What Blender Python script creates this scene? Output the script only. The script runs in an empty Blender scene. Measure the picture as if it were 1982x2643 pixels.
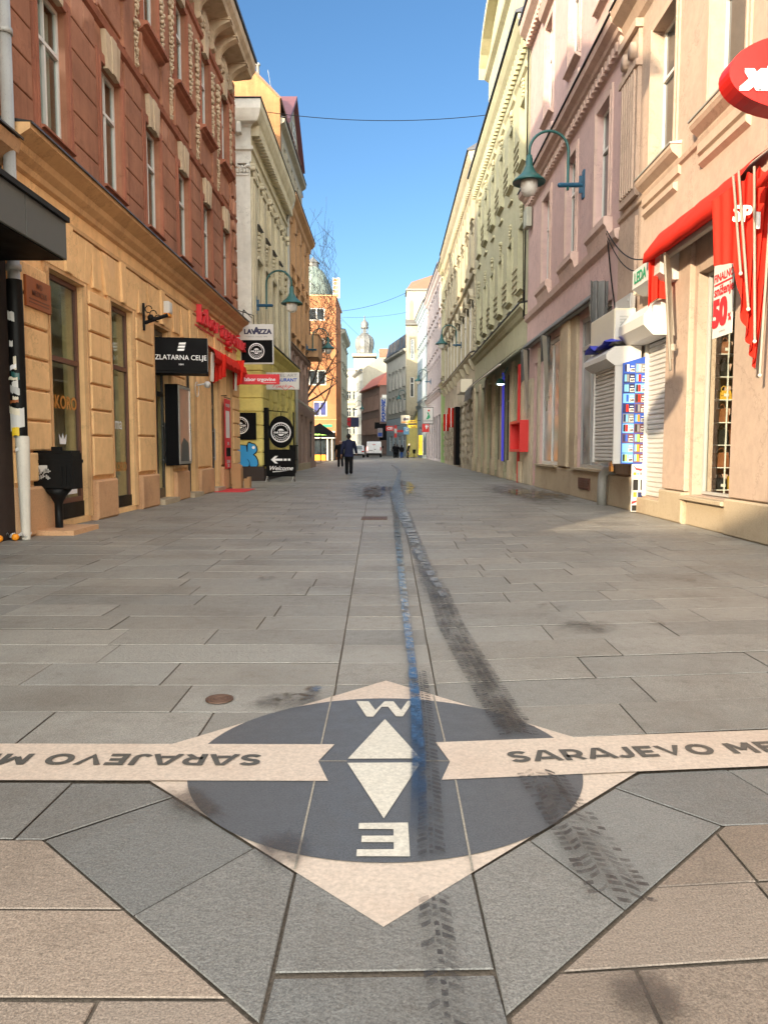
import bpy, math, random
from mathutils import Vector, Matrix

# ------------------------------------------------------------------ camera, sky, sun, exposure
random.seed(7)
U = 0.71                      # one layout unit in metres (camera height 1.10 m)
EYE = 1.55
SUN_AZ, SUN_EL = 33.0, 15.0   # sun behind the camera, to the left
scene = bpy.context.scene
C = scene.collection

FPX, CPX, CPY = 1985.0, 991.0, 1321.5
PITCH = math.atan((CPY - 1160) / FPX)
YAW = math.atan((1002 - CPX) / FPX)

cam_d = bpy.data.cameras.new('camera')
cam = bpy.data.objects.new('camera', cam_d)
C.objects.link(cam)
cam.location = (0, 0, EYE * U)
cam.rotation_euler = (math.pi / 2 - PITCH, 0, YAW)
cam_d.sensor_width = 36
cam_d.lens = FPX / 2643 * 36
cam_d.clip_start = 0.05
cam_d.clip_end = 3000
scene.camera = cam

world = bpy.data.worlds.new('World')
scene.world = world
world.use_nodes = True
nt = world.node_tree
nt.nodes.clear()
sky = nt.nodes.new('ShaderNodeTexSky')
sky.sky_type = 'NISHITA'
sky.sun_disc = False
sky.sun_elevation = math.radians(SUN_EL)
sky.sun_rotation = math.radians(180 + SUN_AZ)
sky.air_density = 1.0
sky.dust_density = 0.6
sky.ozone_density = 2.5
sky.altitude = 500
bg = nt.nodes.new('ShaderNodeBackground')
bg.inputs['Strength'].default_value = 0.15
wo = nt.nodes.new('ShaderNodeOutputWorld')
# added fill: sky dimmed ahead, brightened and warmed overhead and behind to lift shade
tc = nt.nodes.new('ShaderNodeTexCoord')
dp_ = nt.nodes.new('ShaderNodeVectorMath'); dp_.operation = 'DOT_PRODUCT'
dp_.inputs[1].default_value = Vector((-.35, -.62, .70)).normalized()
nt.links.new(tc.outputs['Generated'], dp_.inputs[0])
mr = nt.nodes.new('ShaderNodeMapRange'); mr.interpolation_type = 'SMOOTHSTEP'
for i_, v_ in ((1, -.15), (2, .80), (3, .50), (4, 3.4)): mr.inputs[i_].default_value = v_
nt.links.new(dp_.outputs['Value'], mr.inputs[0])
hs = nt.nodes.new('ShaderNodeHueSaturation'); hs.inputs['Saturation'].default_value = 1.14
nt.links.new(sky.outputs[0], hs.inputs['Color'])
vm = nt.nodes.new('ShaderNodeVectorMath'); vm.operation = 'SCALE'
h2 = nt.nodes.new('ShaderNodeHueSaturation'); h2.inputs['Saturation'].default_value = .30
nt.links.new(sky.outputs[0], h2.inputs['Color'])
m2 = nt.nodes.new('ShaderNodeMapRange'); m2.interpolation_type = 'SMOOTHSTEP'
for i_, v_ in ((1, -.1), (2, .55), (3, 0), (4, 1)): m2.inputs[i_].default_value = v_
nt.links.new(dp_.outputs['Value'], m2.inputs[0])
mxs = nt.nodes.new('ShaderNodeMix'); mxs.data_type = 'RGBA'
nt.links.new(m2.outputs[0], mxs.inputs[0]); nt.links.new(hs.outputs[0], mxs.inputs[6]); nt.links.new(h2.outputs[0], mxs.inputs[7])
wt = nt.nodes.new('ShaderNodeMix'); wt.data_type = 'RGBA'; wt.blend_type = 'MULTIPLY'; wt.inputs[7].default_value = (1.0, .93, .80, 1)
nt.links.new(m2.outputs[0], wt.inputs[0]); nt.links.new(mxs.outputs[2], wt.inputs[6])
nt.links.new(wt.outputs[2], vm.inputs[0]); nt.links.new(mr.outputs[0], vm.inputs['Scale'])
nt.links.new(vm.outputs[0], bg.inputs['Color'])
nt.links.new(bg.outputs[0], wo.inputs['Surface'])

sun_d = bpy.data.lights.new('sun', 'SUN')
sun_d.energy = 2.8
sun_d.angle = math.radians(0.5)
sun_d.color = (1.0, 0.80, 0.55)
sun = bpy.data.objects.new('sun', sun_d)
C.objects.link(sun)
_a, _e = math.radians(SUN_AZ), math.radians(SUN_EL)
_dir = Vector((math.sin(_a) * math.cos(_e), math.cos(_a) * math.cos(_e), -math.sin(_e)))
sun.rotation_euler = _dir.to_track_quat('-Z', 'Y').to_euler()
sun.location = (-20, -30, 30)

scene.view_settings.view_transform = 'Standard'
scene.view_settings.look = 'None'
scene.view_settings.gamma = 1.0
scene.view_settings.exposure = 1.66
scene.view_settings.use_curve_mapping = False
scene.render.engine = 'CYCLES'
scene.cycles.use_denoising = True
scene.cycles.max_bounces = 8
scene.cycles.diffuse_bounces = 5
scene.cycles.glossy_bounces = 3
scene.cycles.transparent_max_bounces = 12
scene.cycles.caustics_reflective = False
scene.cycles.caustics_refractive = False
scene.cycles.sample_clamp_indirect = 4.0

# ------------------------------------------------------------------ measuring: a photo ray meets a real plane
def ray(px, py):
    x = (px - CPX) / FPX
    y = -(py - CPY) / FPX
    fy = math.cos(PITCH) + y * math.sin(PITCH)
    fz = y * math.cos(PITCH) - math.sin(PITCH)
    return (x * math.cos(YAW) - fy * math.sin(YAW), fy * math.cos(YAW) + x * math.sin(YAW), fz)

def atY(px, py, Y):           # point on the cross plane at distance Y
    r = ray(px, py); t = Y / r[1]
    return (r[0] * t, Y, EYE + r[2] * t)

def atX(px, py, X):           # point on a facade plane X
    r = ray(px, py); t = X / r[0]
    return (X, r[1] * t, EYE + r[2] * t)

def atG(px, py, z=0.0):       # point on the ground
    r = ray(px, py); t = (z - EYE) / r[2]
    return (r[0] * t, r[1] * t)

# ------------------------------------------------------------------ scene building helpers (layout units in, metres out)
ORG = {}

def tag(o, label=None, cat=None, group=None, kind=None):
    if label: o['label'] = label
    if cat: o['category'] = cat
    if group: o['group'] = group
    if kind: o['kind'] = kind
    return o

def thing(name, label, cat, loc, group=None):
    o = bpy.data.objects.new(name, None)
    o.empty_display_size = 0.2
    C.objects.link(o)
    o.location = [c * U for c in loc]
    ORG[o.name] = tuple(loc)
    return tag(o, label, cat, group)

def copy_tree(src, dpos, label=None, group=None):
    c = src.copy(); C.objects.link(c)
    o0 = ORG[src.name]
    c.location = [(a + b) * U for a, b in zip(o0, dpos)]
    ORG[c.name] = tuple(a + b for a, b in zip(o0, dpos))
    if label: c['label'] = label
    if group: c['group'] = group
    def kids(s, d):
        for ch in list(s.children):
            k = ch.copy(); C.objects.link(k); k.parent = d
            ORG[k.name] = ORG[c.name]
            kids(ch, k)
    kids(src, c)
    return c

class Fr:
    """A facade: u runs along it from P0, z is height, d is distance out of the wall."""
    def __init__(s, p0, p1, out):
        s.p0 = Vector((p0[0], p0[1])); v = Vector((p1[0], p1[1])) - s.p0
        s.L = v.length; s.t = v.normalized()
        n = Vector((s.t.y, -s.t.x))
        if n.dot(Vector(out)) < 0: n = -n
        s.n = n
    def p(s, u, z, d=0.0):
        q = s.p0 + s.t * u + s.n * d
        return (q.x, q.y, z)

def FL(X): return Fr((X, 0), (X, 1), (1, 0))
def FR(X): return Fr((X, 0), (X, 1), (-1, 0))
def FF(Y): return Fr((0, Y), (1, Y), (0, -1))

class MB:
    def __init__(s):
        s.v = []; s.f = []; s.m = []; s.cur = 0; s.sm = []; s.smooth = False
    def add(s, vs, fs):
        k = len(s.v); s.v += [tuple(p) for p in vs]
        for f in fs:
            s.f.append(tuple(i + k for i in f)); s.m.append(s.cur); s.sm.append(s.smooth)
        return s
    def quad(s, a, b, c, d): return s.add([a, b, c, d], [(0, 1, 2, 3)])
    def box(s, x0, x1, y0, y1, z0, z1):
        return s.add([(x0, y0, z0), (x1, y0, z0), (x1, y1, z0), (x0, y1, z0), (x0, y0, z1), (x1, y0, z1), (x1, y1, z1), (x0, y1, z1)],
                     [(0, 3, 2, 1), (4, 5, 6, 7), (0, 1, 5, 4), (1, 2, 6, 5), (2, 3, 7, 6), (3, 0, 4, 7)])
    def fbox(s, fr, u0, u1, z0, z1, d0, d1, bev=0.0):
        if bev <= 0:
            P = [fr.p(u, z, d) for d in (d0, d1) for (u, z) in ((u0, z0), (u1, z0), (u1, z1), (u0, z1))]
            return s.add(P, [(0, 3, 2, 1), (4, 5, 6, 7), (0, 1, 5, 4), (1, 2, 6, 5), (2, 3, 7, 6), (3, 0, 4, 7)])
        b = bev
        P = [fr.p(u, z, d0) for (u, z) in ((u0, z0), (u1, z0), (u1, z1), (u0, z1))]
        P += [fr.p(u, z, d1 - b) for (u, z) in ((u0, z0), (u1, z0), (u1, z1), (u0, z1))]
        P += [fr.p(u, z, d1) for (u, z) in ((u0 + b, z0 + b), (u1 - b, z0 + b), (u1 - b, z1 - b), (u0 + b, z1 - b))]
        F = []
        for k in (0, 4):
            for i in range(4):
                j = (i + 1) % 4; F.append((k + i, k + j, k + 4 + j, k + 4 + i))
        F.append((8, 9, 10, 11))
        return s.add(P, F)
    def fpoly(s, fr, pts, d0, d1):       # prism from an outline [(u,z)]
        n = len(pts)
        P = [fr.p(u, z, d0) for u, z in pts] + [fr.p(u, z, d1) for u, z in pts]
        F = [tuple(range(n, 2 * n)), tuple(reversed(range(n)))] + [(i, (i + 1) % n, n + (i + 1) % n, n + i) for i in range(n)]
        return s.add(P, F)
    def fprof(s, fr, prof, u0, u1, m0=0, m1=0):      # moulding: profile [(d,z)] run along u, ends mitred by m0, m1
        n = len(prof)
        P = [fr.p(u0 + m0 * max(0, d), z, d) for d, z in prof] + [fr.p(u1 + m1 * max(0, d), z, d) for d, z in prof]
        F = [(i, i + 1, n + i + 1, n + i) for i in range(n - 1)] + [tuple(range(n)), tuple(range(n, 2 * n))]
        return s.add(P, F)
    def prism(s, pts, z0, z1):           # prism standing on a ground outline
        n = len(pts)
        P = [(x, y, z0) for x, y in pts] + [(x, y, z1) for x, y in pts]
        F = [tuple(range(n, 2 * n)), tuple(reversed(range(n)))] + [(i, (i + 1) % n, n + (i + 1) % n, n + i) for i in range(n)]
        return s.add(P, F)
    def wall(s, fr, u0, u1, z0, z1, holes, depth):
        us = sorted({u0, u1} | {h[0] for h in holes} | {h[1] for h in holes})
        zs = sorted({z0, z1} | {h[2] for h in holes} | {h[3] for h in holes})
        us = [u for u in us if u0 <= u <= u1]; zs = [z for z in zs if z0 <= z <= z1]
        for i in range(len(us) - 1):
            for j in range(len(zs) - 1):
                cu, cz = (us[i] + us[i + 1]) / 2, (zs[j] + zs[j + 1]) / 2
                if any(h[0] < cu < h[1] and h[2] < cz < h[3] for h in holes): continue
                s.quad(fr.p(us[i], zs[j]), fr.p(us[i + 1], zs[j]), fr.p(us[i + 1], zs[j + 1]), fr.p(us[i], zs[j + 1]))
        for a, b, c, d in holes:
            for (p, q) in (((a, c), (a, d)), ((b, c), (b, d)), ((a, c), (b, c)), ((a, d), (b, d))):
                s.quad(fr.p(*p), fr.p(*q), fr.p(q[0], q[1], -depth), fr.p(p[0], p[1], -depth))
        return s
    def tube(s, pts, r, n=8, caps=True):
        pts = [Vector(p) for p in pts]; k0 = len(s.v); up = None; rings = []
        rs = r if isinstance(r, (list, tuple)) else [r] * len(pts)
        for i, p in enumerate(pts):
            t = (pts[min(i + 1, len(pts) - 1)] - pts[max(i - 1, 0)]).normalized()
            if up is None:
                up = Vector((0, 0, 1)) if abs(t.z) < .9 else Vector((1, 0, 0))
            a = t.cross(up)
            if a.length < 1e-4: a = t.cross(Vector((0, 1, 0)))
            a.normalize(); b = a.cross(t).normalized(); up = b
            rings.append([p + (a * math.cos(2 * math.pi * j / n) + b * math.sin(2 * math.pi * j / n)) * rs[i] for j in range(n)])
        V = [q for ring in rings for q in ring]; F = []
        for i in range(len(pts) - 1):
            for j in range(n):
                F.append((i * n + j, i * n + (j + 1) % n, (i + 1) * n + (j + 1) % n, (i + 1) * n + j))
        if caps: F += [tuple(range(n)), tuple(range((len(pts) - 1) * n, len(pts) * n))]
        sm = s.smooth; s.smooth = n > 5; s.add(V, F); s.smooth = sm
        return s
    def lathe(s, c, prof, n=16, sx=1.0, sy=1.0):
        V = []; F = []
        for r, z in prof:
            V += [(c[0] + r * sx * math.cos(2 * math.pi * j / n), c[1] + r * sy * math.sin(2 * math.pi * j / n), c[2] + z) for j in range(n)]
        for i in range(len(prof) - 1):
            for j in range(n):
                F.append((i * n + j, i * n + (j + 1) % n, (i + 1) * n + (j + 1) % n, (i + 1) * n + j))
        sm = s.smooth; s.smooth = True; s.add(V, F); s.smooth = sm
        return s
    def ball(s, c, rx, ry=None, rz=None, n=10, m=6):
        ry = rx if ry is None else ry; rz = rx if rz is None else rz
        V = [(c[0], c[1], c[2] - rz)]; F = []
        for i in range(1, m):
            t = -math.pi / 2 + math.pi * i / m
            V += [(c[0] + rx * math.cos(t) * math.cos(2 * math.pi * j / n), c[1] + ry * math.cos(t) * math.sin(2 * math.pi * j / n), c[2] + rz * math.sin(t)) for j in range(n)]
        V.append((c[0], c[1], c[2] + rz)); L = len(V) - 1
        for j in range(n):
            F.append((0, 1 + (j + 1) % n, 1 + j)); F.append((L, L - n + j, L - n + (j + 1) % n))
        for i in range(m - 2):
            for j in range(n):
                F.append((1 + i * n + j, 1 + i * n + (j + 1) % n, 1 + (i + 1) * n + (j + 1) % n, 1 + (i + 1) * n + j))
        sm = s.smooth; s.smooth = True; s.add(V, F); s.smooth = sm
        return s
    def build(s, name, mats, parent=None, label=None, loc=None):
        if not isinstance(mats, (list, tuple)): mats = [mats]
        org = ORG[parent.name] if parent else (loc or (0, 0, 0))
        me = bpy.data.meshes.new(name)
        me.from_pydata([tuple((a - b) * U for a, b in zip(p, org)) for p in s.v], [], s.f)
        for m in mats: me.materials.append(m)
        me.polygons.foreach_set('material_index', s.m)
        me.polygons.foreach_set('use_smooth', s.sm)
        me.update()
        o = bpy.data.objects.new(name, me); C.objects.link(o)
        ORG[o.name] = tuple(org)
        if parent: o.parent = parent
        else: o.location = [c * U for c in org]
        if label: o['label'] = label
        return o

def fill_text(mb, fr, s, u, z, h, d, depth=0.006, bold=0.0, align='L', sx=1.0, shear=0.0, rot=0.0, solid=0.0, gap=1.0):
    """Lettering as mesh on a facade frame: baseline at (u,z), cap height h."""
    cu = bpy.data.curves.new('lettering', 'FONT'); cu.body = s
    cu.size = 1.0; cu.offset = min(bold, .008); cu.extrude = solid / (h / 0.70) / 2; cu.space_character = gap; cu.shear = shear; cu.resolution_u = 3
    ob = bpy.data.objects.new('lettering', cu); C.objects.link(ob)
    bpy.context.view_layer.update()
    ev = ob.evaluated_get(bpy.context.evaluated_depsgraph_get())
    me = ev.to_mesh()
    V = [(v.co.x, v.co.y, v.co.z) for v in me.vertices]; F = [tuple(p.vertices) for p in me.polygons]
    ev.to_mesh_clear()
    bpy.data.objects.remove(ob); bpy.data.curves.remove(cu)
    if not V: return mb
    k = h / 0.70
    w = max(v[0] for v in V) * k * sx
    off = {'L': 0, 'C': -w / 2, 'R': -w}[align]
    ca, sa = math.cos(rot), math.sin(rot)
    e = max(0, bold - .008) * k
    for n_, (ex, ey) in enumerate(((0, 0), (e, 0), (-e, 0), (0, e), (0, -e), (e, e), (-e, e), (e, -e), (-e, -e)) if e > 0 else ((0, 0),)):
        P = []
        for x, y, vz in V:
            a, b = x * k * sx + off + ex * 1.3, y * k + ey
            a, b = a * ca - b * sa, a * sa + b * ca
            dd = d + depth + n_ * .0006
            P.append((lambda q: (q[0], q[1], q[2] + n_ * .0006))(fr(u + a, z + b, d + depth)) if callable(fr) else fr.p(u + a, z + b, dd + vz * k))
        mb.add(P, F)
    return mb

def _arc(cx, cy, rx, ry, a0, a1, n=12):
    return [(cx + rx * math.cos(math.radians(a0 + (a1 - a0) * i / n)), cy + ry * math.sin(math.radians(a0 + (a1 - a0) * i / n))) for i in range(n + 1)]
W2 = .11      # half stroke
GLY = {'A': (.86, [[(.0, 0), (.36, 1), (.50, 1), (.86, 0)], [(.2, .27), (.66, .27)]]),
       'E': (.66, [[(.66, .89), (.11, .89), (.11, .11), (.66, .11)], [(.11, .5), (.6, .5)]]),
       'F': (.62, [[(.62, .89), (.11, .89), (.11, 0)], [(.11, .46), (.56, .46)]]), 'I': (.22, [[(.11, 0), (.11, 1)]]),
       'L': (.6, [[(.11, 1), (.11, .11), (.6, .11)]]), 'T': (.72, [[(0, .89), (.72, .89)], [(.36, .89), (.36, 0)]]),
       'N': (.78, [[(.11, 0), (.11, 1)], [(.13, .93), (.65, .07)], [(.67, 0), (.67, 1)]]),
       'M': (.98, [[(.11, 0), (.11, .97)], [(.13, .94), (.49, .30)], [(.49, .30), (.85, .94)], [(.87, 0), (.87, .97)]]),
       'V': (.84, [[(.05, 1), (.42, .07), (.79, 1)]]), 'R': (.76, [[(.11, 0), (.11, .89), (.40, .89)] + _arc(.40, .63, .25, .26, 80, -80)[1:] + [(.11, .37)], [(.40, .36), (.68, 0)]]),
       'O': (.96, [_arc(.48, .5, .37, .39, 90, 450, 28)]), 'C': (.84, [_arc(.48, .5, .37, .39, 45, 315, 20)]), 'G': (.9, [_arc(.48, .5, .37, .39, 45, 335, 20) + [(.82, .46), (.52, .46)]]),
       'U': (.78, [[(.11, 1), (.11, .42)] + _arc(.39, .40, .28, .29, 180, 360)[1:] + [(.67, 1)]]),
       'J': (.58, [[(.47, 1), (.47, .35)] + _arc(.24, .34, .23, .23, 0, -150, 10)[1:]]),
       'S': (.72, [_arc(.37, .70, .26, .19, 25, 235, 12) + _arc(.35, .30, .26, .19, 70, -155, 14)])}
def block_text(mb, f, s, x, y, h, rot=0.0, gap=.17, sx=1.0):
    ca, sa = math.cos(rot), math.sin(rot); u = 0; n_ = 0
    for ch in s:
        if ch == ' ': u += .42; continue
        w, strokes = GLY[ch]
        for st in strokes:
            L = []; R = []
            for i, p in enumerate(st):
                a = Vector(st[max(i - 1, 0)]); c = Vector(st[min(i + 1, len(st) - 1)]); p = Vector(p)
                d0 = (p - a).normalized() if i else (c - p).normalized(); d1 = (c - p).normalized() if i < len(st) - 1 else d0
                m = (d0 + d1).normalized(); k = W2 / max(.45, m.dot(d0)); n = Vector((-m.y, m.x)) * k
                L.append(p + n); R.append(p - n)
            P = []
            for q in L + R:
                a, b = (u + q.x) * h * sx, min(1, max(0, q.y)) * h
                P.append(f(x + a * ca - b * sa, y + a * sa + b * ca, n_ % 3 * .0007))
            k = len(st); mb.add(P, [(i, i + 1, k + i + 1, k + i) for i in range(k - 1)]); n_ += 1
        u += w + gap
    return mb

# ------------------------------------------------------------------ materials
MT = {}
def _new(name):
    m = bpy.data.materials.new(name); m.use_nodes = True
    t = m.node_tree; b = t.nodes['Principled BSDF']
    MT[name] = m
    return m, t, b

def _noise(t, vec, scale, detail=4, rough=.55):
    n = t.nodes.new('ShaderNodeTexNoise'); n.inputs['Scale'].default_value = scale
    n.inputs['Detail'].default_value = detail; n.inputs['Roughness'].default_value = rough
    t.links.new(vec, n.inputs['Vector']); return n

def _mixc(t, fac, a, b, mode='MIX'):
    n = t.nodes.new('ShaderNodeMix'); n.data_type = 'RGBA'; n.blend_type = mode
    for sock, val in ((n.inputs[0], fac), (n.inputs[6], a), (n.inputs[7], b)):
        if hasattr(val, 'links'): t.links.new(val, sock)
        elif isinstance(val, (int, float)): sock.default_value = val
        else: sock.default_value = tuple(val) + (1,)
    return n.outputs[2]

def _ramp(t, val, p0, p1, c0=0.0, c1=1.0):
    n = t.nodes.new('ShaderNodeMapRange'); n.inputs[1].default_value = p0; n.inputs[2].default_value = p1
    n.inputs[3].default_value = c0; n.inputs[4].default_value = c1
    t.links.new(val, n.inputs[0]); return n.outputs[0]

def _bump(t, h, strength, dist, b):
    n = t.nodes.new('ShaderNodeBump'); n.inputs['Strength'].default_value = strength
    n.inputs['Distance'].default_value = dist
    t.links.new(h, n.inputs['Height']); t.links.new(n.outputs[0], b.inputs['Normal'])

def mul(c, k): return tuple(min(1, x * k) for x in c)

def plaster(name, col, dirt=None, var=.25, stain=.35, rough=.88, bump=.25, grain=60, patch=None):
    """Painted render: blotches, vertical rain streaks, grain."""
    m, t, b = _new(name)
    g = t.nodes.new('ShaderNodeNewGeometry'); pos = g.outputs['Position']
    big = _noise(t, pos, .9, 6, .6)
    mp = t.nodes.new('ShaderNodeMapping'); mp.inputs['Scale'].default_value = (2.2, 2.2, .22)
    t.links.new(pos, mp.inputs['Vector'])
    st = _noise(t, mp.outputs[0], 1.6, 5, .65)
    fine = _noise(t, pos, grain, 3, .6)
    c = _mixc(t, _ramp(t, big.outputs[0], .35, .7), mul(col, 1 - var * .6), mul(col, 1 + var * .5))
    c = _mixc(t, _ramp(t, st.outputs[0], .50, .74, 0, min(.85, stain * 1.5)), c, dirt or mul(col, .45))
    med = _noise(t, pos, 5.5, 7, .72)
    c = _mixc(t, _ramp(t, med.outputs[0], .42, .72, 0, .42), c, mul(col, .62))
    vo = t.nodes.new('ShaderNodeTexVoronoi'); vo.feature = 'DISTANCE_TO_EDGE'; vo.inputs['Scale'].default_value = .55
    wp = t.nodes.new('ShaderNodeVectorMath'); wp.operation = 'MULTIPLY_ADD'; wp.inputs[1].default_value = (.9, .9, .9)
    t.links.new(med.outputs['Color'], wp.inputs[0]); t.links.new(pos, wp.inputs[2]); t.links.new(wp.outputs[0], vo.inputs['Vector'])
    c = _mixc(t, _ramp(t, vo.outputs['Distance'], .0, .010, .5, 0), c, mul(col, .35))
    if patch:
        pn = _noise(t, pos, .55, 3, .5)
        c = _mixc(t, _ramp(t, pn.outputs[0], .62, .66), c, patch)
    c = _mixc(t, _ramp(t, fine.outputs[0], .3, .7, 0, .5), c, mul(col, .8), 'MIX') if grain > 100 else c
    t.links.new(c, b.inputs['Base Color'])
    b.inputs['Roughness'].default_value = rough
    b.inputs['Specular IOR Level'].default_value = .25
    _bump(t, fine.outputs[0], bump, .012, b)
    return m

def paint(name, col, rough=.45, metal=0.0, var=.12, scale=3.0, bump=.04, spec=.5, dirt=.15):
    m, t, b = _new(name)
    g = t.nodes.new('ShaderNodeNewGeometry'); pos = g.outputs['Position']
    n = _noise(t, pos, scale, 5, .6); f = _noise(t, pos, scale * 14, 3, .6)
    c = _mixc(t, n.outputs[0], mul(col, 1 - var), mul(col, 1 + var))
    c = _mixc(t, _ramp(t, f.outputs[0], .55, .8, 0, dirt), c, mul(col, .4))
    t.links.new(c, b.inputs['Base Color'])
    t.links.new(_ramp(t, n.outputs[0], .2, .8, rough * .8, min(1, rough * 1.25)), b.inputs['Roughness'])
    b.inputs['Metallic'].default_value = metal
    b.inputs['Specular IOR Level'].default_value = spec
    if bump: _bump(t, f.outputs[0], bump, .01, b)
    return m

def glass_dark(name, col=(.018, .024, .028), rough=.04):
    m, t, b = _new(name)
    g = t.nodes.new('ShaderNodeNewGeometry')
    n = _noise(t, g.outputs['Position'], .8, 2)
    c = _mixc(t, _ramp(t, n.outputs[0], .35, .65), mul(col, .5), mul(col, 2.0))
    t.links.new(c, b.inputs['Base Color'])
    b.inputs['Roughness'].default_value = rough
    b.inputs['Specular IOR Level'].default_value = .9
    w = _noise(t, g.outputs['Position'], 1.7, 2)
    _bump(t, w.outputs[0], .10, .02, b)
    return m

def glass_clear(name, tint=(.86, .93, .90), refl=1.0):
    m = bpy.data.materials.new(name); m.use_nodes = True; MT[name] = m
    t = m.node_tree; t.nodes.clear()
    tr = t.nodes.new('ShaderNodeBsdfTransparent'); tr.inputs[0].default_value = tint + (1,)
    gl = t.nodes.new('ShaderNodeBsdfGlossy'); gl.inputs['Roughness'].default_value = .03
    g = t.nodes.new('ShaderNodeNewGeometry')
    w = _noise(t, g.outputs['Position'], 1.3, 2)
    bp = t.nodes.new('ShaderNodeBump'); bp.inputs['Strength'].default_value = .08; bp.inputs['Distance'].default_value = .02
    t.links.new(w.outputs[0], bp.inputs['Height']); t.links.new(bp.outputs[0], gl.inputs['Normal'])
    lw = t.nodes.new('ShaderNodeLayerWeight'); lw.inputs[0].default_value = .5
    pw = t.nodes.new('ShaderNodeMath'); pw.operation = 'POWER'; pw.inputs[1].default_value = 4.0
    t.links.new(lw.outputs['Facing'], pw.inputs[0])
    mth = t.nodes.new('ShaderNodeMath'); mth.operation = 'MULTIPLY_ADD'; mth.inputs[1].default_value = .55 * refl; mth.inputs[2].default_value = .035 * refl
    t.links.new(pw.outputs[0], mth.inputs[0])
    mx = t.nodes.new('ShaderNodeMixShader')
    t.links.new(mth.outputs[0], mx.inputs[0]); t.links.new(tr.outputs[0], mx.inputs[1]); t.links.new(gl.outputs[0], mx.inputs[2])
    o = t.nodes.new('ShaderNodeOutputMaterial'); t.links.new(mx.outputs[0], o.inputs[0])
    return m

def glow(name, col, e):
    m, t, b = _new(name)
    b.inputs['Base Color'].default_value = col + (1,)
    b.inputs['Emission Color'].default_value = col + (1,)
    b.inputs['Emission Strength'].default_value = e
    return m

def stone(name, col, spk=.35, grit=0.0, rough=.6, scale=160, attr=None, bump=.2, dirt=(.07, .05, .04), patches=.3):
    """Granite and stone: speckle, blotches, optional per-slab tint."""
    m, t, b = _new(name)
    g = t.nodes.new('ShaderNodeNewGeometry'); pos = g.outputs['Position']
    v = _noise(t, pos, scale, 2, .8); big = _noise(t, pos, 1.1, 6, .65); mid = _noise(t, pos, 14, 5, .7)
    base = col
    if attr:
        a = t.nodes.new('ShaderNodeAttribute'); a.attribute_name = attr
        base = a.outputs['Color']
    c = _mixc(t, _ramp(t, v.outputs[0], .36, .64, 0, 1), (1 - spk,) * 3, (1 + spk,) * 3) if False else None
    sp = _ramp(t, v.outputs[0], .32, .68, 1 - spk, 1 + spk)
    cm = t.nodes.new('ShaderNodeCombineColor')
    for i in range(3): t.links.new(sp, cm.inputs[i])
    c = _mixc(t, 1.0, base, cm.outputs[0], 'MULTIPLY')
    c = _mixc(t, _ramp(t, big.outputs[0], .48, .75, 0, patches), c, dirt)
    c = _mixc(t, _ramp(t, mid.outputs[0], .58, .8, 0, patches), c, dirt)
    t.links.new(c, b.inputs['Base Color'])
    t.links.new(_ramp(t, mid.outputs[0], .3, .7, rough * .8, rough * 1.2), b.inputs['Roughness'])
    b.inputs['Specular IOR Level'].default_value = .4
    ad = t.nodes.new('ShaderNodeMath'); ad.operation = 'ADD'
    t.links.new(v.outputs[0], ad.inputs[0]); t.links.new(mid.outputs[0], ad.inputs[1])
    hgt = ad.outputs[0]
    if grit:
        gr = _noise(t, pos, 55, 3, .6); mg = t.nodes.new('ShaderNodeMath'); mg.operation = 'MULTIPLY_ADD'; mg.inputs[1].default_value = grit
        t.links.new(gr.outputs[0], mg.inputs[0]); t.links.new(ad.outputs[0], mg.inputs[2]); hgt = mg.outputs[0]
    _bump(t, hgt, bump, .006, b)
    return m

# walls
plaster('brick_red_render', (.37, .17, .10), dirt=(.20, .085, .05), var=.45, stain=.75, patch=(.46, .235, .15))
plaster('brick_red_trim', (.36, .14, .085), var=.3, stain=.55)
plaster('apricot_render', (.87, .56, .27), dirt=(.46, .25, .11), var=.22, stain=.35, patch=(.78, .50, .26))
plaster('apricot_trim', (.64, .39, .19), dirt=(.35, .19, .09), var=.2, stain=.35)
plaster('cream_stucco', (.56, .44, .30), dirt=(.25, .17, .10), var=.25, stain=.4)
plaster('white_render', (.62, .60, .54), dirt=(.40, .37, .31), var=.12, stain=.3)
plaster('sand_stucco', (.56, .50, .36), dirt=(.33, .26, .15), var=.2, stain=.4)
plaster('yellow_render', (.70, .60, .20), dirt=(.40, .31, .10), var=.15, stain=.3)
plaster('ochre_render', (.50, .30, .16), dirt=(.33, .18, .10), var=.2, stain=.3)
plaster('mauve_render', (.36, .25, .21), dirt=(.24, .16, .14), var=.2, stain=.3)
plaster('gable_render', (.30, .15, .068), dirt=(.50, .28, .12), var=.3, stain=.35)
plaster('orange_render', (.38, .165, .075), dirt=(.55, .26, .10), var=.12, stain=.2)
plaster('lime_render', (.46, .44, .295), dirt=(.40, .38, .22), var=.12, stain=.25)
plaster('lime_trim', (.46, .43, .29), dirt=(.36, .33, .19), var=.15, stain=.3)
plaster('pink_render', (.58, .41, .38), dirt=(.45, .28, .26), var=.12, stain=.2)
plaster('pink_trim', (.58, .43, .37), dirt=(.40, .27, .22), var=.15, stain=.3)
plaster('salmon_render', (.47, .36, .285), dirt=(.52, .38, .31), var=.08, stain=.15)
plaster('salmon_trim', (.50, .375, .29), dirt=(.48, .33, .24), var=.1, stain=.25)
plaster('cream_render', (.43, .38, .27), dirt=(.40, .33, .20), var=.15, stain=.3)
plaster('grey_lilac_render', (.42, .37, .37), dirt=(.27, .23, .23), var=.15, stain=.3)
plaster('pale_blue_render', (.34, .41, .46), dirt=(.30, .35, .38), var=.12, stain=.25)
plaster('grey_green_render', (.42, .43, .36), dirt=(.25, .25, .20), var=.15, stain=.35)
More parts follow.
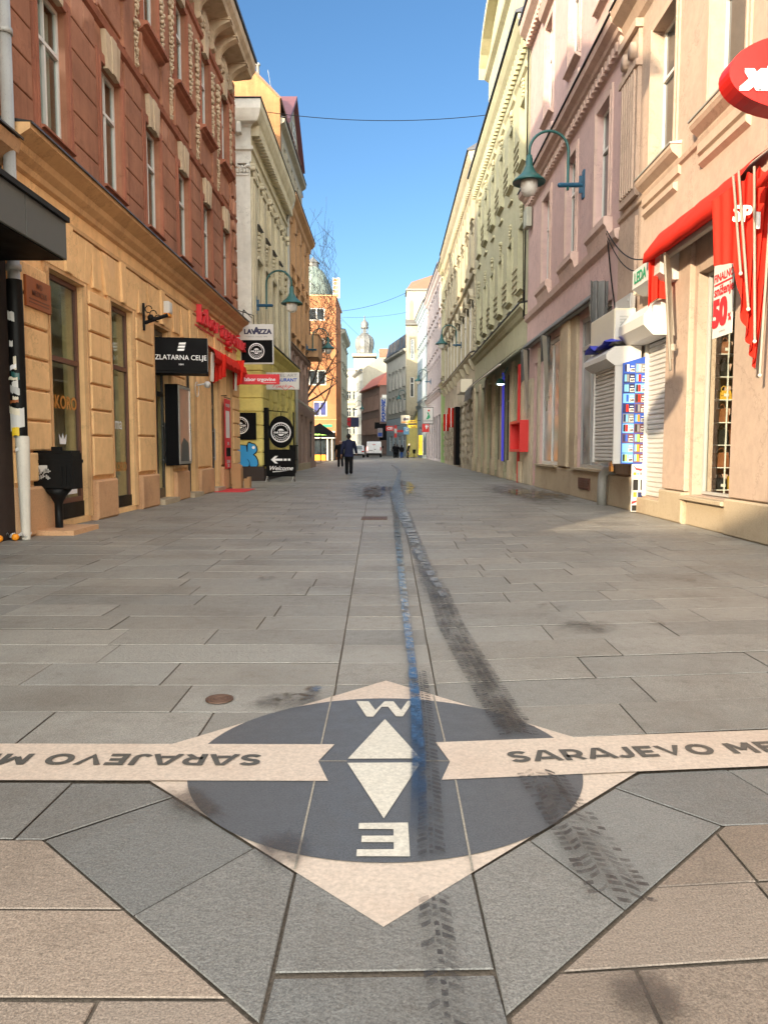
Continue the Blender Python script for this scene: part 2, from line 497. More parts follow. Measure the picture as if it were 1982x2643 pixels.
plaster('grey_render', (.40, .39, .35), dirt=(.24, .23, .20), var=.15, stain=.35)
plaster('pale_cream_render', (.33, .30, .235), dirt=(.5, .45, .34), var=.1, stain=.2)
plaster('brown_red_render', (.33, .22, .175), dirt=(.18, .10, .08), var=.2, stain=.3)
plaster('green_render', (.26, .38, .14), dirt=(.16, .24, .09), var=.15, stain=.2)
plaster('dirty_plaster', (.52, .45, .33), dirt=(.20, .15, .10), var=.4, stain=.6)
stone('travertine', (.50, .41, .28), spk=.12, rough=.7, scale=40, bump=.25, dirt=(.16, .11, .07), patches=.55)
stone('limestone_plinth', (.44, .36, .25), spk=.15, rough=.75, scale=60, bump=.25, dirt=(.24, .17, .11), patches=.5)
stone('apricot_plinth', (.58, .34, .18), spk=.12, rough=.8, scale=60, bump=.25, dirt=(.22, .12, .07), patches=.5)
stone('brown_tiles', (.22, .11, .07), spk=.2, rough=.8, scale=20, bump=.4)
# metals, fittings
paint('roof_tin', (.10, .10, .11), rough=.4, metal=.6, var=.2)
paint('dark_tin', (.035, .032, .030), rough=.45, metal=.3)
paint('weathered_copper', (.15, .19, .17), rough=.55, metal=.1, var=.25, scale=2.0, dirt=.35)
paint('pale_zinc', (.13, .132, .128), rough=.5, metal=.2, var=.2, scale=1.5, dirt=.3)
paint('white_frame', (.66, .65, .61), rough=.4, var=.06)
paint('grey_frame', (.42, .42, .40), rough=.4, var=.08)
paint('brown_frame', (.13, .055, .035), rough=.45, var=.2)
paint('dark_frame', (.03, .028, .026), rough=.4, var=.2)
paint('black_metal', (.006, .006, .006), rough=.45, var=.3, dirt=.1, spec=.15)
paint('black_panel', (.0035, .0035, .004), rough=.55, var=.3, dirt=.05, spec=.08)
paint('charcoal_panel', (.075, .080, .075), rough=.45, var=.25, scale=1.0)
paint('white_panel', (.58, .57, .54), rough=.45, var=.05)
paint('cream_plastic', (.68, .62, .48), rough=.5, var=.08)
paint('grey_pipe', (.34, .34, .32), rough=.5, metal=.2, var=.2, dirt=.4)
paint('white_pipe', (.60, .56, .48), rough=.55, var=.15, dirt=.3)
paint('steel', (.5, .5, .48), rough=.3, metal=.9)
paint('lamp_teal', (.010, .085, .08), rough=.38, var=.15, spec=.5)
paint('lamp_blue', (.012, .07, .13), rough=.4, var=.15)
paint('red_paint', (.62, .015, .012), rough=.4, var=.1, dirt=.05)
paint('red_cloth', (.60, .028, .016), rough=.85, var=.12, scale=2.0, spec=.15)
paint('red_banner', (.66, .03, .04), rough=.6, var=.08)
paint('grey_cloth', (.17, .17, .165), rough=.9, var=.15, spec=.15)
paint('black_cloth', (.012, .012, .014), rough=.9, var=.3, spec=.1)
paint('white_cloth', (.7, .69, .66), rough=.85, var=.1, spec=.2)
paint('curtain', (.62, .58, .50), rough=.9, var=.1, spec=.1)
paint('interior_dark', (.05, .045, .04), rough=.9, var=.3)
paint('interior_warm', (.52, .34, .27), rough=.9, var=.2)
paint('cardboard', (.42, .24, .11), rough=.9, var=.12)
paint('yellow_paint', (.75, .50, .02), rough=.5, var=.08)
paint('orange_paint', (.80, .28, .01), rough=.5, var=.08)
paint('green_paint', (.02, .30, .14), rough=.5, var=.1)
paint('lime_paint', (.28, .62, .10), rough=.5, var=.1)
paint('blue_paint', (.02, .08, .42), rough=.5, var=.1)
paint('sky_paint', (.16, .42, .70), rough=.5, var=.1)
paint('navy_paint', (.012, .018, .08), rough=.5, var=.2)
paint('purple_roof', (.13, .05, .06), rough=.6, var=.2)
paint('copper_plaque', (.33, .10, .03), rough=.5, metal=.3, var=.15)
paint('copper_relief', (.16, .05, .02), rough=.5, var=.15)
paint('gold_letter', (.50, .20, .03), rough=.4, var=.05)
paint('white_letter', (.82, .82, .82), rough=.5, var=.03, dirt=0)
paint('navy_letter', (.012, .012, .06), rough=.5, var=.03, dirt=0)
paint('grey_letter', (.20, .20, .20), rough=.5, var=.03, dirt=0)
paint('graffiti_blue', (.02, .28, .62), rough=.6, var=.15, scale=4)
paint('orange_fruit', (.85, .30, .01), rough=.45, var=.1, scale=30)
paint('tarp_blue', (.02, .035, .42), rough=.4, var=.2)
paint('wood', (.20, .10, .05), rough=.6, var=.25)
paint('bark', (.06, .045, .035), rough=.9, var=.3, scale=8)
paint('skin', (.50, .27, .19), rough=.6, var=.08)
paint('hair_dark', (.012, .010, .009), rough=.7, var=.2)
paint('jacket_navy', (.018, .022, .055), rough=.8, var=.2, spec=.2)
paint('coat_black', (.008, .008, .010), rough=.85, var=.3, spec=.15)
paint('trousers_dark', (.010, .010, .012), rough=.85, var=.3, spec=.15)
paint('jeans_blue', (.03, .08, .26), rough=.85, var=.2, spec=.15)
paint('shoe_black', (.008, .008, .008), rough=.5, var=.2)
paint('car_white', (.74, .75, .76), rough=.25, var=.03, spec=.6, dirt=.06)
paint('rubber', (.012, .012, .012), rough=.8, var=.2)
paint('tail_red', (.55, .01, .01), rough=.2, var=.05)
paint('leather_brown', (.20, .07, .025), rough=.55, var=.3, scale=9)
paint('leather_black', (.012, .011, .010), rough=.45, var=.3, scale=9)
paint('mustard', (.55, .32, .03), rough=.6, var=.2)
glass_dark('window_glass')
glass_dark('sky_glass', (.12, .14, .145), .08)
glass_dark('pale_shop_glass', (.20, .225, .23), .14)
MT['pale_shop_glass'].node_tree.nodes['Principled BSDF'].inputs['Specular IOR Level'].default_value = .45
glass_dark('blind_blue', (.02, .03, .16), .3)
glass_clear('shop_glass', refl=1.3)
glass_clear('display_glass', (.95, .97, .95), .5)
glass_clear('clear_glass', (.80, .86, .84), 1.4)
paint('globe_glass', (.62, .60, .55), rough=.25, var=.08, scale=6)
glow('lamp_lit', (.85, .92, 1.0), 3.0)
glow('tube_blue', (.03, .03, .42), .2)
glow('brake_lit', (1.0, .25, .2), 2.0)
# ------------------------------------------------------------------ ground and paving
def gz(D): return max(0.0, D - 80) * .004

stone('mortar', (.135, .108, .080), spk=.3, rough=.9, scale=90, bump=.4)
stone('granite', (.2, .2, .2), spk=.42, rough=.52, scale=190, attr='tint', bump=.32, dirt=(.085, .066, .048), patches=.50, grit=2.2)

g = MB()
ys = [-80, 60, 80] + [100 + 25 * k for k in range(12)]
for a, b in zip(ys[:-1], ys[1:]):
    g.quad((-160, a, gz(a) - .014), (160, a, gz(a) - .014), (160, b, gz(b) - .014), (-160, b, gz(b) - .014))
tag(g.build('street_ground', MT['mortar']), kind='structure')

def clip(poly, a, b):
    """keep the part of a polygon to the left of the line a->b"""
    out = []
    f = lambda p: (b[0] - a[0]) * (p[1] - a[1]) - (b[1] - a[1]) * (p[0] - a[0])
    for i in range(len(poly)):
        p, q = poly[i], poly[(i + 1) % len(poly)]
        fp, fq = f(p), f(q)
        if fp >= 0: out.append(p)
        if fp * fq < 0:
            t = fp / (fp - fq); out.append((p[0] + (q[0] - p[0]) * t, p[1] + (q[1] - p[1]) * t))
    return out

def inset(poly, g):
    area = sum(poly[i][0] * poly[(i + 1) % len(poly)][1] - poly[(i + 1) % len(poly)][0] * poly[i][1] for i in range(len(poly)))
    if area < 0: poly = poly[::-1]
    out = list(poly)
    for i in range(len(poly)):
        a, b = Vector(poly[i]), Vector(poly[(i + 1) % len(poly)])
        t = b - a
        if t.length < 1e-6: continue
        n = Vector((-t.y, t.x)).normalized() * g
        out = clip(out, tuple(a + n), tuple(b + n))
        if len(out) < 3: return []
    return out

pv = MB(); tints = []
rs = random.Random(11)
GREY, PINK = (.245, .232, .202), (.275, .217, .165)
def slab(poly, base=GREY, var=.13, gap=.0045):
    p = inset(poly, gap * rs.uniform(.7, 1.4))
    if len(p) < 3: return
    k = 1 + rs.uniform(-var, var); w = rs.uniform(-.02, .02)
    tints.append((base[0] * (k + w), base[1] * k, base[2] * (k - w)))
    dz = rs.uniform(-.003, .003) if p[0][1] < 60 else 0
    tilt = rs.uniform(-.002, .002)
    z = [gz(y) + dz + tilt * (x - p[0][0]) for x, y in p]
    n = len(p)
    q = inset(p, .003)
    if len(q) == n and p[0][1] < 30:      # worn arris round each slab
        pv.add([(x, y, zz - .004) for (x, y), zz in zip(p, z)] + [(x, y, zz) for (x, y), zz in zip(q, z)],
               [tuple(range(n, 2 * n))] + [(i, (i + 1) % n, n + (i + 1) % n, n + i) for i in range(n)])
        for _ in range(n): tints.append(tints[-1])
    else:
        pv.add([(x, y, zz) for (x, y), zz in zip(p, z)], [tuple(range(n))])

def rowcut(x0, x1, lo, hi):
    xs = [x0]
    while True:
        x = xs[-1] + rs.uniform(lo, hi)
        if x > x1 - lo * .6: break
        xs.append(x)
    return xs + [x1]

def xl(D): return -.34 - .0165 * (min(max(D, 4.8), 22) - 4.8)
def xr(D): return .305 + .004 * (min(max(D, 4), 22) - 4)
rows = [3.93, 4.44, 4.96]
while rows[-1] < 145: rows.append(rows[-1] + (.525 if rows[-1] < 45 else 1.05))
DS = lambda D: max(.012, .0)
for a, b in zip(rows[:-1], rows[1:]):
    far = a > 45
    for seg in ((-7.4, -4.05), (-4.05, -3.62), (-3.62, None)):
        s1 = seg[1]
        cuts = rowcut(seg[0], s1 if s1 is not None else xl(a), .7, 1.7) if s1 != -3.62 else [seg[0], s1]
        for i in range(len(cuts) - 1):
            x0, x1 = cuts[i], cuts[i + 1]
            e = s1 is None and i == len(cuts) - 2
            slab([(x0, a), (xl(a) if e else x1, a), (xl(b) if e else x1, b), (x0, b)])
    if a > 4.3:
        slab([(xl(a), a), (xr(a), a), (xr(b), b), (xl(b), b)])
    sl = .12
    ra, rb = (a + .04 if a > 4.2 else 3.97), b + .04
    f = lambda x, y: y + sl * (x - .3)
    for seg in ((None, 3.95), (3.95, 4.35), (4.35, 7.6)):
        x0s = seg[0] if seg[0] is not None else xr(a)
        cuts = rowcut(x0s, seg[1], .7, 1.75) if seg[0] != 3.95 else [3.95, 4.35]
        for i in range(len(cuts) - 1):
            x0, x1 = cuts[i], cuts[i + 1]
            q0 = xr(b) if (seg[0] is None and i == 0) else x0
            slab([(x0, f(x0, ra)), (x1, f(x1, ra)), (x1, f(x1, rb)), (q0, f(q0, rb))])
# foreground: grey trapezium round the compass, pinkish slabs outside it
cxy = (-.015, 3.715); HD = 1.335
for p in ([(-5, 2.94), (-1.49, 2.94), (-1.47, 3.46), (-5, 3.46)],
          [(-1.49, 2.94), (-1.37, 2.94), (-.96, 3.325), (-1.105, 3.46), (-1.47, 3.46)],
          [(-1.37, 2.94), (-.85, 2.44), (-.52, 2.885), (-.96, 3.325)],
          [(-.85, 2.44), (-.345, 1.955), (-.34, 2.705), (-.52, 2.885)],
          [(-.34, 2.16), (.32, 2.18), (.31, 2.705), (-.34, 2.705)],
          [(-.345, 1.95), (-.345, .8), (.33, .8), (.33, 1.99), (.32, 2.17), (-.34, 2.15)],
          [(.31, 2.705), (.32, 1.985), (.80, 2.48), (.56, 2.95)],
          [(.56, 2.95), (.80, 2.48), (1.38, 3.07), (1.04, 3.43)],
          [(1.04, 3.43), (1.38, 3.07), (1.78, 3.10), (1.64, 3.63), (1.20, 3.58)],
          [(1.64, 3.63), (1.78, 3.10), (3.0, 3.24), (3.0, 3.78)], [(3.0, 3.78), (3.0, 3.24), (6.4, 3.64), (6.4, 4.18)]):
    slab(p, (.176, .170, .153), .10)
for a, b, cuts in ((2.94, 2.475, [-5, -3.1, -1.95, -.8]), (2.475, 2.055, [-5, -2.9, -1.36, -.4]), (2.055, 1.62, [-5, -2.2, -.82, -.1]), (1.62, 1.1, [-5, -1.6, -.5, .4])):
    for x0, x1 in zip(cuts[:-1], cuts[1:]):
        p = [(x0, b), (x1, b), (x1, a), (x0, a)]
        p = clip(p, (-.345, 1.955), (-1.37, 2.94))
        if len(p) > 2: p = clip(p, (-.345, .5), (-.345, 3.0))
        if len(p) > 2: slab(p, PINK, .10, .006)
for a, b, cuts in ((3.07, 2.66, [.5, 1.33, 1.62, 3.2, 6]), (2.66, 2.25, [.5, 1.32, 2.5, 4, 6]), (2.25, 1.82, [.3, .74, 1.5, 3, 6]), (1.82, 1.2, [.3, 1.1, 2.6, 6])):
    for x0, x1 in zip(cuts[:-1], cuts[1:]):
        f = lambda x, y: y + .10 * (x - 1.3)
        p = [(x0, f(x0, b)), (x1, f(x1, b)), (x1, f(x1, a)), (x0, f(x0, a))]
        p = clip(p, (1.38, 3.07), (.325, 1.985))
        if len(p) > 2: p = clip(p, (.33, 3.0), (.33, .5))
        if len(p) > 2: slab(p, mul(PINK, .84), .12, .006)
po = pv.build('stone_pavement', MT['granite'])
at = po.data.attributes.new('tint', 'FLOAT_COLOR', 'FACE')
at.data.foreach_set('color', [c for t in tints for c in (t[0], t[1], t[2], 1.0)])
tag(po, kind='structure')

# ------------------------------------------------------------------ compass inlay
stone('inlay_light', (.53, .435, .345), spk=.16, rough=.5, scale=70, bump=.08, dirt=(.40, .26, .18), patches=.35)
stone('inlay_pale', (.56, .52, .43), spk=.16, rough=.5, scale=70, bump=.08, dirt=(.30, .26, .2), patches=.3)
stone('inlay_letter', (.075, .072, .062), spk=.2, rough=.5, scale=170, bump=.08, dirt=(.16, .13, .10), patches=.3)
stone('inlay_dark', (.088, .091, .094), spk=.35, rough=.45, scale=170, bump=.08, dirt=(.10, .10, .10), patches=.35)
stone('inlay_joint', (.28, .25, .2), spk=.2, rough=.7, scale=90)
L1, L2, L3, L4 = .005, .009, .013, .0165
cp = thing('compass_inlay', 'pale stone compass diamond with dark disc and SARAJEVO ribbons set in the paving', 'compass', (cxy[0], cxy[1], 0))
def sheet(name, pts, z, m, n=0):
    b = MB(); b.add([(x, y, z) for x, y in pts], [tuple(range(len(pts)))]); return b.build(name, MT[m], cp)
sheet('diamond', [(cxy[0], cxy[1] - HD), (cxy[0] + HD, cxy[1]), (cxy[0], cxy[1] + HD), (cxy[0] - HD, cxy[1])], L1, 'inlay_light')
sheet('disc', [(cxy[0] + .953 * math.cos(2 * math.pi * k / 96), cxy[1] + .953 * math.sin(2 * math.pi * k / 96)) for k in range(96)], L2, 'inlay_dark')
rb_l = sheet('ribbon', [(-5, 3.465), (-.28, 3.465), (-.345, 3.69), (-.28, 3.91), (-5, 3.91)], L3, 'inlay_light')
sl = .104
rb_r = sheet('ribbon', [(.25, 3.48), (6, 3.48 + sl * 5.75), (6, 3.94 + sl * 5.75), (.25, 3.94), (.305, 3.69)], L3, 'inlay_light')
sheet('triangle', [(-.2, 3.722), (.163, 3.728), (-.018, 4.29)], L3, 'inlay_pale')
sheet('triangle', [(-.2, 3.672), (-.018, 3.10), (.16, 3.678)], L3, 'inlay_pale')
b = MB()
G3 = lambda z: (lambda u, v, d: (u, v, z))
b.add([(x, y, L3) for x, y in ((-.195, 4.60), (-.12, 4.60), (-.075, 4.44), (-.022, 4.60), (.032, 4.60), (.075, 4.44), (.12, 4.61), (.155, 4.61), (.085, 4.335), (.045, 4.335), (.0, 4.50), (-.04, 4.50), (-.085, 4.33), (-.125, 4.33))], [tuple(range(14))])
b.build('letter', MT['inlay_pale'], cp)
b = MB()
b.add([(x, y, L3) for x, y in ((-.12, 3.06), (.082, 3.065), (.083, 2.80), (-.12, 2.80), (-.12, 2.85), (.022, 2.852), (.022, 2.905), (-.105, 2.905), (-.105, 2.955), (.022, 2.957), (.022, 3.01), (-.12, 3.01))], [tuple(range(12))])
b.build('letter', MT['inlay_pale'], cp)
ang = math.atan(sl)
b = MB(); block_text(b, lambda u, v, d: (u, v, L4 + d), 'SARAJEVO MEETING OF CULTURES', .61, 3.672, .138, rot=ang, sx=1.04)
b.build('lettering', MT['inlay_letter'], rb_r)
b = MB(); block_text(b, lambda u, v, d: (u, v, L4 + d), 'SARAJEVO MEETING OF CULTURES', -.63, 3.768, .138, rot=math.pi, sx=1.04)
b.build('lettering', MT['inlay_letter'], rb_l)
for pts in (((-.342, 2.71), (-.342, 3.463)), ((-.35, 3.912), (-.352, 4.72)), ((.31, 2.70), (.315, 3.485)), ((.30, 3.945), (.285, 4.72)), ((-.34, 3.697), (-.205, 3.697)), ((.17, 3.70), (.30, 3.70))):
    (x0, y0), (x1, y1) = pts; w = .0045; b = MB()
    if abs(x1 - x0) > abs(y1 - y0): b.add([(x0, y0 - w, L2 + .003), (x1, y1 - w, L2 + .003), (x1, y1 + w, L2 + .003), (x0, y0 + w, L2 + .003)], [(0, 1, 2, 3)])
    else: b.add([(x0 - w, y0, L2 + .003), (x0 + w, y0, L2 + .003), (x1 + w, y1, L2 + .003), (x1 - w, y1, L2 + .003)], [(0, 1, 2, 3)])
    b.build('joint_line', MT['inlay_joint'], cp)

# ------------------------------------------------------------------ wet marks on the paving
def wet(name, dark, rough, lo, hi, tread=False, scale=3.0):
    m = bpy.data.materials.new(name); m.use_nodes = True; MT[name] = m
    t = m.node_tree; b = t.nodes['Principled BSDF']; out = t.nodes['Material Output']
    b.inputs['Base Color'].default_value = dark + (1,); b.inputs['Roughness'].default_value = rough
    b.inputs['Specular IOR Level'].default_value = .7
    g = t.nodes.new('ShaderNodeNewGeometry'); n = _noise(t, g.outputs['Position'], scale, 5, .65)
    a = _ramp(t, n.outputs[0], lo, hi, 0, 1)
    if tread:
        w = t.nodes.new('ShaderNodeTexWave'); w.wave_type = 'BANDS'; w.bands_direction = 'DIAGONAL'
        w.inputs['Scale'].default_value = 15; w.inputs['Distortion'].default_value = 9; w.inputs['Detail'].default_value = 2
        w.inputs['Detail Scale'].default_value = 2.5
        t.links.new(g.outputs['Position'], w.inputs['Vector'])
        mm = t.nodes.new('ShaderNodeMath'); mm.operation = 'MULTIPLY'
        t.links.new(_ramp(t, w.outputs['Fac'], .30, .55, .12, .95), mm.inputs[0]); t.links.new(a, mm.inputs[1]); a = mm.outputs[0]
    if name in ('wet_film', 'puddle_water'):
        rp = _noise(t, g.outputs['Position'], 26, 2); _bump(t, rp.outputs[0], .10 if name == 'wet_film' else .05, .02, b)
    at2 = t.nodes.new('ShaderNodeAttribute'); at2.attribute_name = 'edge'
    m2 = t.nodes.new('ShaderNodeMath'); m2.operation = 'MULTIPLY'; t.links.new(a, m2.inputs[0]); t.links.new(at2.outputs['Fac'], m2.inputs[1])
    tr = t.nodes.new('ShaderNodeBsdfTransparent'); mx = t.nodes.new('ShaderNodeMixShader')
    t.links.new(m2.outputs[0], mx.inputs[0]); t.links.new(tr.outputs[0], mx.inputs[1]); t.links.new(b.outputs[0], mx.inputs[2])
    t.links.new(mx.outputs[0], out.inputs[0])
wet('wet_tread', (.040, .035, .030), .4, .34, .62, True, 9)
wet('wet_film', (.022, .028, .042), .10, .33, .56, False, 7)
wet('wet_sky_tint', (.13, .15, .175), .26, .36, .62, False, 5)  # pale blue base colour stands in for sky reflected in the wet strip
wet('puddle_water', (.012, .012, .013), .03, .46, .54, False, 3.4)
wet('damp_stain', (.070, .060, .050), .35, .41, .74, False, 5)

def strip(name, line, m, z=.030):
    """line: [(x, y, halfwidth)], soft at both edges"""
    L = []
    for (x0, y0, w0), (x1, y1, w1) in zip(line[:-1], line[1:]):
        k = max(1, int(abs(y1 - y0) / .5))
        L += [(x0 + (x1 - x0) * i / k, y0 + (y1 - y0) * i / k, w0 + (w1 - w0) * i / k) for i in range(k)]
    L.append(line[-1])
    V = []; E = []; F = []
    for i, (x, y, w) in enumerate(L):
        e = 0 if i in (0, len(L) - 1) else 1
        for s, a in ((-1, 0), (-.6, 1), (.6, 1), (1, 0)):
            V.append((x + s * w, y, gz(y) + z)); E.append(a * e)
    for i in range(len(L) - 1):
        for j in range(3): F.append((i * 4 + j, i * 4 + j + 1, i * 4 + j + 5, i * 4 + j + 4))
    b = MB(); b.add(V, F); o = b.build(name, MT[m])
    a = o.data.attributes.new('edge', 'FLOAT', 'POINT'); a.data.foreach_set('value', E)
    return tag(o, kind='structure')
def blob(name, cx, cy, rx, ry, m, z=.028, seed=0, rot=0):
    r2 = random.Random(seed); n = 28
    ks = [1 + r2.uniform(-.22, .22) for _ in range(n)]
    V = [(cx, cy, gz(cy) + z)]; E = [1.0]; F = []
    for ring, e in ((.6, 1.0), (1.0, 0.0)):
        for j in range(n):
            a = 2 * math.pi * j / n
            x, y = rx * ks[j] * ring * math.cos(a), ry * ks[j] * ring * math.sin(a)
            V.append((cx + x * math.cos(rot) - y * math.sin(rot), cy + x * math.sin(rot) + y * math.cos(rot), gz(cy) + z)); E.append(e)
    for j in range(n):
        k = (j + 1) % n
        F += [(0, 1 + j, 1 + k), (1 + j, 1 + n + j, 1 + n + k, 1 + k)]
    b = MB(); b.add(V, F); o = b.build(name, MT[m])
    a = o.data.attributes.new('edge', 'FLOAT', 'POINT'); a.data.foreach_set('value', E)
    return tag(o, kind='structure')
strip('wet_tyre_track', [(.13, 2.9, .045), (.15, 3.65, .042), (.165, 4.5, .04), (.17, 5.3, .035), (.165, 7.2, .045), (.17, 12.7, .07), (.19, 17, .10), (.20, 21.3, .12), (.14, 32, .12)], 'wet_film', .031)
def tread(name, line, cols, pitch, z, seed, keep):
    """damp prints of tyre blocks: cols = [(offset, halfwidth, lean)] across the track, in track half widths"""
    r3 = random.Random(seed); V = []; F = []; E = []
    for (x0, y0, w0), (x1, y1, w1) in zip(line[:-1], line[1:]):
        n = max(1, int(abs(y1 - y0) / pitch))
        for i in range(n):
            t = i / n; x, y, w = x0 + (x1 - x0) * t, y0 + (y1 - y0) * t, w0 + (w1 - w0) * t
            sx = (x1 - x0) / max(1e-6, y1 - y0)
            for ci, (o, hw, ln) in enumerate(cols):
                if r3.random() > keep: continue
                if (x > .4 and 3.50 + .1 * (x - .25) < y < 3.96 + .1 * (x - .25)) or (x < .4 and 2.50 < y < 2.77): continue
                yy = y + (ci % 2) * pitch * .5 + r3.uniform(-.08, .08) * pitch; e = r3.uniform(.35, 1.0)
                k = len(V); h = pitch * r3.uniform(.26, .36); cxx = x + o * w + sx * (yy - y)
                wv = hw * w * r3.uniform(.8, 1.1); dl = ln * pitch * .6; m = r3.uniform(-.15, .15) * pitch
                V += [(cxx - wv, yy - h - dl, z), (cxx, yy - h + m, z), (cxx + wv, yy - h + dl, z), (cxx + wv, yy + h + dl, z), (cxx, yy + h + m, z), (cxx - wv, yy + h - dl, z)]
                E += [e * .7, e, e * .8, e * .6, e, e * .75]; F += [(k, k + 1, k + 4, k + 5), (k + 1, k + 2, k + 3, k + 4)]
    b = MB(); b.add(V, F); o = b.build(name, MT['tread_damp'])
    a = o.data.attributes.new('edge', 'FLOAT', 'POINT'); a.data.foreach_set('value', E)
    return tag(o, kind='structure')
wet('tread_damp', (.022, .019, .016), .5, .27, .50, False, 16)
t1 = [(.16, 1.5, .056), (.16, 2.0, .055), (.155, 2.5, .055), (.165, 2.85, .054), (.185, 3.3, .052), (.21, 4.2, .050), (.215, 5.2, .05)]
tread('tyre_tread_print', t1, [(-.62, .36, .5), (.62, .36, -.5), (0, .16, 0)], .042, .028, 1, .93)
t2 = [(.80, 2.50, .112), (.80, 2.6, .112), (.77, 2.95, .11), (.74, 3.25, .11), (.71, 3.6, .11), (.70, 4.1, .108), (.66, 4.6, .11), (.60, 5.6, .115), (.545, 6.6, .12), (.54, 8.4, .12)]
tread('tyre_tread_print', t2, [(-.84, .17, .2), (-.46, .19, .8), (0, .2, -.3), (.46, .19, -.8), (.84, .17, -.2)], .038, .0275, 2, .9)
strip('wet_tyre_track', [(.79, 2.5, .08), (.74, 3.2, .09), (.725, 3.5, .08)], 'damp_stain', .0261)
strip('wet_tyre_track', [(.705, 4.02, .08), (.69, 4.2, .09), (.66, 4.6, .10), (.60, 5.6, .11), (.545, 6.6, .115), (.54, 8.4, .12), (.47, 11, .12), (.42, 15, .14), (.40, 19, .15)], 'damp_stain', .0262)
strip('wet_tyre_track', [(.47, 8, .10), (.46, 11, .12), (.42, 15, .14), (.40, 19, .15)], 'wet_tread', .027)
strip('wet_tyre_track', [(.60, 7.5, .05), (.46, 11, .07), (.40, 15, .12), (.32, 20, .2), (.30, 26, .26), (.36, 33, .16), (.55, 42, .15), (.75, 52, .17), (.70, 62, .16), (.35, 75, .16)], 'wet_sky_tint', .034)
blob('puddle', -.45, 28.5, .6, 5.0, 'puddle_water', .029, 3)
blob('puddle', .75, 32, .35, 6.5, 'puddle_water', .0295, 5)
blob('puddle', 5.0, 26.6, 1.1, 3.6, 'puddle_water', .029, 8)
blob('damp_stain', 4.9, 27.5, 1.5, 6.5, 'damp_stain', .026, 9)
blob('damp_stain', -.2, 30, 1.6, 9, 'damp_stain', .026, 10)
blob('wet_spot', -.60, 4.63, .16, .10, 'puddle_water', .028, 11)
blob('wet_spot', -.45, 4.80, .10, .07, 'puddle_water', .028, 12)
blob('damp_stain', -.62, 4.60, .26, .16, 'damp_stain', .026, 13, .4)
blob('damp_stain', -.85, 3.22, .10, .26, 'damp_stain', .026, 14, .78)
blob('damp_stain', -.40, 2.85, .12, .14, 'damp_stain', .026, 15, .6)
blob('damp_stain', 1.75, 6.6, .28, .30, 'damp_stain', .026, 16)
blob('damp_stain', .72, 2.05, .11, .13, 'damp_stain', .026, 17, .5)
rq = random.Random(5)
for k in range(22):
    blob('damp_stain', rq.uniform(-4.5, 4.5), rq.uniform(4.2, 20), rq.uniform(.03, .16), rq.uniform(.03, .18), 'damp_stain', .025 + k * .0002, 30 + k, rq.uniform(0, 3))

# manhole cover and drain lettering
mh = MB(); mh.lathe((-1.045, 4.655, .004), [(.085, 0), (.085, .008), (.070, .008), (.068, .004), (.052, .004), (.05, .009), (.035, .009), (.033, .004), (.015, .004), (.013, .009), (0, .009)], 28)
paint('rust_iron', (.13, .075, .05), rough=.6, metal=.4, var=.3, scale=20)
tag(mh.build('valve_cover', MT['rust_iron'], loc=(-1.045, 4.655, 0)), 'small round rusty iron valve cover set in grey slabs', 'valve cover')
mh = MB(); mh.box(-.6, -.02, 16.85, 17.65, .004, .012)
for k in range(7): mh.box(-.55 + .075 * k, -.505 + .075 * k, 16.95, 17.55, .012, .020)
tag(mh.build('drain_cover', MT['rust_iron'], loc=(-.3, 17.2, 0)), 'rectangular iron drain cover with slots in the middle of the street', 'drain cover')
# ------------------------------------------------------------------ building pieces
def window(fr, ua, ub, za, zb, root, depth=.3, fm='white_frame', gm='window_glass', tr=.68, mull=1, fw=.075, curtain=None, low=None):
    """A framed window set back in its opening: frame, with its pane as a sub-part."""
    b = MB(); d0, d1 = -depth, -depth + .07
    b.fbox(fr, ua, ua + fw, za, zb, d0, d1); b.fbox(fr, ub - fw, ub, za, zb, d0, d1)
    b.fbox(fr, ua + fw, ub - fw, za, za + fw, d0, d1); b.fbox(fr, ua + fw, ub - fw, zb - fw, zb, d0, d1)
    zt = za + (zb - za) * tr if tr else zb - fw
    if tr: b.fbox(fr, ua + fw, ub - fw, zt - fw * .5, zt + fw * .5, d0 + .005, d1 + .025)
    for k in range(mull):
        u = ua + (ub - ua) * (k + 1) / (mull + 1)
        b.fbox(fr, u - fw * .5, u + fw * .5, za + fw, zt - fw * .5, d0 + .004, d1 + .012)
        if tr: b.fbox(fr, u - fw * .3, u + fw * .3, zt + fw * .5, zb - fw, d0 + .004, d1 + .008)
    if low: b.fbox(fr, ua + fw, ub - fw, za + low, za + low + fw, d0 + .003, d1 + .01)
    o = b.build('window', MT[fm], root)
    b = MB(); b.fbox(fr, ua + fw * .5, ub - fw * .5, za + fw * .5, zb - fw * .5, d0 + .02, d0 + .032)
    b.build('pane', MT[gm], o)
    if curtain:
        c = MB(); n = 18
        rr = random.Random(int(ua * 100))
        for (a0, a1) in ((ua + fw, ua + (ub - ua) * .46), (ub - (ub - ua) * .46, ub - fw)):
            P = []
            for i in range(n + 1):
                u = a0 + (a1 - a0) * i / n; dd = d0 - .12 + .03 * math.sin(i * 2.1 + rr.random())
                P += [fr.p(u, za + fw, dd), fr.p(u, zb - fw, dd)]
            c.add(P, [(2 * i, 2 * i + 2, 2 * i + 3, 2 * i + 1) for i in range(n)])
        c.build('curtain', MT[curtain], o)
    return o

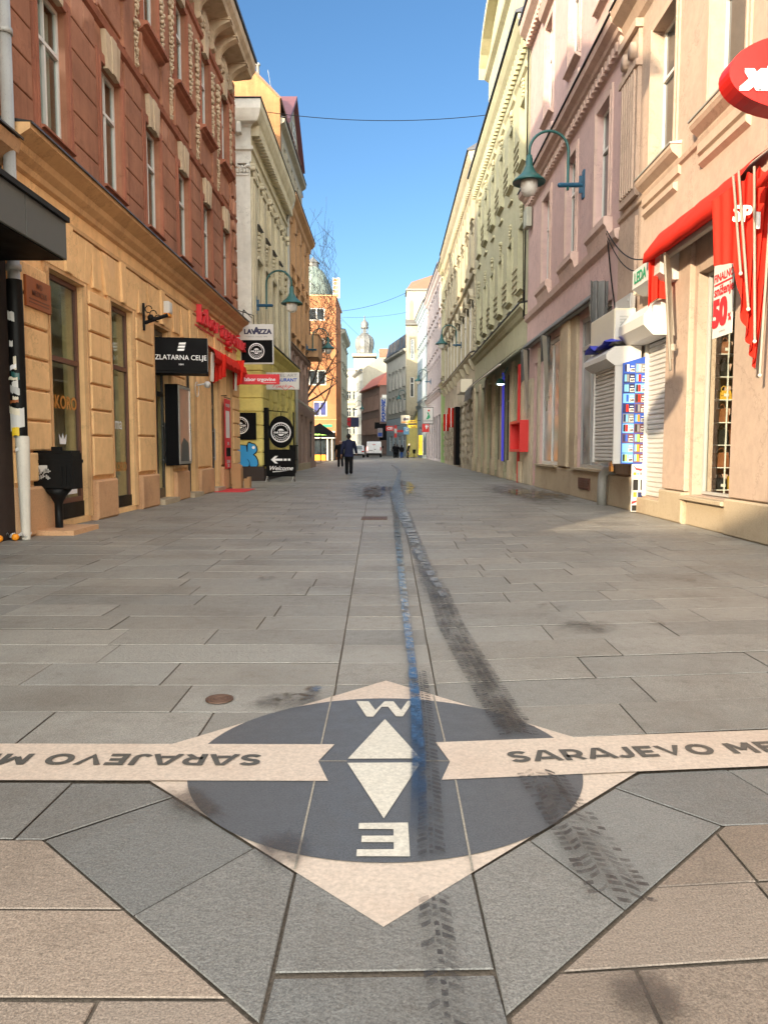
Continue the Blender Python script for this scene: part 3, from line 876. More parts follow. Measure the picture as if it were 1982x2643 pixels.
def sill(fr, ua, ub, z, root, m, d=.22, h=.13, ext=.14, brackets=False):
    b = MB(); b.fprof(fr, [(0, z - h * 1.5), (d * .5, z - h), (d * .6, z - h * .7), (d, z - h * .5), (d, z), (0, z + .03)], ua - ext, ub + ext)
    if brackets:
        for u in (ua - ext * .4, ub + ext * .4 - .14): b.fprof(fr, [(0, z - h * 3.4), (d * .3, z - h * 3.0), (d * .55, z - h * 1.5), (0, z - h * 1.5)], u, u + .14)
    return b.build('sill', MT[m], root)

def surround(fr, ua, ub, za, zb, root, m, w=.16, d=.07, head=0.0, ears=0.0, name='surround'):
    b = MB()
    b.fbox(fr, ua - w, ua, za, zb + w, 0, d); b.fbox(fr, ub, ub + w, za, zb + w, 0, d); b.fbox(fr, ua, ub, zb, zb + w, 0, d)
    b.fbox(fr, ua - w * .45, ua - w * .12, za, zb + w * .3, d, d + .025); b.fbox(fr, ub + w * .12, ub + w * .45, za, zb + w * .3, d, d + .025)
    if head:
        z = zb + w
        b.fprof(fr, [(0, z + .05), (head * .45, z + .12), (head * .5, z + .22), (head, z + .28), (head, z + .38), (0, z + .46)], ua - w - .1, ub + w + .1)
    return b.build(name, MT[m], root)

def pediment(fr, ua, ub, z, root, m, h=.75, d=.32):
    b = MB(); b.fprof(fr, [(0, z - .12), (d * .5, z - .06), (d, z), (d, z + .12), (0, z + .12)], ua - .35, ub + .35)
    c = (ua + ub) / 2
    b.fpoly(fr, [(ua - .28, z + .12), (ub + .28, z + .12), (c, z + h)], 0, d * .35)
    for s in (-1, 1):
        e = ua - .38 if s < 0 else ub + .38
        b.fpoly(fr, [(e, z + .12), (e, z + .24), (c, z + h + .16), (c, z + h)], 0, d)
    for u in (ua - .22, ub + .02): b.fprof(fr, [(0, z - .75), (d * .3, z - .65), (d * .7, z - .2), (d * .7, z - .12), (0, z - .12)], u, u + .2)
    return b.build('pediment', MT[m], root)

def cornice(fr, prof, u0, u1, root, m, name='cornice', tin='dark_tin', dent=None, m0=0, m1=0):
    b = MB(); b.fprof(fr, prof, u0, u1, m0, m1)
    if dent:      # row of small blocks under the cornice: (pitch, width, z0, z1, d)
        p, w, z0, z1, d = dent; u = u0 + .1
        while u + w < u1: b.fbox(fr, u, u + w, z0, z1, 0, d); u += p
    o = b.build(name, MT[m], root)
    if tin:
        dm = max(p[0] for p in prof); zt = max(p[1] for p in prof)
        t = MB(); t.fprof(fr, [(-.02, zt + .10), (dm + .04, zt + .012), (dm + .05, zt - .03), (dm + .02, zt - .03), (dm + .02, zt + .006), (-.02, zt + .006)], u0 - .01, u1 + .01, m0, m1)
        t.build('flashing', MT[tin], o)
    return o

def shell(b, fr, u0, u1, z0, z1, back):
    """side walls, back wall and top of a building body"""
    P = lambda u, z, d: fr.p(u, z, d)
    b.quad(P(u0, z0, 0), P(u0, z0, -back), P(u0, z1, -back), P(u0, z1, 0))
    b.quad(P(u1, z0, 0), P(u1, z0, -back), P(u1, z1, -back), P(u1, z1, 0))
    b.quad(P(u0, z0, -back), P(u1, z0, -back), P(u1, z1, -back), P(u0, z1, -back))
    b.quad(P(u0, z1, 0), P(u1, z1, 0), P(u1, z1, -back), P(u0, z1, -back))

def gable_roof(fr, u0, u1, z, ridge, dr, back, root, m='roof_tin', eave=.5, name='roof'):
    b = MB()
    b.fprof(fr, [(eave, z), (eave, z + .12), (-dr, ridge), (-back, z + .1), (-back, z)], u0, u1)
    return b.build(name, MT[m], root)

def garland(fr, u, z0, z1, root, m, w=.12, seed=0):
    b = MB(); rr = random.Random(seed); z = z1
    while z > z0:
        t = (z1 - z) / (z1 - z0); ww = w * (1.0 - .55 * t) * rr.uniform(.7, 1.25)
        for k in (-1, 0, 1):
            uu = u + k * ww * .7
            p = fr.p(uu, z + rr.uniform(-.03, .03), .03 + rr.uniform(0, .05))
            b.ball(p, ww * .55, ww * .55, ww * .6, 6, 4)
        z -= ww * 1.15
    b.fbox(fr, u - w * .35, u + w * .35, z0 - .1, z1 + .1, 0, .03)
    return b.build('stucco_garland', MT[m], root)

def console(fr, u, z0, z1, root, m, w=.3, d=.7, name='console'):
    b = MB(); h = z1 - z0; pr = [(0, z0)]
    for k in range(7):
        a = math.pi * k / 6
        pr.append((.12 + .10 * math.sin(a), z0 + .04 + .22 * (1 - math.cos(a)) / 2))
    for k in range(9):
        a = k / 8; pr.append((.15 + (d - .15) * a ** 2.2, z0 + .3 + (h - .42) * a ** .75))
    pr += [(d, z1), (0, z1)]
    b.fprof(fr, pr, u - w / 2, u + w / 2)
    b.fbox(fr, u - w * .62, u + w * .62, z1 - .06, z1 + .02, 0, d + .05)
    return b.build(name, MT[m], root)

def door_leaf(fr, ua, ub, root, z0, z1, depth, m, g='window_glass', split=1):
    b = MB(); fw = .10; d0 = -depth; d1 = d0 + .06
    n = split; w = (ub - ua) / n
    p = MB()
    for k in range(n):
        a = ua + k * w; c = a + w
        b.fbox(fr, a, a + fw, z0, z1, d0, d1); b.fbox(fr, c - fw, c, z0, z1, d0, d1)
        b.fbox(fr, a + fw, c - fw, z0, z0 + .28, d0, d1); b.fbox(fr, a + fw, c - fw, z1 - .12, z1, d0, d1)
        b.fbox(fr, a + fw, c - fw, z0 + 2.95, z0 + 3.08, d0, d1 + .01)
        p.fbox(fr, a + fw * .5, c - fw * .5, z0 + .2, z1 - .06, d0 + .02, d0 + .03)
    o = b.build('door', MT[m], root); p.build('pane', MT[g], o)
    h = MB(); h.tube([fr.p(ub - .16, z0 + 1.0, d1 + .06), fr.p(ub - .16, z0 + 2.2, d1 + .06)], .02, 6)
    for z in (1.1, 2.1): h.tube([fr.p(ub - .16, z0 + z, d1 - .01), fr.p(ub - .16, z0 + z, d1 + .06)], .014, 5)
    h.build('handle', MT['steel'], o)
    return o

# ================================================================== LEFT: the red and apricot house
LX = -6.5; fl = FL(LX)
A0, A1 = 13.35, 33.35
A = thing('red_house', 'brick red house over an apricot rusticated ground floor, nearest on the left', 'house', (LX, 23, 0))
up = [14.78 + 3.185 * i for i in range(6)]
gb = [(14.86, 16.62), (18.14, 19.72), (21.42, 22.95), (24.70, 25.95), (28.15, 29.5), (31.0, 31.9)]
wh = [(u, u + 1.36, 7.56, 10.27) for u in up] + [(u, u + 1.36, 12.68, 15.36) for u in up]
b = MB(); b.wall(fl, A0, A1, 6.5, 17.0, wh, .42); shell(b, fl, A0, A1, 6.5, 17.0, 10.5); b.build('upper_wall', MT['brick_red_render'], A)
b = MB(); b.wall(fl, A0, A1, 0, 6.5, [(a, c, .12, 5.0) for a, c in gb], .45); shell(b, fl, A0, A1, 0, 6.499, 10.5)
for a, c in gb: b.quad(fl.p(a - .5, 0, -2.6), fl.p(c + .5, 0, -2.6), fl.p(c + .5, 5.4, -2.6), fl.p(a - .5, 5.4, -2.6))
b.build('ground_floor_wall', MT['apricot_render'], A)
# rusticated piers, each with its plinth
piers = [(A0, gb[0][0])] + [(gb[i][1], gb[i + 1][0]) for i in range(5)] + [(gb[5][1], A1)]
for i, (a, c) in enumerate(piers):
    m0 = .02 if i == 0 else .16; m1 = .16 if i < 6 else -.06
    b = MB()
    if i in (1, 2, 3, 6, 0):
        z = .95; k = 0
        while z < 4.85:
            h = .9 if (k == 0 and i in (1, 2)) else .56
            if i in (2,) and k < 3: h = .95
            b.fbox(fl, a + m0, c - m1, z + .02, min(z + h, 4.98) - .02, 0, .10, .025); z += h; k += 1
    else:
        b.fbox(fl, a + m0, c - m1, .95, 4.98, 0, .08, .02)
    b.build('pier', MT['apricot_render'], A)
    b = MB(); b.fbox(fl, a + m0 - .04, c - m1 + .04, 0, .88, 0, .18, .04); b.build('plinth', MT['apricot_plinth'], A)
# flat arches over the shop openings
b = MB()
for i in range(6):
    a, c = gb[i]; m = (a + c) / 2; n = 7
    lo = a - .35 if i else A0 + .05; hi = c + .35
    for k in range(-1, n + 1):
        f = lambda t, z: m + (c - a + .5) * (t - .5) * (1 + .28 * (z - 5.05))
        t0, t1 = (k + .03) / n, (k + .97) / n
        if k in (-1, n): continue
        zt = 6.02 if k == n // 2 else 5.98
        b.fpoly(fl, [(f(t0, 5.08), 5.08), (f(t1, 5.08), 5.08), (f(t1, zt), zt), (f(t0, zt), zt)], 0, .075 if k != n // 2 else .13)
    if i < 5:
        w0 = gb[i][1] + .52; w1 = gb[i + 1][0] - .52
        b.fbox(fl, w0, w1, 5.08, 5.98, 0, .06, .015)
b.build('flat_arch_blocks', MT['apricot_render'], A)
for i, (a, c) in enumerate(gb):
    surround(fl, a, c, .12, 5.0, A, 'apricot_trim', w=.15, d=.06)
b = MB(); b.fbox(fl, A0, A1, 6.02, 6.10, 0, .09); b.build('string_course', MT['apricot_trim'], A)
cornice(fl, [(0, 6.42), (.08, 6.46), (.10, 6.56), (.22, 6.66), (.25, 6.78), (.42, 6.88), (.50, 6.93), (.50, 7.03), (0, 7.03)], A0, A1 + .3, A, 'apricot_trim')
for i in range(7):      # coursed render between the first floor windows
    b = MB()
    a = A0 + .05 if i == 0 else up[i - 1] + 1.36 + .26; c = up[i] - .26 if i < 6 else A1 - .8
    z = 7.25
    while z < 10.0:
        b.fbox(fl, a, c, z + .012, z + .62 - .012, 0, .045, .012); z += .62
    mid = (a + c) / 2
    b.fbox(fl, a + .02, mid - .02, 10.37, 11.0, 0, .045, .012); b.fbox(fl, mid + .02, c - .02, 10.37, 11.0, 0, .045, .012)
    b.build('render_courses', MT['brick_red_render'], A)
b = MB()
for i in range(14):     # quoins at the far corner
    b.fbox(fl, A1 - (.62 if i % 2 else .42), A1 + .07, 7.25 + .68 * i, 7.25 + .68 * i + .62, 0, .09, .03)
b.build('quoins', MT['brick_red_render'], A)
b = MB(); b.fprof(fl, [(0, 11.02), (.10, 11.06), (.14, 11.18), (0, 11.24)], A0, A1); b.fprof(fl, [(0, 15.72), (.08, 15.76), (.12, 15.86), (0, 15.92)], A0, A1)
b.build('string_course', MT['brick_red_trim'], A)
for i, u in enumerate(up):
    surround(fl, u, u + 1.36, 7.42, 10.27, A, 'brick_red_trim', w=.2, d=.055)
    window(fl, u, u + 1.36, 7.56, 10.27, A, .20, gm='clear_glass', curtain='curtain', tr=.66)
    sill(fl, u, u + 1.36, 7.55, A, 'brick_red_trim', d=.16, h=.08, ext=.05)
    b = MB(); c = u + .68
    for k in (-1, 0, 1):
        t = .125
        b.fpoly(fl, [(c + (k - .47) * t * 2, 10.22), (c + (k + .47) * t * 2, 10.22), (c + (k + .47) * t * 2.7, 11.02), (c + (k - .47) * t * 2.7, 11.02)], 0, .12 + (.03 if k == 0 else 0))
    b.build('keystone', MT['cream_stucco'], A)
    # second floor
    surround(fl, u, u + 1.36, 12.68, 15.36, A, 'brick_red_trim', w=.16, d=.07)
    window(fl, u, u + 1.36, 12.68, 15.36, A, .20, gm='clear_glass', curtain='curtain', tr=.66)
    sill(fl, u - .2, u + 1.56, 12.62, A, 'brick_red_trim', d=.28, h=.16, ext=.12)
    b = MB(); b.fbox(fl, u - .1, u + 1.46, 11.45, 12.2, 0, .05, .02); b.fbox(fl, u - .3, u - .18, 11.3, 12.35, 0, .09); b.fbox(fl, u + 1.54, u + 1.66, 11.3, 12.35, 0, .09); b.build('apron_panel', MT['brick_red_render'], A)
    for s, uu in ((0, u - .42), (1, u + 1.36 + .42)):
        garland(fl, uu, 12.75, 15.2, A, 'cream_stucco', .15, i * 2 + s); 
    garland(fl, u - .55, 11.35, 12.45, A, 'cream_stucco', .10, 50 + i)
    b = MB()
    b.fpoly(fl, [(u + .45, 15.32), (u + .91, 15.32), (u + 1.02, 16.05), (u + .34, 16.05)], 0, .14); b.build('keystone', MT['cream_stucco'], A)
    console(fl, u - .32, 15.95, 17.05, A, 'cream_stucco', .34, .78); console(fl, u + 1.68, 15.95, 17.05, A, 'cream_stucco', .34, .78)
    b = MB(); rr = random.Random(i)    # shell ornament in the frieze
    for k in range(9):
        a = math.pi * k / 8
        b.tube([fl.p(u + .68 + .06 * math.cos(a), 16.1, .04), fl.p(u + .68 + .34 * math.cos(a), 16.15 + .34 * math.sin(a), .13), fl.p(u + .68 + .55 * math.cos(a), 16.2 + .62 * math.sin(a), .07)], [.03, .07, .05], 6)
    for k in range(10):
        b.ball(fl.p(u + .68 + rr.uniform(-.6, .6), 16.05 + rr.uniform(-.1, .25), .05), .09, .09, .09, 6, 4)
    b.build('shell_ornament', MT['cream_stucco'], A)
cornice(fl, [(0, 16.98), (.75, 17.06), (.80, 17.2), (.92, 17.36), (.95, 17.62), (0, 17.7)], A0, A1 + .35, A, 'cream_stucco', name='eave')
gable_roof(fl, A0, A1 + .4, 17.72, 27.0, 5.0, 10.5, A, 'roof_tin', eave=1.0)
# shop windows and doors of the ground floor
for i, (a, c) in enumerate(gb):
    if i in (0, 1):
        w = window(fl, a + .02, c - .02, .45 if i == 0 else .15, 4.98, A, .17, fm='brown_frame', gm='shop_glass', tr=.64 if i == 0 else .70, mull=0, fw=.10, low=None)
        b = MB(); b.fbox(fl, a + .02, c - .02, .13, .45 if i == 0 else .40, -.19, -.08); b.build('kick_plate', MT['black_metal'], w)
    elif i in (2, 3, 4):
        door_leaf(fl, a + .03, c - .03, A, .14, 4.96, .20, 'dark_frame', 'shop_glass', 2 if i == 2 else 1)
        s = MB(); s.fbox(fl, a, c, 0, .14, -.3, .28); s.build('step', MT['limestone_plinth'], A)
    else:
        window(fl, a + .02, c - .02, .5, 4.9, A, .2, fm='white_frame', gm='shop_glass', tr=.7, mull=0)
# lettering stuck on the two shop windows
def sticker(root, fr, items):
    for txt, u, z, h, m, kw in items:
        b = MB(); fill_text(b, fr, txt, u, z, h, -.13, .004, **kw); b.build('window_lettering', MT[m], root)
frm = Fr((LX, 40), (LX, 0), (1, 0))      # reads left to right from the street: u runs towards the camera
def mir(D): return 40 - D
sticker(A, fl, [('USKORO', 14.95, 2.38, .26, 'gold_letter', dict(bold=.02, sx=1.0)), ('USKORO', 18.22, 1.02, .22, 'gold_letter', dict(bold=.02)),
                ('kroma', 18.12, 2.05, .30, 'white_letter', dict(bold=.005)), ('G', 18.33, 2.62, .34, 'white_letter', dict(bold=.01)), ('G', 15.55, 1.18, .34, 'white_letter', dict(bold=.015))])
b = MB()
for (u, z) in ((15.72, 1.66), (18.5, 3.05)):
    b.fpoly(fl, [(u - .14, z), (u + .14, z), (u + .18, z + .20), (u + .07, z + .09), (u, z + .22), (u - .07, z + .09), (u - .18, z + .20)], -.13, -.125)
b.fpoly(fl, [(15.35, .62), (16.35, .62), (16.35, .92), (15.35, .92)], -.13, -.125)
b.build('window_lettering', MT['white_letter'], A)

# ================================================================== LEFT, nearest: the dark shopfront house with the canopy
paint('dark_stone', (.028, .016, .012), rough=.7, var=.5, scale=4, bump=.2, dirt=.5)
N = thing('dark_shopfront_house', 'dark shopfront wall cut by the left edge beside the grey drainpipe', 'house', (LX, 5, 0))
N0, N1 = 0.1, 13.33
nb = [(.5 + 3.2 * i, 2.3 + 3.2 * i) for i in range(4)]
b = MB(); b.wall(fl, N0, N1, 0, 6.5, [(a, c, .3, 4.3) for a, c in nb], .4); shell(b, fl, N0, N1, 0, 6.499, 10); b.build('ground_floor_wall', MT['dark_stone'], N)
b = MB(); b.wall(fl, N0, N1, 6.5, 16.4, [(a, c, z, z + 2.6) for a, c in nb for z in (7.6, 12.2)], .3); shell(b, fl, N0, N1, 6.5, 16.4, 10); b.build('upper_wall', MT['ochre_render'], N)
for a, c in nb:
    window(fl, a, c, .3, 4.3, N, .35, fm='dark_frame')
    for z in (7.6, 12.2): window(fl, a, c, z, z + 2.6, N, .25); 
gable_roof(fl, N0, N1, 16.4, 24.2, 5.0, 10, N, eave=.7)
cornice(fl, [(0, 6.3), (.3, 6.5), (.35, 6.7), (0, 6.75)], N0, N1, N, 'ochre_render')
cn = thing('canopy', 'charcoal panelled shop canopy projecting at the upper left edge', 'canopy', (LX, 8, 4.5))
b = MB()
ce = atX(172, 600, LX + 1.28)[1]
for k in range(5):
    u1 = ce - 1.42 * k; b.fbox(fl, u1 - 1.40, u1, 4.62, 5.22, 1.22, 1.28, .008)
b.fbox(fl, ce - .05, ce + .02, 4.62, 5.22, 0, 1.22)
b.build('fascia', MT['charcoal_panel'], cn)
b = MB(); b.fbox(fl, ce - 7.2, ce + .04, 5.22, 5.30, 0, 1.33); b.build('top_cover', MT['black_metal'], cn)
b = MB(); b.fbox(fl, ce - 7.1, ce - .06, 4.60, 4.66, .02, 1.24); b.build('soffit', MT['black_panel'], cn)
dp = thing('drainpipe', 'grey drainpipe with stickers at the corner of the red house', 'drainpipe', (-6.28, 13.18, 0))
b = MB(); b.tube([(-6.30, 13.2, 1.75), (-6.30, 13.2, 16.6)], .10, 10); b.tube([(-6.3, 13.2, 16.5), (-6.0, 13.2, 17.1)], .1, 10)
for z in (4.6, 8.4, 12): b.lathe((-6.30, 13.2, z), [(.10, -.05), (.125, -.05), (.125, .05), (.10, .05)], 12)
b.build('upper_pipe', MT['grey_pipe'], dp)
b = MB(); b.lathe((-6.26, 13.2, 0), [(.075, 0), (.08, .3), (.105, 1.2), (.115, 1.74), (.10, 1.78)], 14); b.build('cast_shoe', MT['white_pipe'], dp)
b = MB(); b.lathe((-6.30, 13.2, 0), [(.125, 1.78), (.13, 3.9), (.125, 4.4)], 14); b.build('black_sleeve', MT['black_metal'], dp)
rr = random.Random(3)
for k, (z, h, w, m) in enumerate(((3.78, .15, .13, 'white_panel'), (3.32, .10, .07, 'white_panel'), (3.0, .22, .05, 'cream_plastic'), (2.93, .07, .11, 'white_letter'), (2.79, .11, .13, 'lamp_teal'), (2.74, .05, .2, 'cream_plastic'), (2.6, .2, .10, 'white_panel'), (2.55, .12, .16, 'grey_frame'), (2.40, .08, .09, 'cream_plastic'), (2.36, .05, .15, 'copper_plaque'), (2.06, .32, .24, 'white_panel'), (2.2, .12, .2, 'cream_plastic'), (1.85, .14, .12, 'yellow_paint'), (1.55, .07, .06, 'white_panel'))):
    b = MB(); a0 = -1.55 + rr.uniform(-.35, .35); da = w / .14 / 2; n = 6; r = .138 if z > 1.78 else .120
    P = []
    for i in range(n + 1):
        a = a0 - da + 2 * da * i / n
        tl_ = (i / n - .5) * w * ((k * 37) % 7 - 3) * .12; r_ = r + .0012 * k
        P += [(-6.30 + r_ * math.cos(a), 13.2 + r_ * math.sin(a), z - h / 2 + tl_ + rr.uniform(-.01, .01)), (-6.30 + r_ * math.cos(a), 13.2 + r_ * math.sin(a), z + h / 2 + tl_ + rr.uniform(-.012, .012))]
    b.add(P, [(2 * i, 2 * i + 2, 2 * i + 3, 2 * i + 1) for i in range(n)]); b.build('sticker', MT[m], dp)

# ================================================================== LEFT, third: white pilaster house over a yellow ground floor
B0, B1, BX, BG = 38.0, 51.0, -6.6, -6.18
fb = FL(BX); fbe = FF(B0)
B = thing('white_pilaster_house', 'white house with pilasters and bracketed cornice over a yellow ground floor', 'house', (BX, 44, 0))
bu = [39.35 + 2.48 * i for i in range(5)]
bw = [(u, u + 1.15, 12.72, 14.9) for u in bu] + [(u, u + 1.15, 8.0, 11.0) for u in bu]
b = MB(); b.wall(fb, B0, B1, 6.6, 17.2, bw, .35); shell(b, fb, B0, B1, 6.6, 17.2, 11); b.build('upper_wall', MT['sand_stucco'], B)
fg = FL(BG); fge = FF(B0 - .15)
gy = [(39.9, 41.1), (43.0, 44.2), (46.1, 47.3), (48.9, 50.1)]
b = MB(); b.wall(fg, B0 - .15, B1, 0, 6.35, [(a, c, .5, 5.0) for a, c in gy], .3); shell(b, fg, B0 - .15, B1, 0, 6.35, 11.4); b.build('ground_floor_wall', MT['yellow_render'], B)
for a, c in gy: window(fg, a, c, .5, 5.0, B, .25, fm='dark_frame', mull=0)
def courses(fr, a, c):
    b = MB(); z = .75
    while z < 5.9: b.fbox(fr, a, c, z + .02, z + .64, 0, .07, .02); z += .66
    b.build('rusticated_courses', MT['yellow_render'], B)
courses(fge, -12, BG + .02)
for a, c in [(B0 - .15, 39.75)] + [(gy[k][1] + .12, gy[k + 1][0] - .12) for k in range(3)] + [(50.2, B1)]: courses(fg, a, c)
b = MB(); b.fbox(fge, -12, BG + .1, 0, .72, 0, .12); b.fbox(fg, B0 - .15, B1, 0, .6, 0, .1); b.build('plinth', MT['dark_stone'], B)
cornice(fg, [(0, 5.95), (.10, 6.1), (.16, 6.3), (.40, 6.62), (.42, 6.72), (-.4, 6.80)], B0 - .15, B1, B, 'yellow_render', m0=-1)
cornice(fge, [(0, 5.95), (.10, 6.1), (.16, 6.3), (.40, 6.62), (.42, 6.72), (-.4, 6.80)], -12, BG, B, 'yellow_render', m1=1, name='side_cornice')
ent = [(0, 15.25), (.06, 15.27), (.06, 15.75), (.16, 15.8), (.18, 15.95), (.05, 16.0), (.05, 16.85), (.18, 16.95), (.42, 17.0), (.5, 17.15), (.58, 17.4), (.62, 17.5), (.62, 17.92), (0, 17.98)]
cornice(fb, ent, B0, B1, B, 'sand_stucco', dent=(.42, .2, 16.5, 16.98, .45), m0=-1)
cornice(fbe, ent, -13, BX, B, 'white_render', dent=(.52, .22, 16.5, 16.98, .42), name='side_cornice', m1=1)
b = MB(); b.fbox(fbe, -13, BX, 6.6, 15.3, 0, .02); b.build('side_wall', MT['white_render'], B)
for x in (-7.22, -8.35, -9.5):
    b = MB(); b.fbox(fbe, x - .05, x + .62, 6.9, 14.6, .01, .13); b.fbox(fbe, x - .12, x + .69, 6.8, 7.4, .01, .18); b.build('pilaster', MT['white_render'], B)
def capital(fr, u0, u1, z0, z1, d, root, m):
    b = MB(); b.fbox(fr, u0 - .06, u1 + .06, z1 - .12, z1, 0, d + .1); b.fbox(fr, u0, u1, z0, z0 + .08, 0, d + .05)
    for s in (u0 + .02, u1 - .02):
        b.tube([fr.p(s, z1 - .22, 0), fr.p(s, z1 - .22, d + .10)], .11, 8)
    n = 4
    for k in range(n): b.ball(fr.p(u0 + (u1 - u0) * (k + .5) / n, z0 + .25, d), .09, .07, .16, 6, 4)
    for k in range(3): b.ball(fr.p(u0 + (u1 - u0) * (k + 1) / 4, z1 - .28, d + .03), .08, .07, .1, 6, 4)
    b.build('capital', MT[m], root)
for x in (-7.27, -8.40): capital(fbe, x, x + .62, 14.6, 15.25, .13, B, 'white_render')
for i in range(6):
    u = B0 + .02 if i == 0 else bu[i - 1] + 1.15 + .3; w = bu[i] - .3 - u if i < 5 else B1 - u - .3
    b = MB(); b.fbox(fb, u, u + w, 7.3, 14.5, 0, .12); b.fbox(fb, u + w * .2, u + w * .8, 7.5, 14.3, .12, .16); b.build('pilaster', MT['sand_stucco'], B)
    capital(fb, u, u + w, 14.5, 15.2, .14, B, 'sand_stucco')
for i, u in enumerate(bu):
    window(fb, u, u + 1.15, 12.72, 14.9, B, .3, fm='grey_frame', gm='sky_glass'); sill(fb, u, u + 1.15, 12.7, B, 'dark_tin', d=.2, h=.05)
    window(fb, u, u + 1.15, 8.0, 11.0, B, .3, fm='grey_frame', gm='sky_glass')
    garland(fb, u + .57, 11.5, 12.4, B, 'sand_stucco', .22, 100 + i)
    b = MB(); b.fpoly(fb, [(u - .2, 11.0)] + [(u + .575 - .775 * math.cos(math.pi * k / 8), 11.0 + .3 * math.sin(math.pi * k / 8)) for k in range(9)], 0, .16); b.build('window_hood', MT['sand_stucco'], B)
gable_roof(fb, B0 + 5.5, B1, 17.98, 24.0, 5.2, 11, B, eave=.5)
b = MB(); b.tube([fb.p(50.6, 17.9, .55), fb.p(50.7, 17.2, .5), fb.p(50.75, 16.6, .2), fb.p(50.8, 16.2, .14), fb.p(50.8, 6.9, .14), fb.p(50.8, 6.5, .6), fb.p(50.8, .2, .58)], .11, 8); b.build('drainpipe', MT['grey_pipe'], B)
def facade(root, fr, u0, u1, z0, z1, floors, bays, m, trim=None, fm='white_frame', gm='window_glass', depth=.25, back=8, sl=True, sw=.14, head=0, mull=1, tr=.66, name='wall', sd=.06):
    holes = [(u, u + w, a, c) for u, w in bays for a, c in floors]
    b = MB(); b.wall(fr, u0, u1, z0, z1, holes, depth + .05); shell(b, fr, u0, u1, z0, z1, back)
    o = b.build(name, MT[m], root)
    for u, c, a, e in holes:
        window(fr, u, c, a, e, root, depth, fm=fm, gm=gm, mull=mull, tr=tr)
        if trim:
            surround(fr, u, c, a, e, root, trim, w=sw, d=sd, head=head)
            if sl: sill(fr, u, c, a, root, trim, d=.2, h=.1, ext=.16)
    return o

# ================================================================== LEFT, fourth: mauve and ochre house with the tall gable
CX = -6.6; fc = FL(CX); C0, C1 = 51.2, 64.2
CH = thing('ochre_gable_house', 'ochre house with mauve lower floors and a tall sunlit gable wall', 'house', (CX, 58, 0))
cb = [(52.6 + 2.95 * i, 1.5) for i in range(4)]
facade(CH, fc, C0, C1, 8.5, 18.0, [(9.4, 12.6), (13.9, 17.0)], cb, 'ochre_render', 'ochre_render', gm='sky_glass', back=12, head=.2, name='upper_wall')
b = MB(); b.wall(fc, C0, C1, 0, 8.5, [(u, u + 1.5, .5, 4.2) for u, w in cb] + [(u, u + 1.5, 5.2, 7.6) for u, w in cb], .3); shell(b, fc, C0, C1, 0, 8.499, 12); b.build('lower_wall', MT['mauve_render'], CH)
for u, w in cb:
    window(fc, u, u + w, .5, 4.2, CH, .25, fm='dark_frame', mull=0); window(fc, u, u + w, 5.2, 7.6, CH, .25, fm='brown_frame', gm='sky_glass')
    b = MB(); c = u + .75
    b.fpoly(fc, [(c - .95, 7.3)] + [(c - .95 * math.cos(math.pi * k / 8), 7.45 + .85 * math.sin(math.pi * k / 8)) for k in range(9)] + [(c + .95, 7.3), (c + .75, 7.3)] + [(c + .75 * math.cos(math.pi * k / 8), 7.4 + .65 * math.sin(math.pi * k / 8)) for k in range(9)], 0, .12)
    b.build('window_hood', MT['mauve_render'], CH)
cornice(fc, [(0, 8.3), (.2, 8.4), (.25, 8.55), (0, 8.6)], C0, C1, CH, 'mauve_render')
for k in range(5):
    u = C0 + .3 + 2.95 * k
    b = MB(); b.fbox(fc, u, u + .55, 8.7, 17.4, 0, .16); b.fbox(fc, u - .06, u + .61, 16.4, 17.2, 0, .22); b.fbox(fc, u + .1, u + .45, 12.8, 13.7, .16, .24, .05); b.build('pilaster', MT['ochre_render'], CH)
cornice(fc, [(0, 17.2), (.25, 17.5), (.3, 17.8), (.6, 18.05), (.62, 18.25), (0, 18.3)], C0 + .3, C1 + .2, CH, 'ochre_render', name='eave')
# attic storey, dormer gable and the bare side gable
fa = FL(-7.0)
facade(CH, fa, C0 + .2, C1, 18.3, 22.6, [(19.3, 21.6)], [(52.7 + 1.9 * i, .95) for i in range(6)], 'pale_cream_render', 'pale_cream_render', back=4, gm='sky_glass', name='attic_wall')
cornice(fa, [(0, 22.4), (.3, 22.6), (.35, 22.8), (0, 22.9)], C0 + .2, C1 + .1, CH, 'pale_cream_render')
b = MB(); b.fpoly(fa, [(54.2, 22.9), (63.2, 22.9), (63.2, 23.6), (58.4, 27.0), (54.2, 23.8)], -4, 0); b.build('dormer_gable', MT['pale_cream_render'], CH)
window(fa, 57.7, 59.2, 23.4, 25.2, CH, -.05, fm='grey_frame', gm='sky_glass')
b = MB(); b.fpoly(fa, [(54.0, 23.9), (58.4, 27.25), (63.4, 23.7), (63.4, 23.5), (58.4, 27.0), (54.0, 23.6)], -5.5, .35); b.build('dormer_roof', MT['purple_roof'], CH)
fce = FF(C0)
b = MB(); b.fpoly(fce, [(-18.5, 0), (-6.62, 0), (-6.62, 18.9), (-6.95, 19.6), (-6.95, 24.0), (-9.5, 26.55), (-11.2, 28.2), (-18.5, 20)], -.5, 0); b.build('gable_wall', MT['gable_render'], CH)
b = MB(); b.fpoly(fce, [(-6.85, 24.0), (-11.2, 28.35), (-18.6, 20.2), (-18.6, 20.0), (-11.2, 28.2), (-6.9, 23.9)], -13, .08); b.build('roof', MT['brown_tiles'], CH)
b = MB(); b.lathe((-8.4, C0 + .5, 25.2), [(.10, 0), (.10, 1.0), (.16, 1.02), (.16, 1.12), (0, 1.2)], 8); b.tube([(-7.5, C0 + .4, 24.4), (-7.75, C0 + .4, 25.9)], .015, 4); b.build('chimney_flue', MT['grey_pipe'], CH)
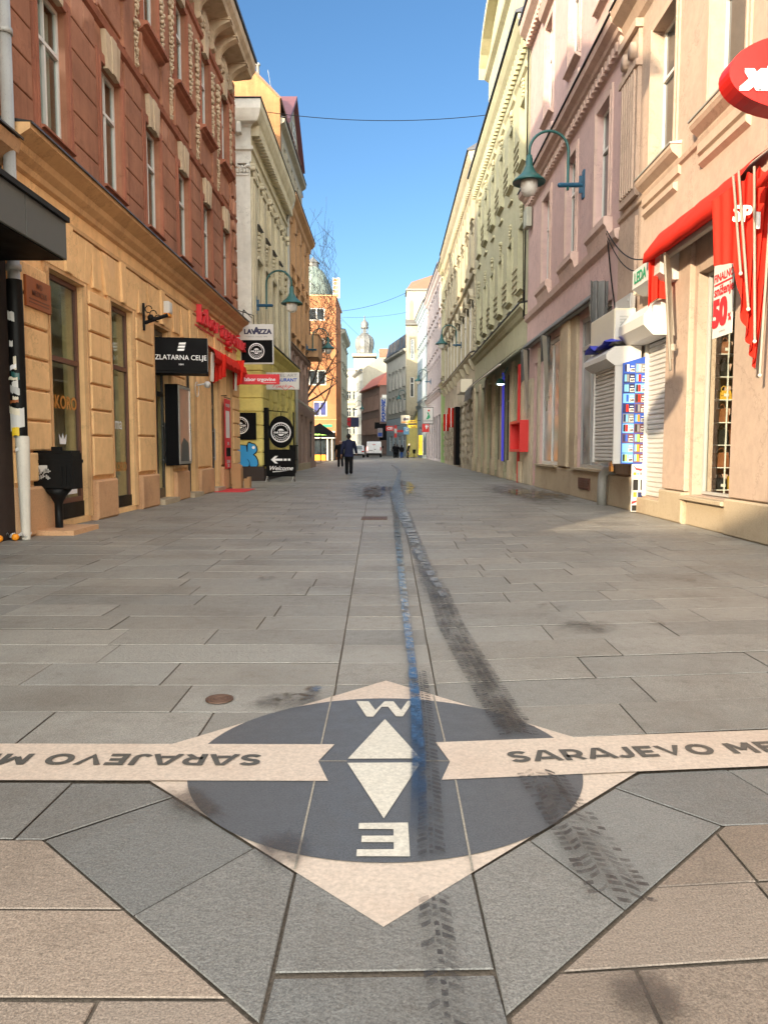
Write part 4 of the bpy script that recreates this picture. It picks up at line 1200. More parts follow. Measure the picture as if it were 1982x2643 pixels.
# lower annex beyond with its balcony and folded awning arms
b = MB(); b.wall(fc, C1, 69.3, .5, 4.9, [(65.2, 68.2, .8, 4.0)], .3); shell(b, fc, C1, 69.3, 0, 4.9, 10); b.fbox(fc, C1, 69.3, 0, .5, -.2, .12); b.build('annex_wall', MT['mauve_render'], CH)
window(fc, 65.2, 68.2, .8, 4.0, CH, .25, fm='dark_frame', mull=2)
b = MB(); b.fbox(fc, 62.8, 66.4, 9.0, 9.25, -1.2, .95); b.fbox(fc, 62.8, 66.4, 9.25, 10.75, .78, .95); b.fbox(fc, 66.25, 66.4, 9.25, 10.75, -1.2, .78); b.fbox(fc, 62.8, 62.95, 9.25, 10.75, 0, .78); b.fbox(fc, 62.7, 66.5, 10.75, 10.85, .7, 1.0)
b.build('balcony', MT['ochre_render'], CH)
b = MB()
for u in (54.5, 59, 63.5): b.tube([fc.p(u, 5.1, .05), fc.p(u + 3.6, 4.75, .5)], .05, 6)
b.tube([fc.p(53.6, 5.0, .3), fc.p(68.8, 4.6, .3)], .09, 8)
b.build('awning_arm', MT['white_pipe'], CH)
b = MB(); b.fbox(fc, C0, C1, 0, .5, 0, .14); b.build('plinth', MT['limestone_plinth'], CH)

# ================================================================== LEFT, beyond the gap: orange flats
EY = 105.0; fe = FF(EY); EX = -7.05
zz = gz(EY)
E_ = thing('orange_flats', 'orange rendered apartment block with its sunlit end wall facing the camera', 'apartment block', (-9, EY, zz))
def ew(px0, py0, px1, py1):
    x0, _, z1 = atY(px0, py0, EY); x1, _, z0 = atY(px1, py1, EY); return (x0, x1, z0, z1)
k = 3.687
def q(zx, zy): return (600 + zx / k, 640 + zy / k)
ewin = [ew(*q(640, 568), *q(878, 690)), ew(*q(640, 858), *q(880, 995)), ew(*q(650, 1160), *q(892, 1305)), ew(*q(765, 1458), *q(900, 1600))]
b = MB(); b.wall(fe, -20, EX, zz, 22.0, [w for w in ewin], .35)
feN = FL(EX); b.quad((-20, EY, zz), (-20, EY + 11, zz), (-20, EY + 11, 22), (-20, EY, 22)); b.quad((-20, EY + 11, zz), (EX, EY + 11, zz), (EX, EY + 11, 22), (-20, EY + 11, 22)); b.wall(feN, EY, EY + 11, zz, 22.0, [(EY + 2 + 3 * i, EY + 3.4 + 3 * i, 4.5 + 4.1 * j, 6.3 + 4.1 * j) for i in range(3) for j in range(4)], .3)
b.build('wall', MT['orange_render'], E_)
for i, w in enumerate(ewin): window(fe, *w, E_, .22, fm='white_frame', gm=('blind_blue' if i == 3 else 'window_glass'), tr=None, mull=2 if i < 3 else 1, fw=.14); 
for i in range(3):
    for j in range(4): window(feN, EY + 2 + 3 * i, EY + 3.4 + 3 * i, 4.5 + 4.1 * j, 6.3 + 4.1 * j, E_, .2, mull=1, tr=None)
b = MB()
for z in (17.1, 5.55): b.fbox(fe, -20, EX + .06, z, z + .07, 0, .05)
b.fbox(fe, -20, EX + .1, 22.0, 22.18, -13, .12); b.build('ledge', MT['apricot_trim'], E_)
x0, _, z0 = atY(857, 1005, EY)
sg = MB(); sg.fbox(fe, -8.9, -7.6, 4.55, 4.95, .02, .07); 
o = sg.build('street_name_plate', MT['green_paint'], loc=(-8.2, EY, 4.5)); tag(o, 'small green street name plate on the orange end wall', 'street sign')
# ground floor cafe with black and green canopy
kc = thing('corner_kiosk', 'orange fronted corner kiosk with black and green canopy under the orange flats', 'kiosk', (-9, EY - 2, zz))
b = MB(); b.box(-15, -7.15, EY - 2.6, EY - .02, zz, 3.2); b.build('kiosk_body', MT['dark_frame'], kc)
fk = FF(EY - 2.6)
b = MB(); b.fbox(fk, -15, -10.3, zz, 3.0, .0, .04); b.fbox(fk, -10.0, -8.3, zz, zz + .75, .0, .1); b.build('orange_panel', MT['orange_paint'], kc)
b = MB(); b.fbox(fk, -10.1, -8.25, zz + .8, 2.9, .01, .05); b.build('pane', MT['window_glass'], kc)
b = MB(); b.fbox(fk, -15, -7.0, 3.75, 3.95, -1, 1.0); b.fbox(fk, -15, -7.0, 3.0, 3.12, -1, 1.1); b.build('white_fascia', MT['white_panel'], kc)
b = MB(); b.fbox(fk, -15, -7.05, 3.12, 3.75, -1, .9); b.build('canopy', MT['black_panel'], kc)
b = MB(); b.fbox(fk, -15, -7.6, 3.42, 3.58, .9, .96); b.build('canopy_stripe', MT['lime_paint'], kc)
for x in (-8.1, -7.5):
    b = MB(); b.fbox(fk, x, x + .15, zz, 3.0, .5, .65); b.build('post', MT['cream_plastic'], kc)
pa = thing('parasol', 'closed black parasol on a post in front of the corner kiosk', 'parasol', (-8.1, 93, gz(93)))
b = MB(); b.tube([(-8.15, 93, gz(93)), (-8.15, 93, 4.2)], .06, 8); b.build('post', MT['black_metal'], pa)
b = MB(); b.add([(-8.2, 93, 4.7), (-9.4, 92.5, 4.0), (-6.6, 92.5, 3.6), (-6.6, 93.5, 3.4), (-9.4, 94, 3.9), (-7.0, 92.4, 3.2), (-9.3, 92.4, 3.6)], [(0, 1, 2), (0, 2, 3), (0, 3, 4), (0, 4, 1), (1, 6, 5, 2)]); b.build('canopy', MT['black_cloth'], pa)

# grey-green house behind the flats, its roof sign and the domed corner tower
F0, F1 = EY + 11.1, 132
FH = thing('grey_green_house', 'narrow grey green house front squeezed beside the orange flats', 'house', (-7, 120, gz(120)))
ff = FL(-7.0)
facade(FH, ff, F0, F1, gz(F0), 19.0, [(2.5, 5.0), (7, 9.6), (11, 13.4), (14.8, 17.2)], [(F0 + 1.2 + 3.2 * i, 1.5) for i in range(5)], 'grey_green_render', 'grey_green_render', back=8, head=.25)
cornice(ff, [(0, 18.6), (.5, 18.9), (.6, 19.3), (0, 19.4)], F0, F1, FH, 'grey_green_render')
b = MB(); b.fbox(ff, F0, F0 + 4, 19.4, 20.6, -6, -.2); b.build('attic_wall', MT['grey_green_render'], FH)
st = thing('rooftop_sign_frame', 'white framed lattice sign box standing on a roof beside the dome', 'sign', (-6.8, F0 + .6, 20.5))
fs = FF(F0 - .2)
xa, _, za = atY(859, 718.7, F0 - .2); xb, _, zb = atY(877.5, 770, F0 - .2)
b = MB(); b.fbox(fs, xa, xa + .13, zb, za, 0, .3); b.fbox(fs, xb - .13, xb, zb, za, 0, .3)
for i in range(6): z = zb + (za - zb) * i / 5; b.fbox(fs, xa + .13, xb - .13, min(z, za - .1), min(z + .1, za), 0, .28)
b.build('frame', MT['white_frame'], st)
b = MB(); b.fbox(fs, xa + .1, xb - .1, zb + .05, za - .05, .08, .14); b.build('panel', MT['ochre_render'], st)
b = MB(); fill_text(b, fs, 'CEI', (xa + xb) / 2, za - 1.0, .5, .15, .02, align='C'); b.build('lettering', MT['grey_letter'], st)

DY = 124.0
dcx = atY(808, 700, DY)[0]; dz = lambda py: atY(800, py, DY)[2]
DM = thing('domed_tower', 'grey green bulbous corner dome with a small lantern behind the bare tree', 'dome', (dcx, DY, 20))
def rad(px): return atY(px, 700, DY)[0] - dcx
b = MB()
R0, R1, R2 = rad(858), rad(846), rad(828)
zb_, zm, zt, ztop = dz(765), dz(731), dz(690), dz(667)
pr = [(R0 * 1.02, 14), (R0 * 1.02, zb_ - .2), (R0 * 1.05, zb_)] + [(R0 * (1.0 - .16 * (k / 6) ** 2), zb_ + (zm - zb_) * k / 6) for k in range(1, 7)]
pr += [(R1 * 1.06, zm + .05), (R1 * 1.06, zm + .5)] + [(R1 * .98 * (1 - .62 * (k / 7) ** 1.4), zm + .5 + (zt - zm - .5) * k / 7) for k in range(8)]
b.lathe((dcx, DY, 0), pr, 8); b.sm = [False] * len(b.sm); b.build('dome_shell', MT['weathered_copper'], DM)
b = MB()
for j in range(24):
    a = 2 * math.pi * j / 24 + .13
    for (s, e) in ((3, 8), (11, 17)):
        b.tube([(dcx + pr[i][0] * math.cos(a) * .985, DY + pr[i][0] * math.sin(a) * .985, pr[i][1]) for i in range(s, min(e, len(pr)))], .05, 4)
b.build('seam', MT['weathered_copper'], DM)
b = MB(); xr2 = rad(829)
b.lathe((dcx, DY, 0), [(xr2 * .72, zt - 1.0), (xr2 * .72, dz(680)), (xr2 * .9, dz(680)), (xr2 * .7, dz(676)), (.2, dz(666)), (0, dz(662))], 8); b.sm = [False] * len(b.sm); b.build('lantern', MT['pale_zinc'], DM)

# unseen blocks added behind ochre house and along bend to shade the far street
hb = thing('rear_shade_block', 'plain tall unseen block added behind the ochre gable house for shade', 'house', (-12, 80, 0))
fhb = FL(-9.6)
facade(hb, fhb, 70.5, 86.5, 0, 29, [(3 + 4 * i, 5.4 + 4 * i) for i in range(6)], [(71.5 + 3 * i, 1.4) for i in range(5)], 'grey_render', None, back=4.6)
b = MB(); b.fbox(fhb, 70.3, 86.7, 29, 29.4, -4.8, .3); b.build('roof', MT['roof_tin'], hb)
hc = thing('bend_shade_block', 'plain long unseen block added along the left bend for shade', 'house', (-11, 160, .3))
fhc = Fr((-8.9, 133), (-11.2, 188), (1, 0))
facade(hc, fhc, 0, fhc.L, 0, 25, [(3 + 4 * i, 5.4 + 4 * i) for i in range(5)], [(2 + 4 * i, 1.6) for i in range(13)], 'grey_green_render', None, back=10)
b = MB(); b.fbox(fhc, -.2, fhc.L + .2, 25, 25.4, -10, .4); b.build('roof', MT['roof_tin'], hc)

# bare tree standing in the gap between the gable house and the flats
tr_ = thing('bare_tree', 'leafless street tree whose twigs show above the ochre house', 'tree', (-9.3, 89.5, gz(89)))
rt = random.Random(21)
tk = MB(); tw = MB()
def branch(p, d, L, r, lev):
    n = 4; pts = [p]; q_ = Vector(p); dd = Vector(d).normalized()
    for i in range(n):
        dd = (dd + Vector((rt.uniform(-.22, .22), rt.uniform(-.22, .22), rt.uniform(-.10, .18)))).normalized()
        if q_.x > -6.45 + .055 * max(0, q_.z - 12): dd.x = -abs(dd.x) - .1; dd.normalize()
        q_ = q_ + dd * L / n; pts.append(tuple(q_))
    rs_ = [max(.013, r * (1 - .55 * i / n)) for i in range(n + 1)]
    (tk if lev < 1 else tw).tube(pts, rs_, 6 if lev < 2 else 4 if lev < 3 else 3, caps=False)
    if lev < 5:
        for k in range(2 if lev == 0 else (3 if lev < 4 else 2)):
            i = rt.randint(1, n); ax = Vector((rt.uniform(-1, 1), rt.uniform(-1, 1), rt.uniform(-.35, .55))).normalized()
            nd = (dd * .75 + ax * .8).normalized()
            branch(pts[i], nd, L * rt.uniform(.6, .82), rs_[i] * .62, lev + 1)
        branch(pts[-1], dd, L * .75, rs_[-1] * .85, lev + 1)
branch((-9.3, 89.5, gz(89)), (.03, 0, 1), 8.5, .36, 0)
for z, d, L in ((5.0, (.7, .2, .55), 6.5), (6.0, (-.4, -.3, .8), 6), (7.0, (.75, -.1, .35), 5.5), (8.2, (.4, .1, .9), 7.0), (8.4, (.15, -.3, .95), 7.5), (7.6, (.65, -.3, .6), 6.5)):
    branch((-9.3, 89.5, z), d, L, .13, 1)
tk.build('trunk', MT['bark'], tr_); tw.build('crown', MT['bark'], tr_)

# ================================================================== FAR END of the street
W_ = thing('white_far_building', 'bright white building closing the street to the left of the towered church', 'building', (-11, 225, 1))
fw = FF(225)
x0, _, z1 = atY(890, 955, 225); x1, _, z0 = atY(919, 1182, 225)
facade(W_, fw, x0 - 6, x1, 0, z1, [(6, 8.6), (11, 13.6), (16, 18.4)], [(x0 + .6, 1.2), (x0 + 2.4, 1.0)], 'pale_cream_render', 'pale_cream_render', back=6)
b = MB(); b.fbox(fw, x0 - 6, x1 + .2, z1 - 9.6, z1 - 9.2, 0, .3); b.fbox(fw, x0 - 6, x1 + .2, z1, z1 + .3, -6, .2)
for i in range(14): b.fbox(fw, x0 + i * .32, x0 + i * .32 + .16, z1 - 10, z1 - 9.6, 0, .2)
b.build('ledge', MT['pale_cream_render'], W_)

TY = 240.0
tcx = atY(941, 900, TY)[0]; tz = lambda zy: atY(941, 640 + zy / 3.6875, TY)[2]; trd = lambda zx: atY(740 + zx / 3.6875, 900, TY)[0] - tcx
T_ = thing('onion_dome_tower', 'pale tower with an onion dome and open lantern at the end of the street', 'tower', (tcx, TY, 0))
R = trd(830)
b = MB(); hw = R * 1.12
b.box(tcx - hw, tcx + hw, TY - hw, TY + hw, 0, tz(1060)); b.box(tcx - hw * 1.14, tcx + hw * 1.14, TY - hw * 1.14, TY + hw * 1.14, tz(1045), tz(1020)); b.build('shaft', MT['pale_cream_render'], T_)
b = MB()
pr = [(R * 1.0, tz(1022)), (R * .84, tz(1000)), (R * .86, tz(975)), (R * .97, tz(940)), (R, tz(905)), (R * .95, tz(875)), (R * .8, tz(850)), (R * .55, tz(832)), (R * .40, tz(822)), (R * .44, tz(818)), (R * .40, tz(815))]
b.lathe((tcx, TY, 0), pr, 12); b.sm = [False] * len(b.sm)
for j in range(12):
    a = 2 * math.pi * j / 12; b.tube([(tcx + r_ * math.cos(a), TY + r_ * math.sin(a), z_) for r_, z_ in pr[:9]], .10, 4)
b.build('onion_dome', MT['pale_zinc'], T_)
b = MB()
for j in range(8):
    a = 2 * math.pi * (j + .5) / 8; b.tube([(tcx + R * .36 * math.cos(a), TY + R * .36 * math.sin(a), tz(818)), (tcx + R * .36 * math.cos(a), TY + R * .36 * math.sin(a), tz(758))], .13, 5)
b.lathe((tcx, TY, 0), [(R * .2, tz(820)), (R * .2, tz(756))], 8)
b.lathe((tcx, TY, 0), [(R * .40, tz(766)), (R * .48, tz(758)), (R * .36, tz(752)), (R * .42, tz(730)), (R * .36, tz(708)), (R * .14, tz(690)), (R * .06, tz(672)), (R * .05, tz(648)), (0, tz(645))], 12)
b.build('lantern', MT['pale_zinc'], T_)

G_ = thing('cream_gable_building', 'cream building with a blank gable wall below the onion domed tower', 'building', (-4, 195, 1))
fgb = FF(195); P = lambda zx, zy, Y: atY(740 + zx / 3.6875, 640 + zy / 3.6875, Y)
o_ = [P(722, 1990, 195), P(965, 1990, 195), P(965, 1000, 195), P(880, 1000, 195), P(880, 1040, 195), P(725, 1150, 195)]
b = MB(); b.fpoly(fgb, [(p[0], p[2]) for p in o_], -20, 0); b.build('gable_wall', MT['pale_cream_render'], G_)
p0, p1 = P(722, 1640, 195), P(650, 1640, 212)
fgs = Fr((p0[0], 195), (p1[0], 212), (-1, -.2))
facade(G_, fgs, 0, fgs.L, 0, P(650, 1210, 203)[2], [(3, 5.5), (8, 10.5), (13, 15.4), (17, 19)], [(1 + 3.4 * i, 1.6) for i in range(5)], 'grey_render', 'grey_render', back=3, name='side_wall')
b = MB(); zt = P(650, 1195, 203)[2]; b.fprof(fgs, [(0, zt - .5), (.7, zt), (.7, zt + .4), (0, zt + .5)], -.3, fgs.L); b.build('cornice', MT['pale_zinc'], G_)
b = MB(); c0, c1 = P(880, 1000, 195), P(965, 960, 195); b.box(c0[0], c1[0], 194.8, 197, c0[2] - 1, c1[2]); b.build('chimney', MT['brown_tiles'], G_)

V_ = thing('brown_low_building', 'low brown red building with rows of windows right of the white van', 'building', (-4, 172, 1))
p0, p1 = P(885, 1640, 165), P(712, 1640, 185)
fv = Fr((p0[0], 165), (p1[0], 185), (-1, -.3))
zt = P(880, 1310, 166)[2]
facade(V_, fv, 0, fv.L, .5, zt, [(zt - 5.0, zt - 1.8), (zt - 10.2, zt - 6.8)], [(1.0 + 2.0 * i, 1.2) for i in range(10)], 'brown_red_render', 'brown_red_render', back=4, mull=1, fm='grey_frame', gm='sky_glass')
fve = FF(165); xe = P(965, 1500, 165)[0]
b = MB(); b.fbox(fve, p0[0], xe, .5, zt, -4, 0); b.build('end_wall', MT['brown_red_render'], V_)
b = MB(); b.fbox(fve, p0[0] + .5, p0[0] + 1.6, zt - 4.6, zt - 2, 0, .03); b.build('pane', MT['window_glass'], V_)
paint('red_roof', (.45, .13, .08), rough=.7, var=.2)
b = MB(); b.add([(p0[0] - .6, 164.6, zt), (xe, 164.6, zt), (xe, 168, zt + 3.2), (p1[0] - .6, 185, zt), (p1[0] + 2.5, 185, zt + 3)], [(0, 1, 2), (0, 2, 4, 3)]); b.fprof(fv, [(0, zt - .3), (.6, zt - .1), (.6, zt + .1), (0, zt + .1)], -.4, fv.L); b.build('roof', MT['red_roof'], V_)
vs = MB(); a_, c_ = P(893, 1425, 162), P(945, 1650, 162); fvs = FF(162)
vs.fbox(fvs, a_[0], c_[0], c_[2], a_[2], 0, .2); o = vs.build('vertical_sign', [MT['white_panel']], loc=((a_[0] + c_[0]) / 2, 162, c_[2])); tag(o, 'tall white vertical shop sign with dark blue letters on the brown building', 'sign')
b = MB()
for i, ch in enumerate('NAPREDAK'): fill_text(b, fvs, ch, (a_[0] + c_[0]) / 2, a_[2] - 1.2 - i * (a_[2] - c_[2] - .5) / 8, .85, .2, .03, bold=.03, align='C')
b.build('lettering', MT['blue_paint'], o)

GR = thing('grey_mansard_house', 'grey corner house with mansard roof above the pale blue shopfront', 'house', (1.6, 150, .3))
p0, p1 = P(1140, 1500, 141), P(950, 1500, 160)
fgr = Fr((p0[0], 141), (p1[0], 160), (-1, -.3))
ze = P(1120, 980, 142)[2]
facade(GR, fgr, 0, fgr.L, 7.6, ze, [(8.6, 11.3), (13.2, 16.2)], [(1.2 + 3.4 * i, 1.5) for i in range(5)], 'grey_render', 'grey_render', back=6, head=.2)
cornice(fgr, [(0, ze - .4), (.6, ze), (.7, ze + .3), (0, ze + .4)], -.2, fgr.L, GR, 'grey_render')
b = MB(); b.fprof(fgr, [(.2, ze + .4), (-.5, ze + 3.4), (-4, ze + 3.8), (-6, ze + .4)], 0, fgr.L)
for i in range(5): b.fbox(fgr, 1 + 3.4 * i, 2.6 + 3.4 * i, ze + .9, ze + 2.9, -1, .15)
b.build('mansard_roof', MT['roof_tin'], GR)
facade(GR, fgr, -.05, fgr.L, gz(150), 7.5, [(1.2, 4.2)], [(1.0 + 4.2 * i, 2.6) for i in range(4)], 'pale_blue_render', None, back=6, name='shopfront')

# ================================================================== RIGHT: bay tower, pale blue, lilac, cream, lime, pink, salmon
RX = 6.25
BYD = 134.0
BY = thing('bay_tower_house', 'sunlit cream house with a tall rounded bay and arched panel, far right of the street', 'house', (4.5, BYD, .2))
fby = FF(BYD); P2 = lambda zx, zy: atY(740 + zx / 3.6875, 640 + zy / 3.6875, BYD)
xa, xb = P2(1140, 900)[0], P2(1236, 900)[0]
ztop, zmid, zb1 = P2(1140, 400)[2], P2(1140, 740)[2], P2(1140, 1560)[2]
wz = [(P2(0, 1060)[2], P2(0, 865)[2]), (P2(0, 1420)[2], P2(0, 1230)[2])]
wx = (P2(1178, 0)[0], P2(1215, 0)[0])
b = MB(); b.wall(fby, xa, xb + 2, zb1, zmid, [(wx[0], wx[1], a, c) for a, c in wz], .3); b.quad((xa, BYD, zb1), (xa, BYD + 5, zb1), (xa, BYD + 5, zmid), (xa, BYD, zmid))
b.build('bay_wall', MT['cream_render'], BY)
for a, c in wz: window(fby, wx[0], wx[1], a, c, BY, .2, mull=0, tr=.7, fw=.13)
b = MB(); b.box(xa + .05, xb + 3, BYD + .6, BYD + 6, zmid, ztop); b.build('tower_wall', MT['cream_render'], BY)
b = MB(); fb2 = FF(BYD + .6); c = (P2(1170, 0)[0] + P2(1212, 0)[0]) / 2; hw = .32; z0_, z1_ = P2(0, 700)[2], P2(0, 520)[2]
b.fpoly(fb2, [(c - hw, z0_), (c + hw, z0_), (c + hw, z1_)] + [(c + hw * math.cos(math.pi * k / 8), z1_ + hw * 1.6 * math.sin(math.pi * k / 8)) for k in range(1, 8)] + [(c - hw, z1_)], 0, .04); b.build('arched_panel', MT['brown_red_render'], BY)
b = MB(); b.box(xa - .15, xb + 3.2, BYD + .3, BYD + 6, ztop, ztop + .3); b.fprof(fby, [(-.2, zmid), (.5, zmid + .1), (.5, zmid + .35), (-.7, zmid + 1.2)], xa - .2, xb); b.build('roof_ledge', MT['pale_zinc'], BY)
b = MB(); b.add([(xa, BYD + .6, ztop + .3), (xb + 3, BYD + .6, ztop + .3), (xb + 3, BYD + 5, ztop + 3.6), (xa + 1, BYD + 5, ztop + 2.4)], [(0, 1, 2, 3)]); b.build('roof', MT['brown_tiles'], BY)
b = MB(); b.lathe(((xa + xb) / 2, BYD + .3, 0), [(.1, zb1 - 1.7), (.5, zb1 - 1.2), (.85, zb1 - .5), (1.0, zb1), (1.0, zb1 + .2)], 12); b.build('bay_corbel', MT['cream_render'], BY)
b = MB(); b.box(xa + .1, xb + 2, BYD + .4, BYD + 5, gz(BYD), zb1); b.build('ground_floor_wall', MT['yellow_render'], BY)

def right_house(name, label, p0, p1, zg, ze, mup, mgr, floors, bays, gfl, gbays, prof_d=.5, back=10, ridge=None, zcor=None, head=.18, gfm='dark_frame', fmr='white_frame', gl='sky_glass', corn=.8):
    fr = Fr(p0, p1, (-1, 0)); L = fr.L
    r = thing(name, label, 'house', (p0[0], (p0[1] + p1[1]) / 2, gz(p0[1])))
    facade(r, fr, 0, L, zg, ze, floors, bays, mup, mup, fm=fmr, gm=gl, back=back, head=head, name='upper_wall')
    b = MB(); g0 = gz(p0[1]); b.wall(fr, 0, L, g0, zg, [(u, u + w, gfl[0] + g0, gfl[1]) for u, w in gbays], .3); shell(b, fr, 0, L, g0, zg - .002, back); b.build('ground_floor_wall', MT[mgr], r)
    for u, w in gbays: window(fr, u, u + w, gfl[0] + g0, gfl[1], r, .25, fm=gfm, mull=0, tr=.72)
    cornice(fr, [(0, zg - .35), (.10, zg - .25), (.2, zg - .05), (.34, zg + .08), (.34, zg + .2), (0, zg + .25)], 0, L, r, mup)
    cornice(fr, [(0, ze - corn), (.10, ze - corn * .9), (.14, ze - corn * .5), (prof_d * .8, ze - corn * .2), (prof_d, ze), (prof_d, ze + .15), (0, ze + .2)], 0, L, r, mup, name='eave', dent=(.5, .2, ze - corn * .75, ze - corn * .35, prof_d * .55))
    gable_roof(fr, 0, L, ze + .2, ridge or ze + 4.5, 5, back, r, eave=prof_d + .1)
    return r, fr
right_house('pale_blue_house', 'pale blue house front with many slim windows, farthest on the right row', (5.75, 116), (5.05, 133.8), 8.6, 23.4, 'pale_blue_render', 'pale_blue_render',
            [(9.6, 12.4), (14.0, 16.8), (18.6, 21.2)], [(1.0 + 2.5 * i, 1.2) for i in range(7)], (.6, 5.2), [(1 + 4.2 * i, 2.8) for i in range(4)])
lil, flil = right_house('lilac_house', 'grey lilac house front between the pale blue and the green shopfronts', (6.25, 92), (5.75, 116), 8.4, 23.0, 'grey_lilac_render', 'grey_lilac_render',
            [(9.4, 12.3), (13.9, 16.7), (18.4, 21.0)], [(1.2 + 2.9 * i, 1.3) for i in range(8)], (.3, 5.8), [(1 + 3.8 * i, 2.4) for i in range(6)])
gre, fgre = right_house('green_shop_house', 'narrow cream house with a bright green painted shopfront', (6.25, 86), (6.25, 91.95), 8.9, 22.4, 'lime_trim', 'green_render',
            [(9.8, 12.8), (14.3, 17.0), (18.2, 20.6)], [(.9, 1.3), (3.6, 1.3)], (.3, 4.6), [(1.2, 1.3), (3.4, 1.3)])
# cream house with pediments
crm, fcr = right_house('cream_pediment_house', 'cream house with pedimented first floor windows and quoins', (6.25, 56.2), (6.25, 85.95), 8.3, 22.4, 'cream_render', 'dirty_plaster',
            [(14.9, 17.6), (18.4, 20.4)], [(1.5 + 3.6 * i, 1.35) for i in range(8)], (.35, 5.3), [(1.6 + 3.6 * i, 1.9) for i in range(8)], ridge=26, corn=2.2, prof_d=.6)
b = MB()
for i in range(8):
    u = 1.5 + 3.6 * i
    window(fcr, u, u + 1.35, 8.9, 12.2, crm, -.03, fm='white_frame', gm='sky_glass')
    surround(fcr, u, u + 1.35, 8.8, 12.2, crm, 'cream_render', w=.22, d=.14)
    pediment(fcr, u, u + 1.35, 12.55, crm, 'cream_render')
b.fprof(fcr, [(0, 14.0), (.2, 14.1), (.25, 14.3), (0, 14.4)], 0, fcr.L)
for u in (.05, 26.9):
    for k in range(18): b.fbox(fcr, u, u + (.8 if k % 2 else .55), 8.7 + .31 * k, 8.7 + .31 * k + .27, 0, .09)
for k in range(9):
    b.fprof(fcr, [(0, 7.3), (.2, 7.4), (.42, 7.9), (.42, 8.1), (0, 8.1)], .4 + 3.6 * k, .9 + 3.6 * k)
b.build('string_course', MT['cream_render'], crm)
for k in range(9):
    b = MB()
    for z in [.8 + .62 * j for j in range(8)]: b.fbox(fcr, max(.01, .1 + 3.6 * k - .35), min(29.7, .1 + 3.6 * k + 1.2), z, z + .4, 0, .12, .05)
    b.build('rusticated_pier', MT['dirty_plaster'], crm)

# lime house with garlands and the curved gable
lim, flm = right_house('lime_house', 'pale lime green house with stucco garlands and a tall curved gable', (6.25, 35.3), (6.25, 56.15), 7.9, 20.4, 'lime_render', 'lime_render',
            [(9.0, 12.0), (14.75, 17.6)], [(1.0 + 3.38 * i, 1.35) for i in range(6)], (.35, 5.6), [(.85 + 3.4 * i, 2.35) for i in range(6)], ridge=23, corn=1.6, head=.0, prof_d=.6, gfm='dark_frame')
b = MB(); 
pts = [(.3, 20.6), (14.3, 20.6), (14.3, 24.6)] + [(7.3 + 7.4 * math.cos(math.pi * k / 14), 24.8 + 2.4 * math.sin(math.pi * k / 14)) for k in range(1, 14)] + [(.3, 24.6)]
b.fpoly(flm, pts, -.6, .05); b.build('curved_gable', MT['lime_trim'], lim)
b = MB()
arc = [(7.3 + 7.6 * math.cos(math.pi * k / 14), 24.6 + 2.6 * math.sin(math.pi * k / 14)) for k in range(15)]
for (u0, z0), (u1, z1) in zip(arc[:-1], arc[1:]):
    b.fpoly(flm, [(u0, z0), (u1, z1), (u1, z1 + .5), (u0, z0 + .5)], -.6, .6)
b.fprof(flm, [(0, 24.2), (.3, 24.4), (.35, 24.6), (0, 24.7)], .2, 14.5); b.build('gable_cornice', MT['lime_trim'], lim)
for i in range(6):
    u = 1.0 + 3.38 * i
    garland(flm, u + .67, 17.75, 18.5, lim, 'lime_trim', .2, 200 + i)
    garland(flm, u + .67, 12.15, 12.9, lim, 'lime_trim', .17, 220 + i)
    for z in (9.3, 15.2):
        if i == 5: continue
        b = MB(); b.fbox(flm, u + 1.62, u + 3.12, z - .1, z + 1.2, 0, .03)
        for k in range(4): b.fbox(flm, u + 1.65, u + 3.1, z + .32 * k, z + .32 * k + .10, .03, .09)
        b.build('grooved_panel', MT['lime_trim'], lim)
    for z in (8.55, 14.0): b = MB(); b.fbox(flm, u + .1, u + 1.25, z, z + .12, 0, .12); b.build('apron_moulding', MT['lime_trim'], lim)
    b = MB(); b.fprof(flm, [(0, 18.6), (.12, 18.7), (.12, 19.0), (0, 19.1)], u - .3, u + 1.65); b.build('window_hood', MT['lime_trim'], lim)
for i in range(7):
    u = -.1 + 3.4 * i; pr = MB()
    pr.fbox(flm, max(0.02, u), min(u + .75, 20.8), .02, 5.9, 0, .14, .03); pr.fbox(flm, max(.02, u - .06), min(u + .82, 20.84), .02, 1.0, .14, .22, .03)
    pr.build('stone_pier', MT['travertine'], lim)
def FRt(X): return Fr((X, 0), (X, -1), (-1, 0))    # reads left to right: u = -distance

# pink house
fp = FR(RX)
K0, K1 = 21.4, 35.25
pk = thing('pink_house', 'pink house with grey awnings between the lime house and the salmon corner', 'house', (RX, 28, 0))
kb = [(22.45, 1.45), (26.35, 1.45), (30.5, 1.45)]
facade(pk, fp, K0, K1, 6.6, 19.8, [(8.1, 11.5), (14.45, 18.1)], kb, 'pink_render', 'pink_trim', gm='window_glass', back=10, sw=.2, sd=.05, depth=.24, mull=1, name='upper_wall')
kg = [(21.95, 25.55, .95, 5.75), (28.2, 31.9, .95, 5.75), (32.35, 33.3, .1, 5.2)]
b = MB(); b.wall(fp, K0, K1, 0, 6.6, kg, .35); shell(b, fp, K0, K1, 0, 6.598, 10)
for a, c, z0, z1 in kg: b.quad(fp.p(a - .3, 0, -2), fp.p(c + .3, 0, -2), fp.p(c + .3, 6, -2), fp.p(a - .3, 6, -2))
b.build('ground_floor_wall', MT['pink_render'], pk)
window(fp, *kg[0], pk, .16, fm='grey_frame', gm='pale_shop_glass', mull=2, tr=.80, fw=.12)
window(fp, *kg[1], pk, .16, fm='white_frame', gm='pale_shop_glass', mull=1, tr=None, fw=.14)
door_leaf(fp, 32.37, 33.28, pk, .1, 5.18, .3, 'red_paint', 'window_glass')
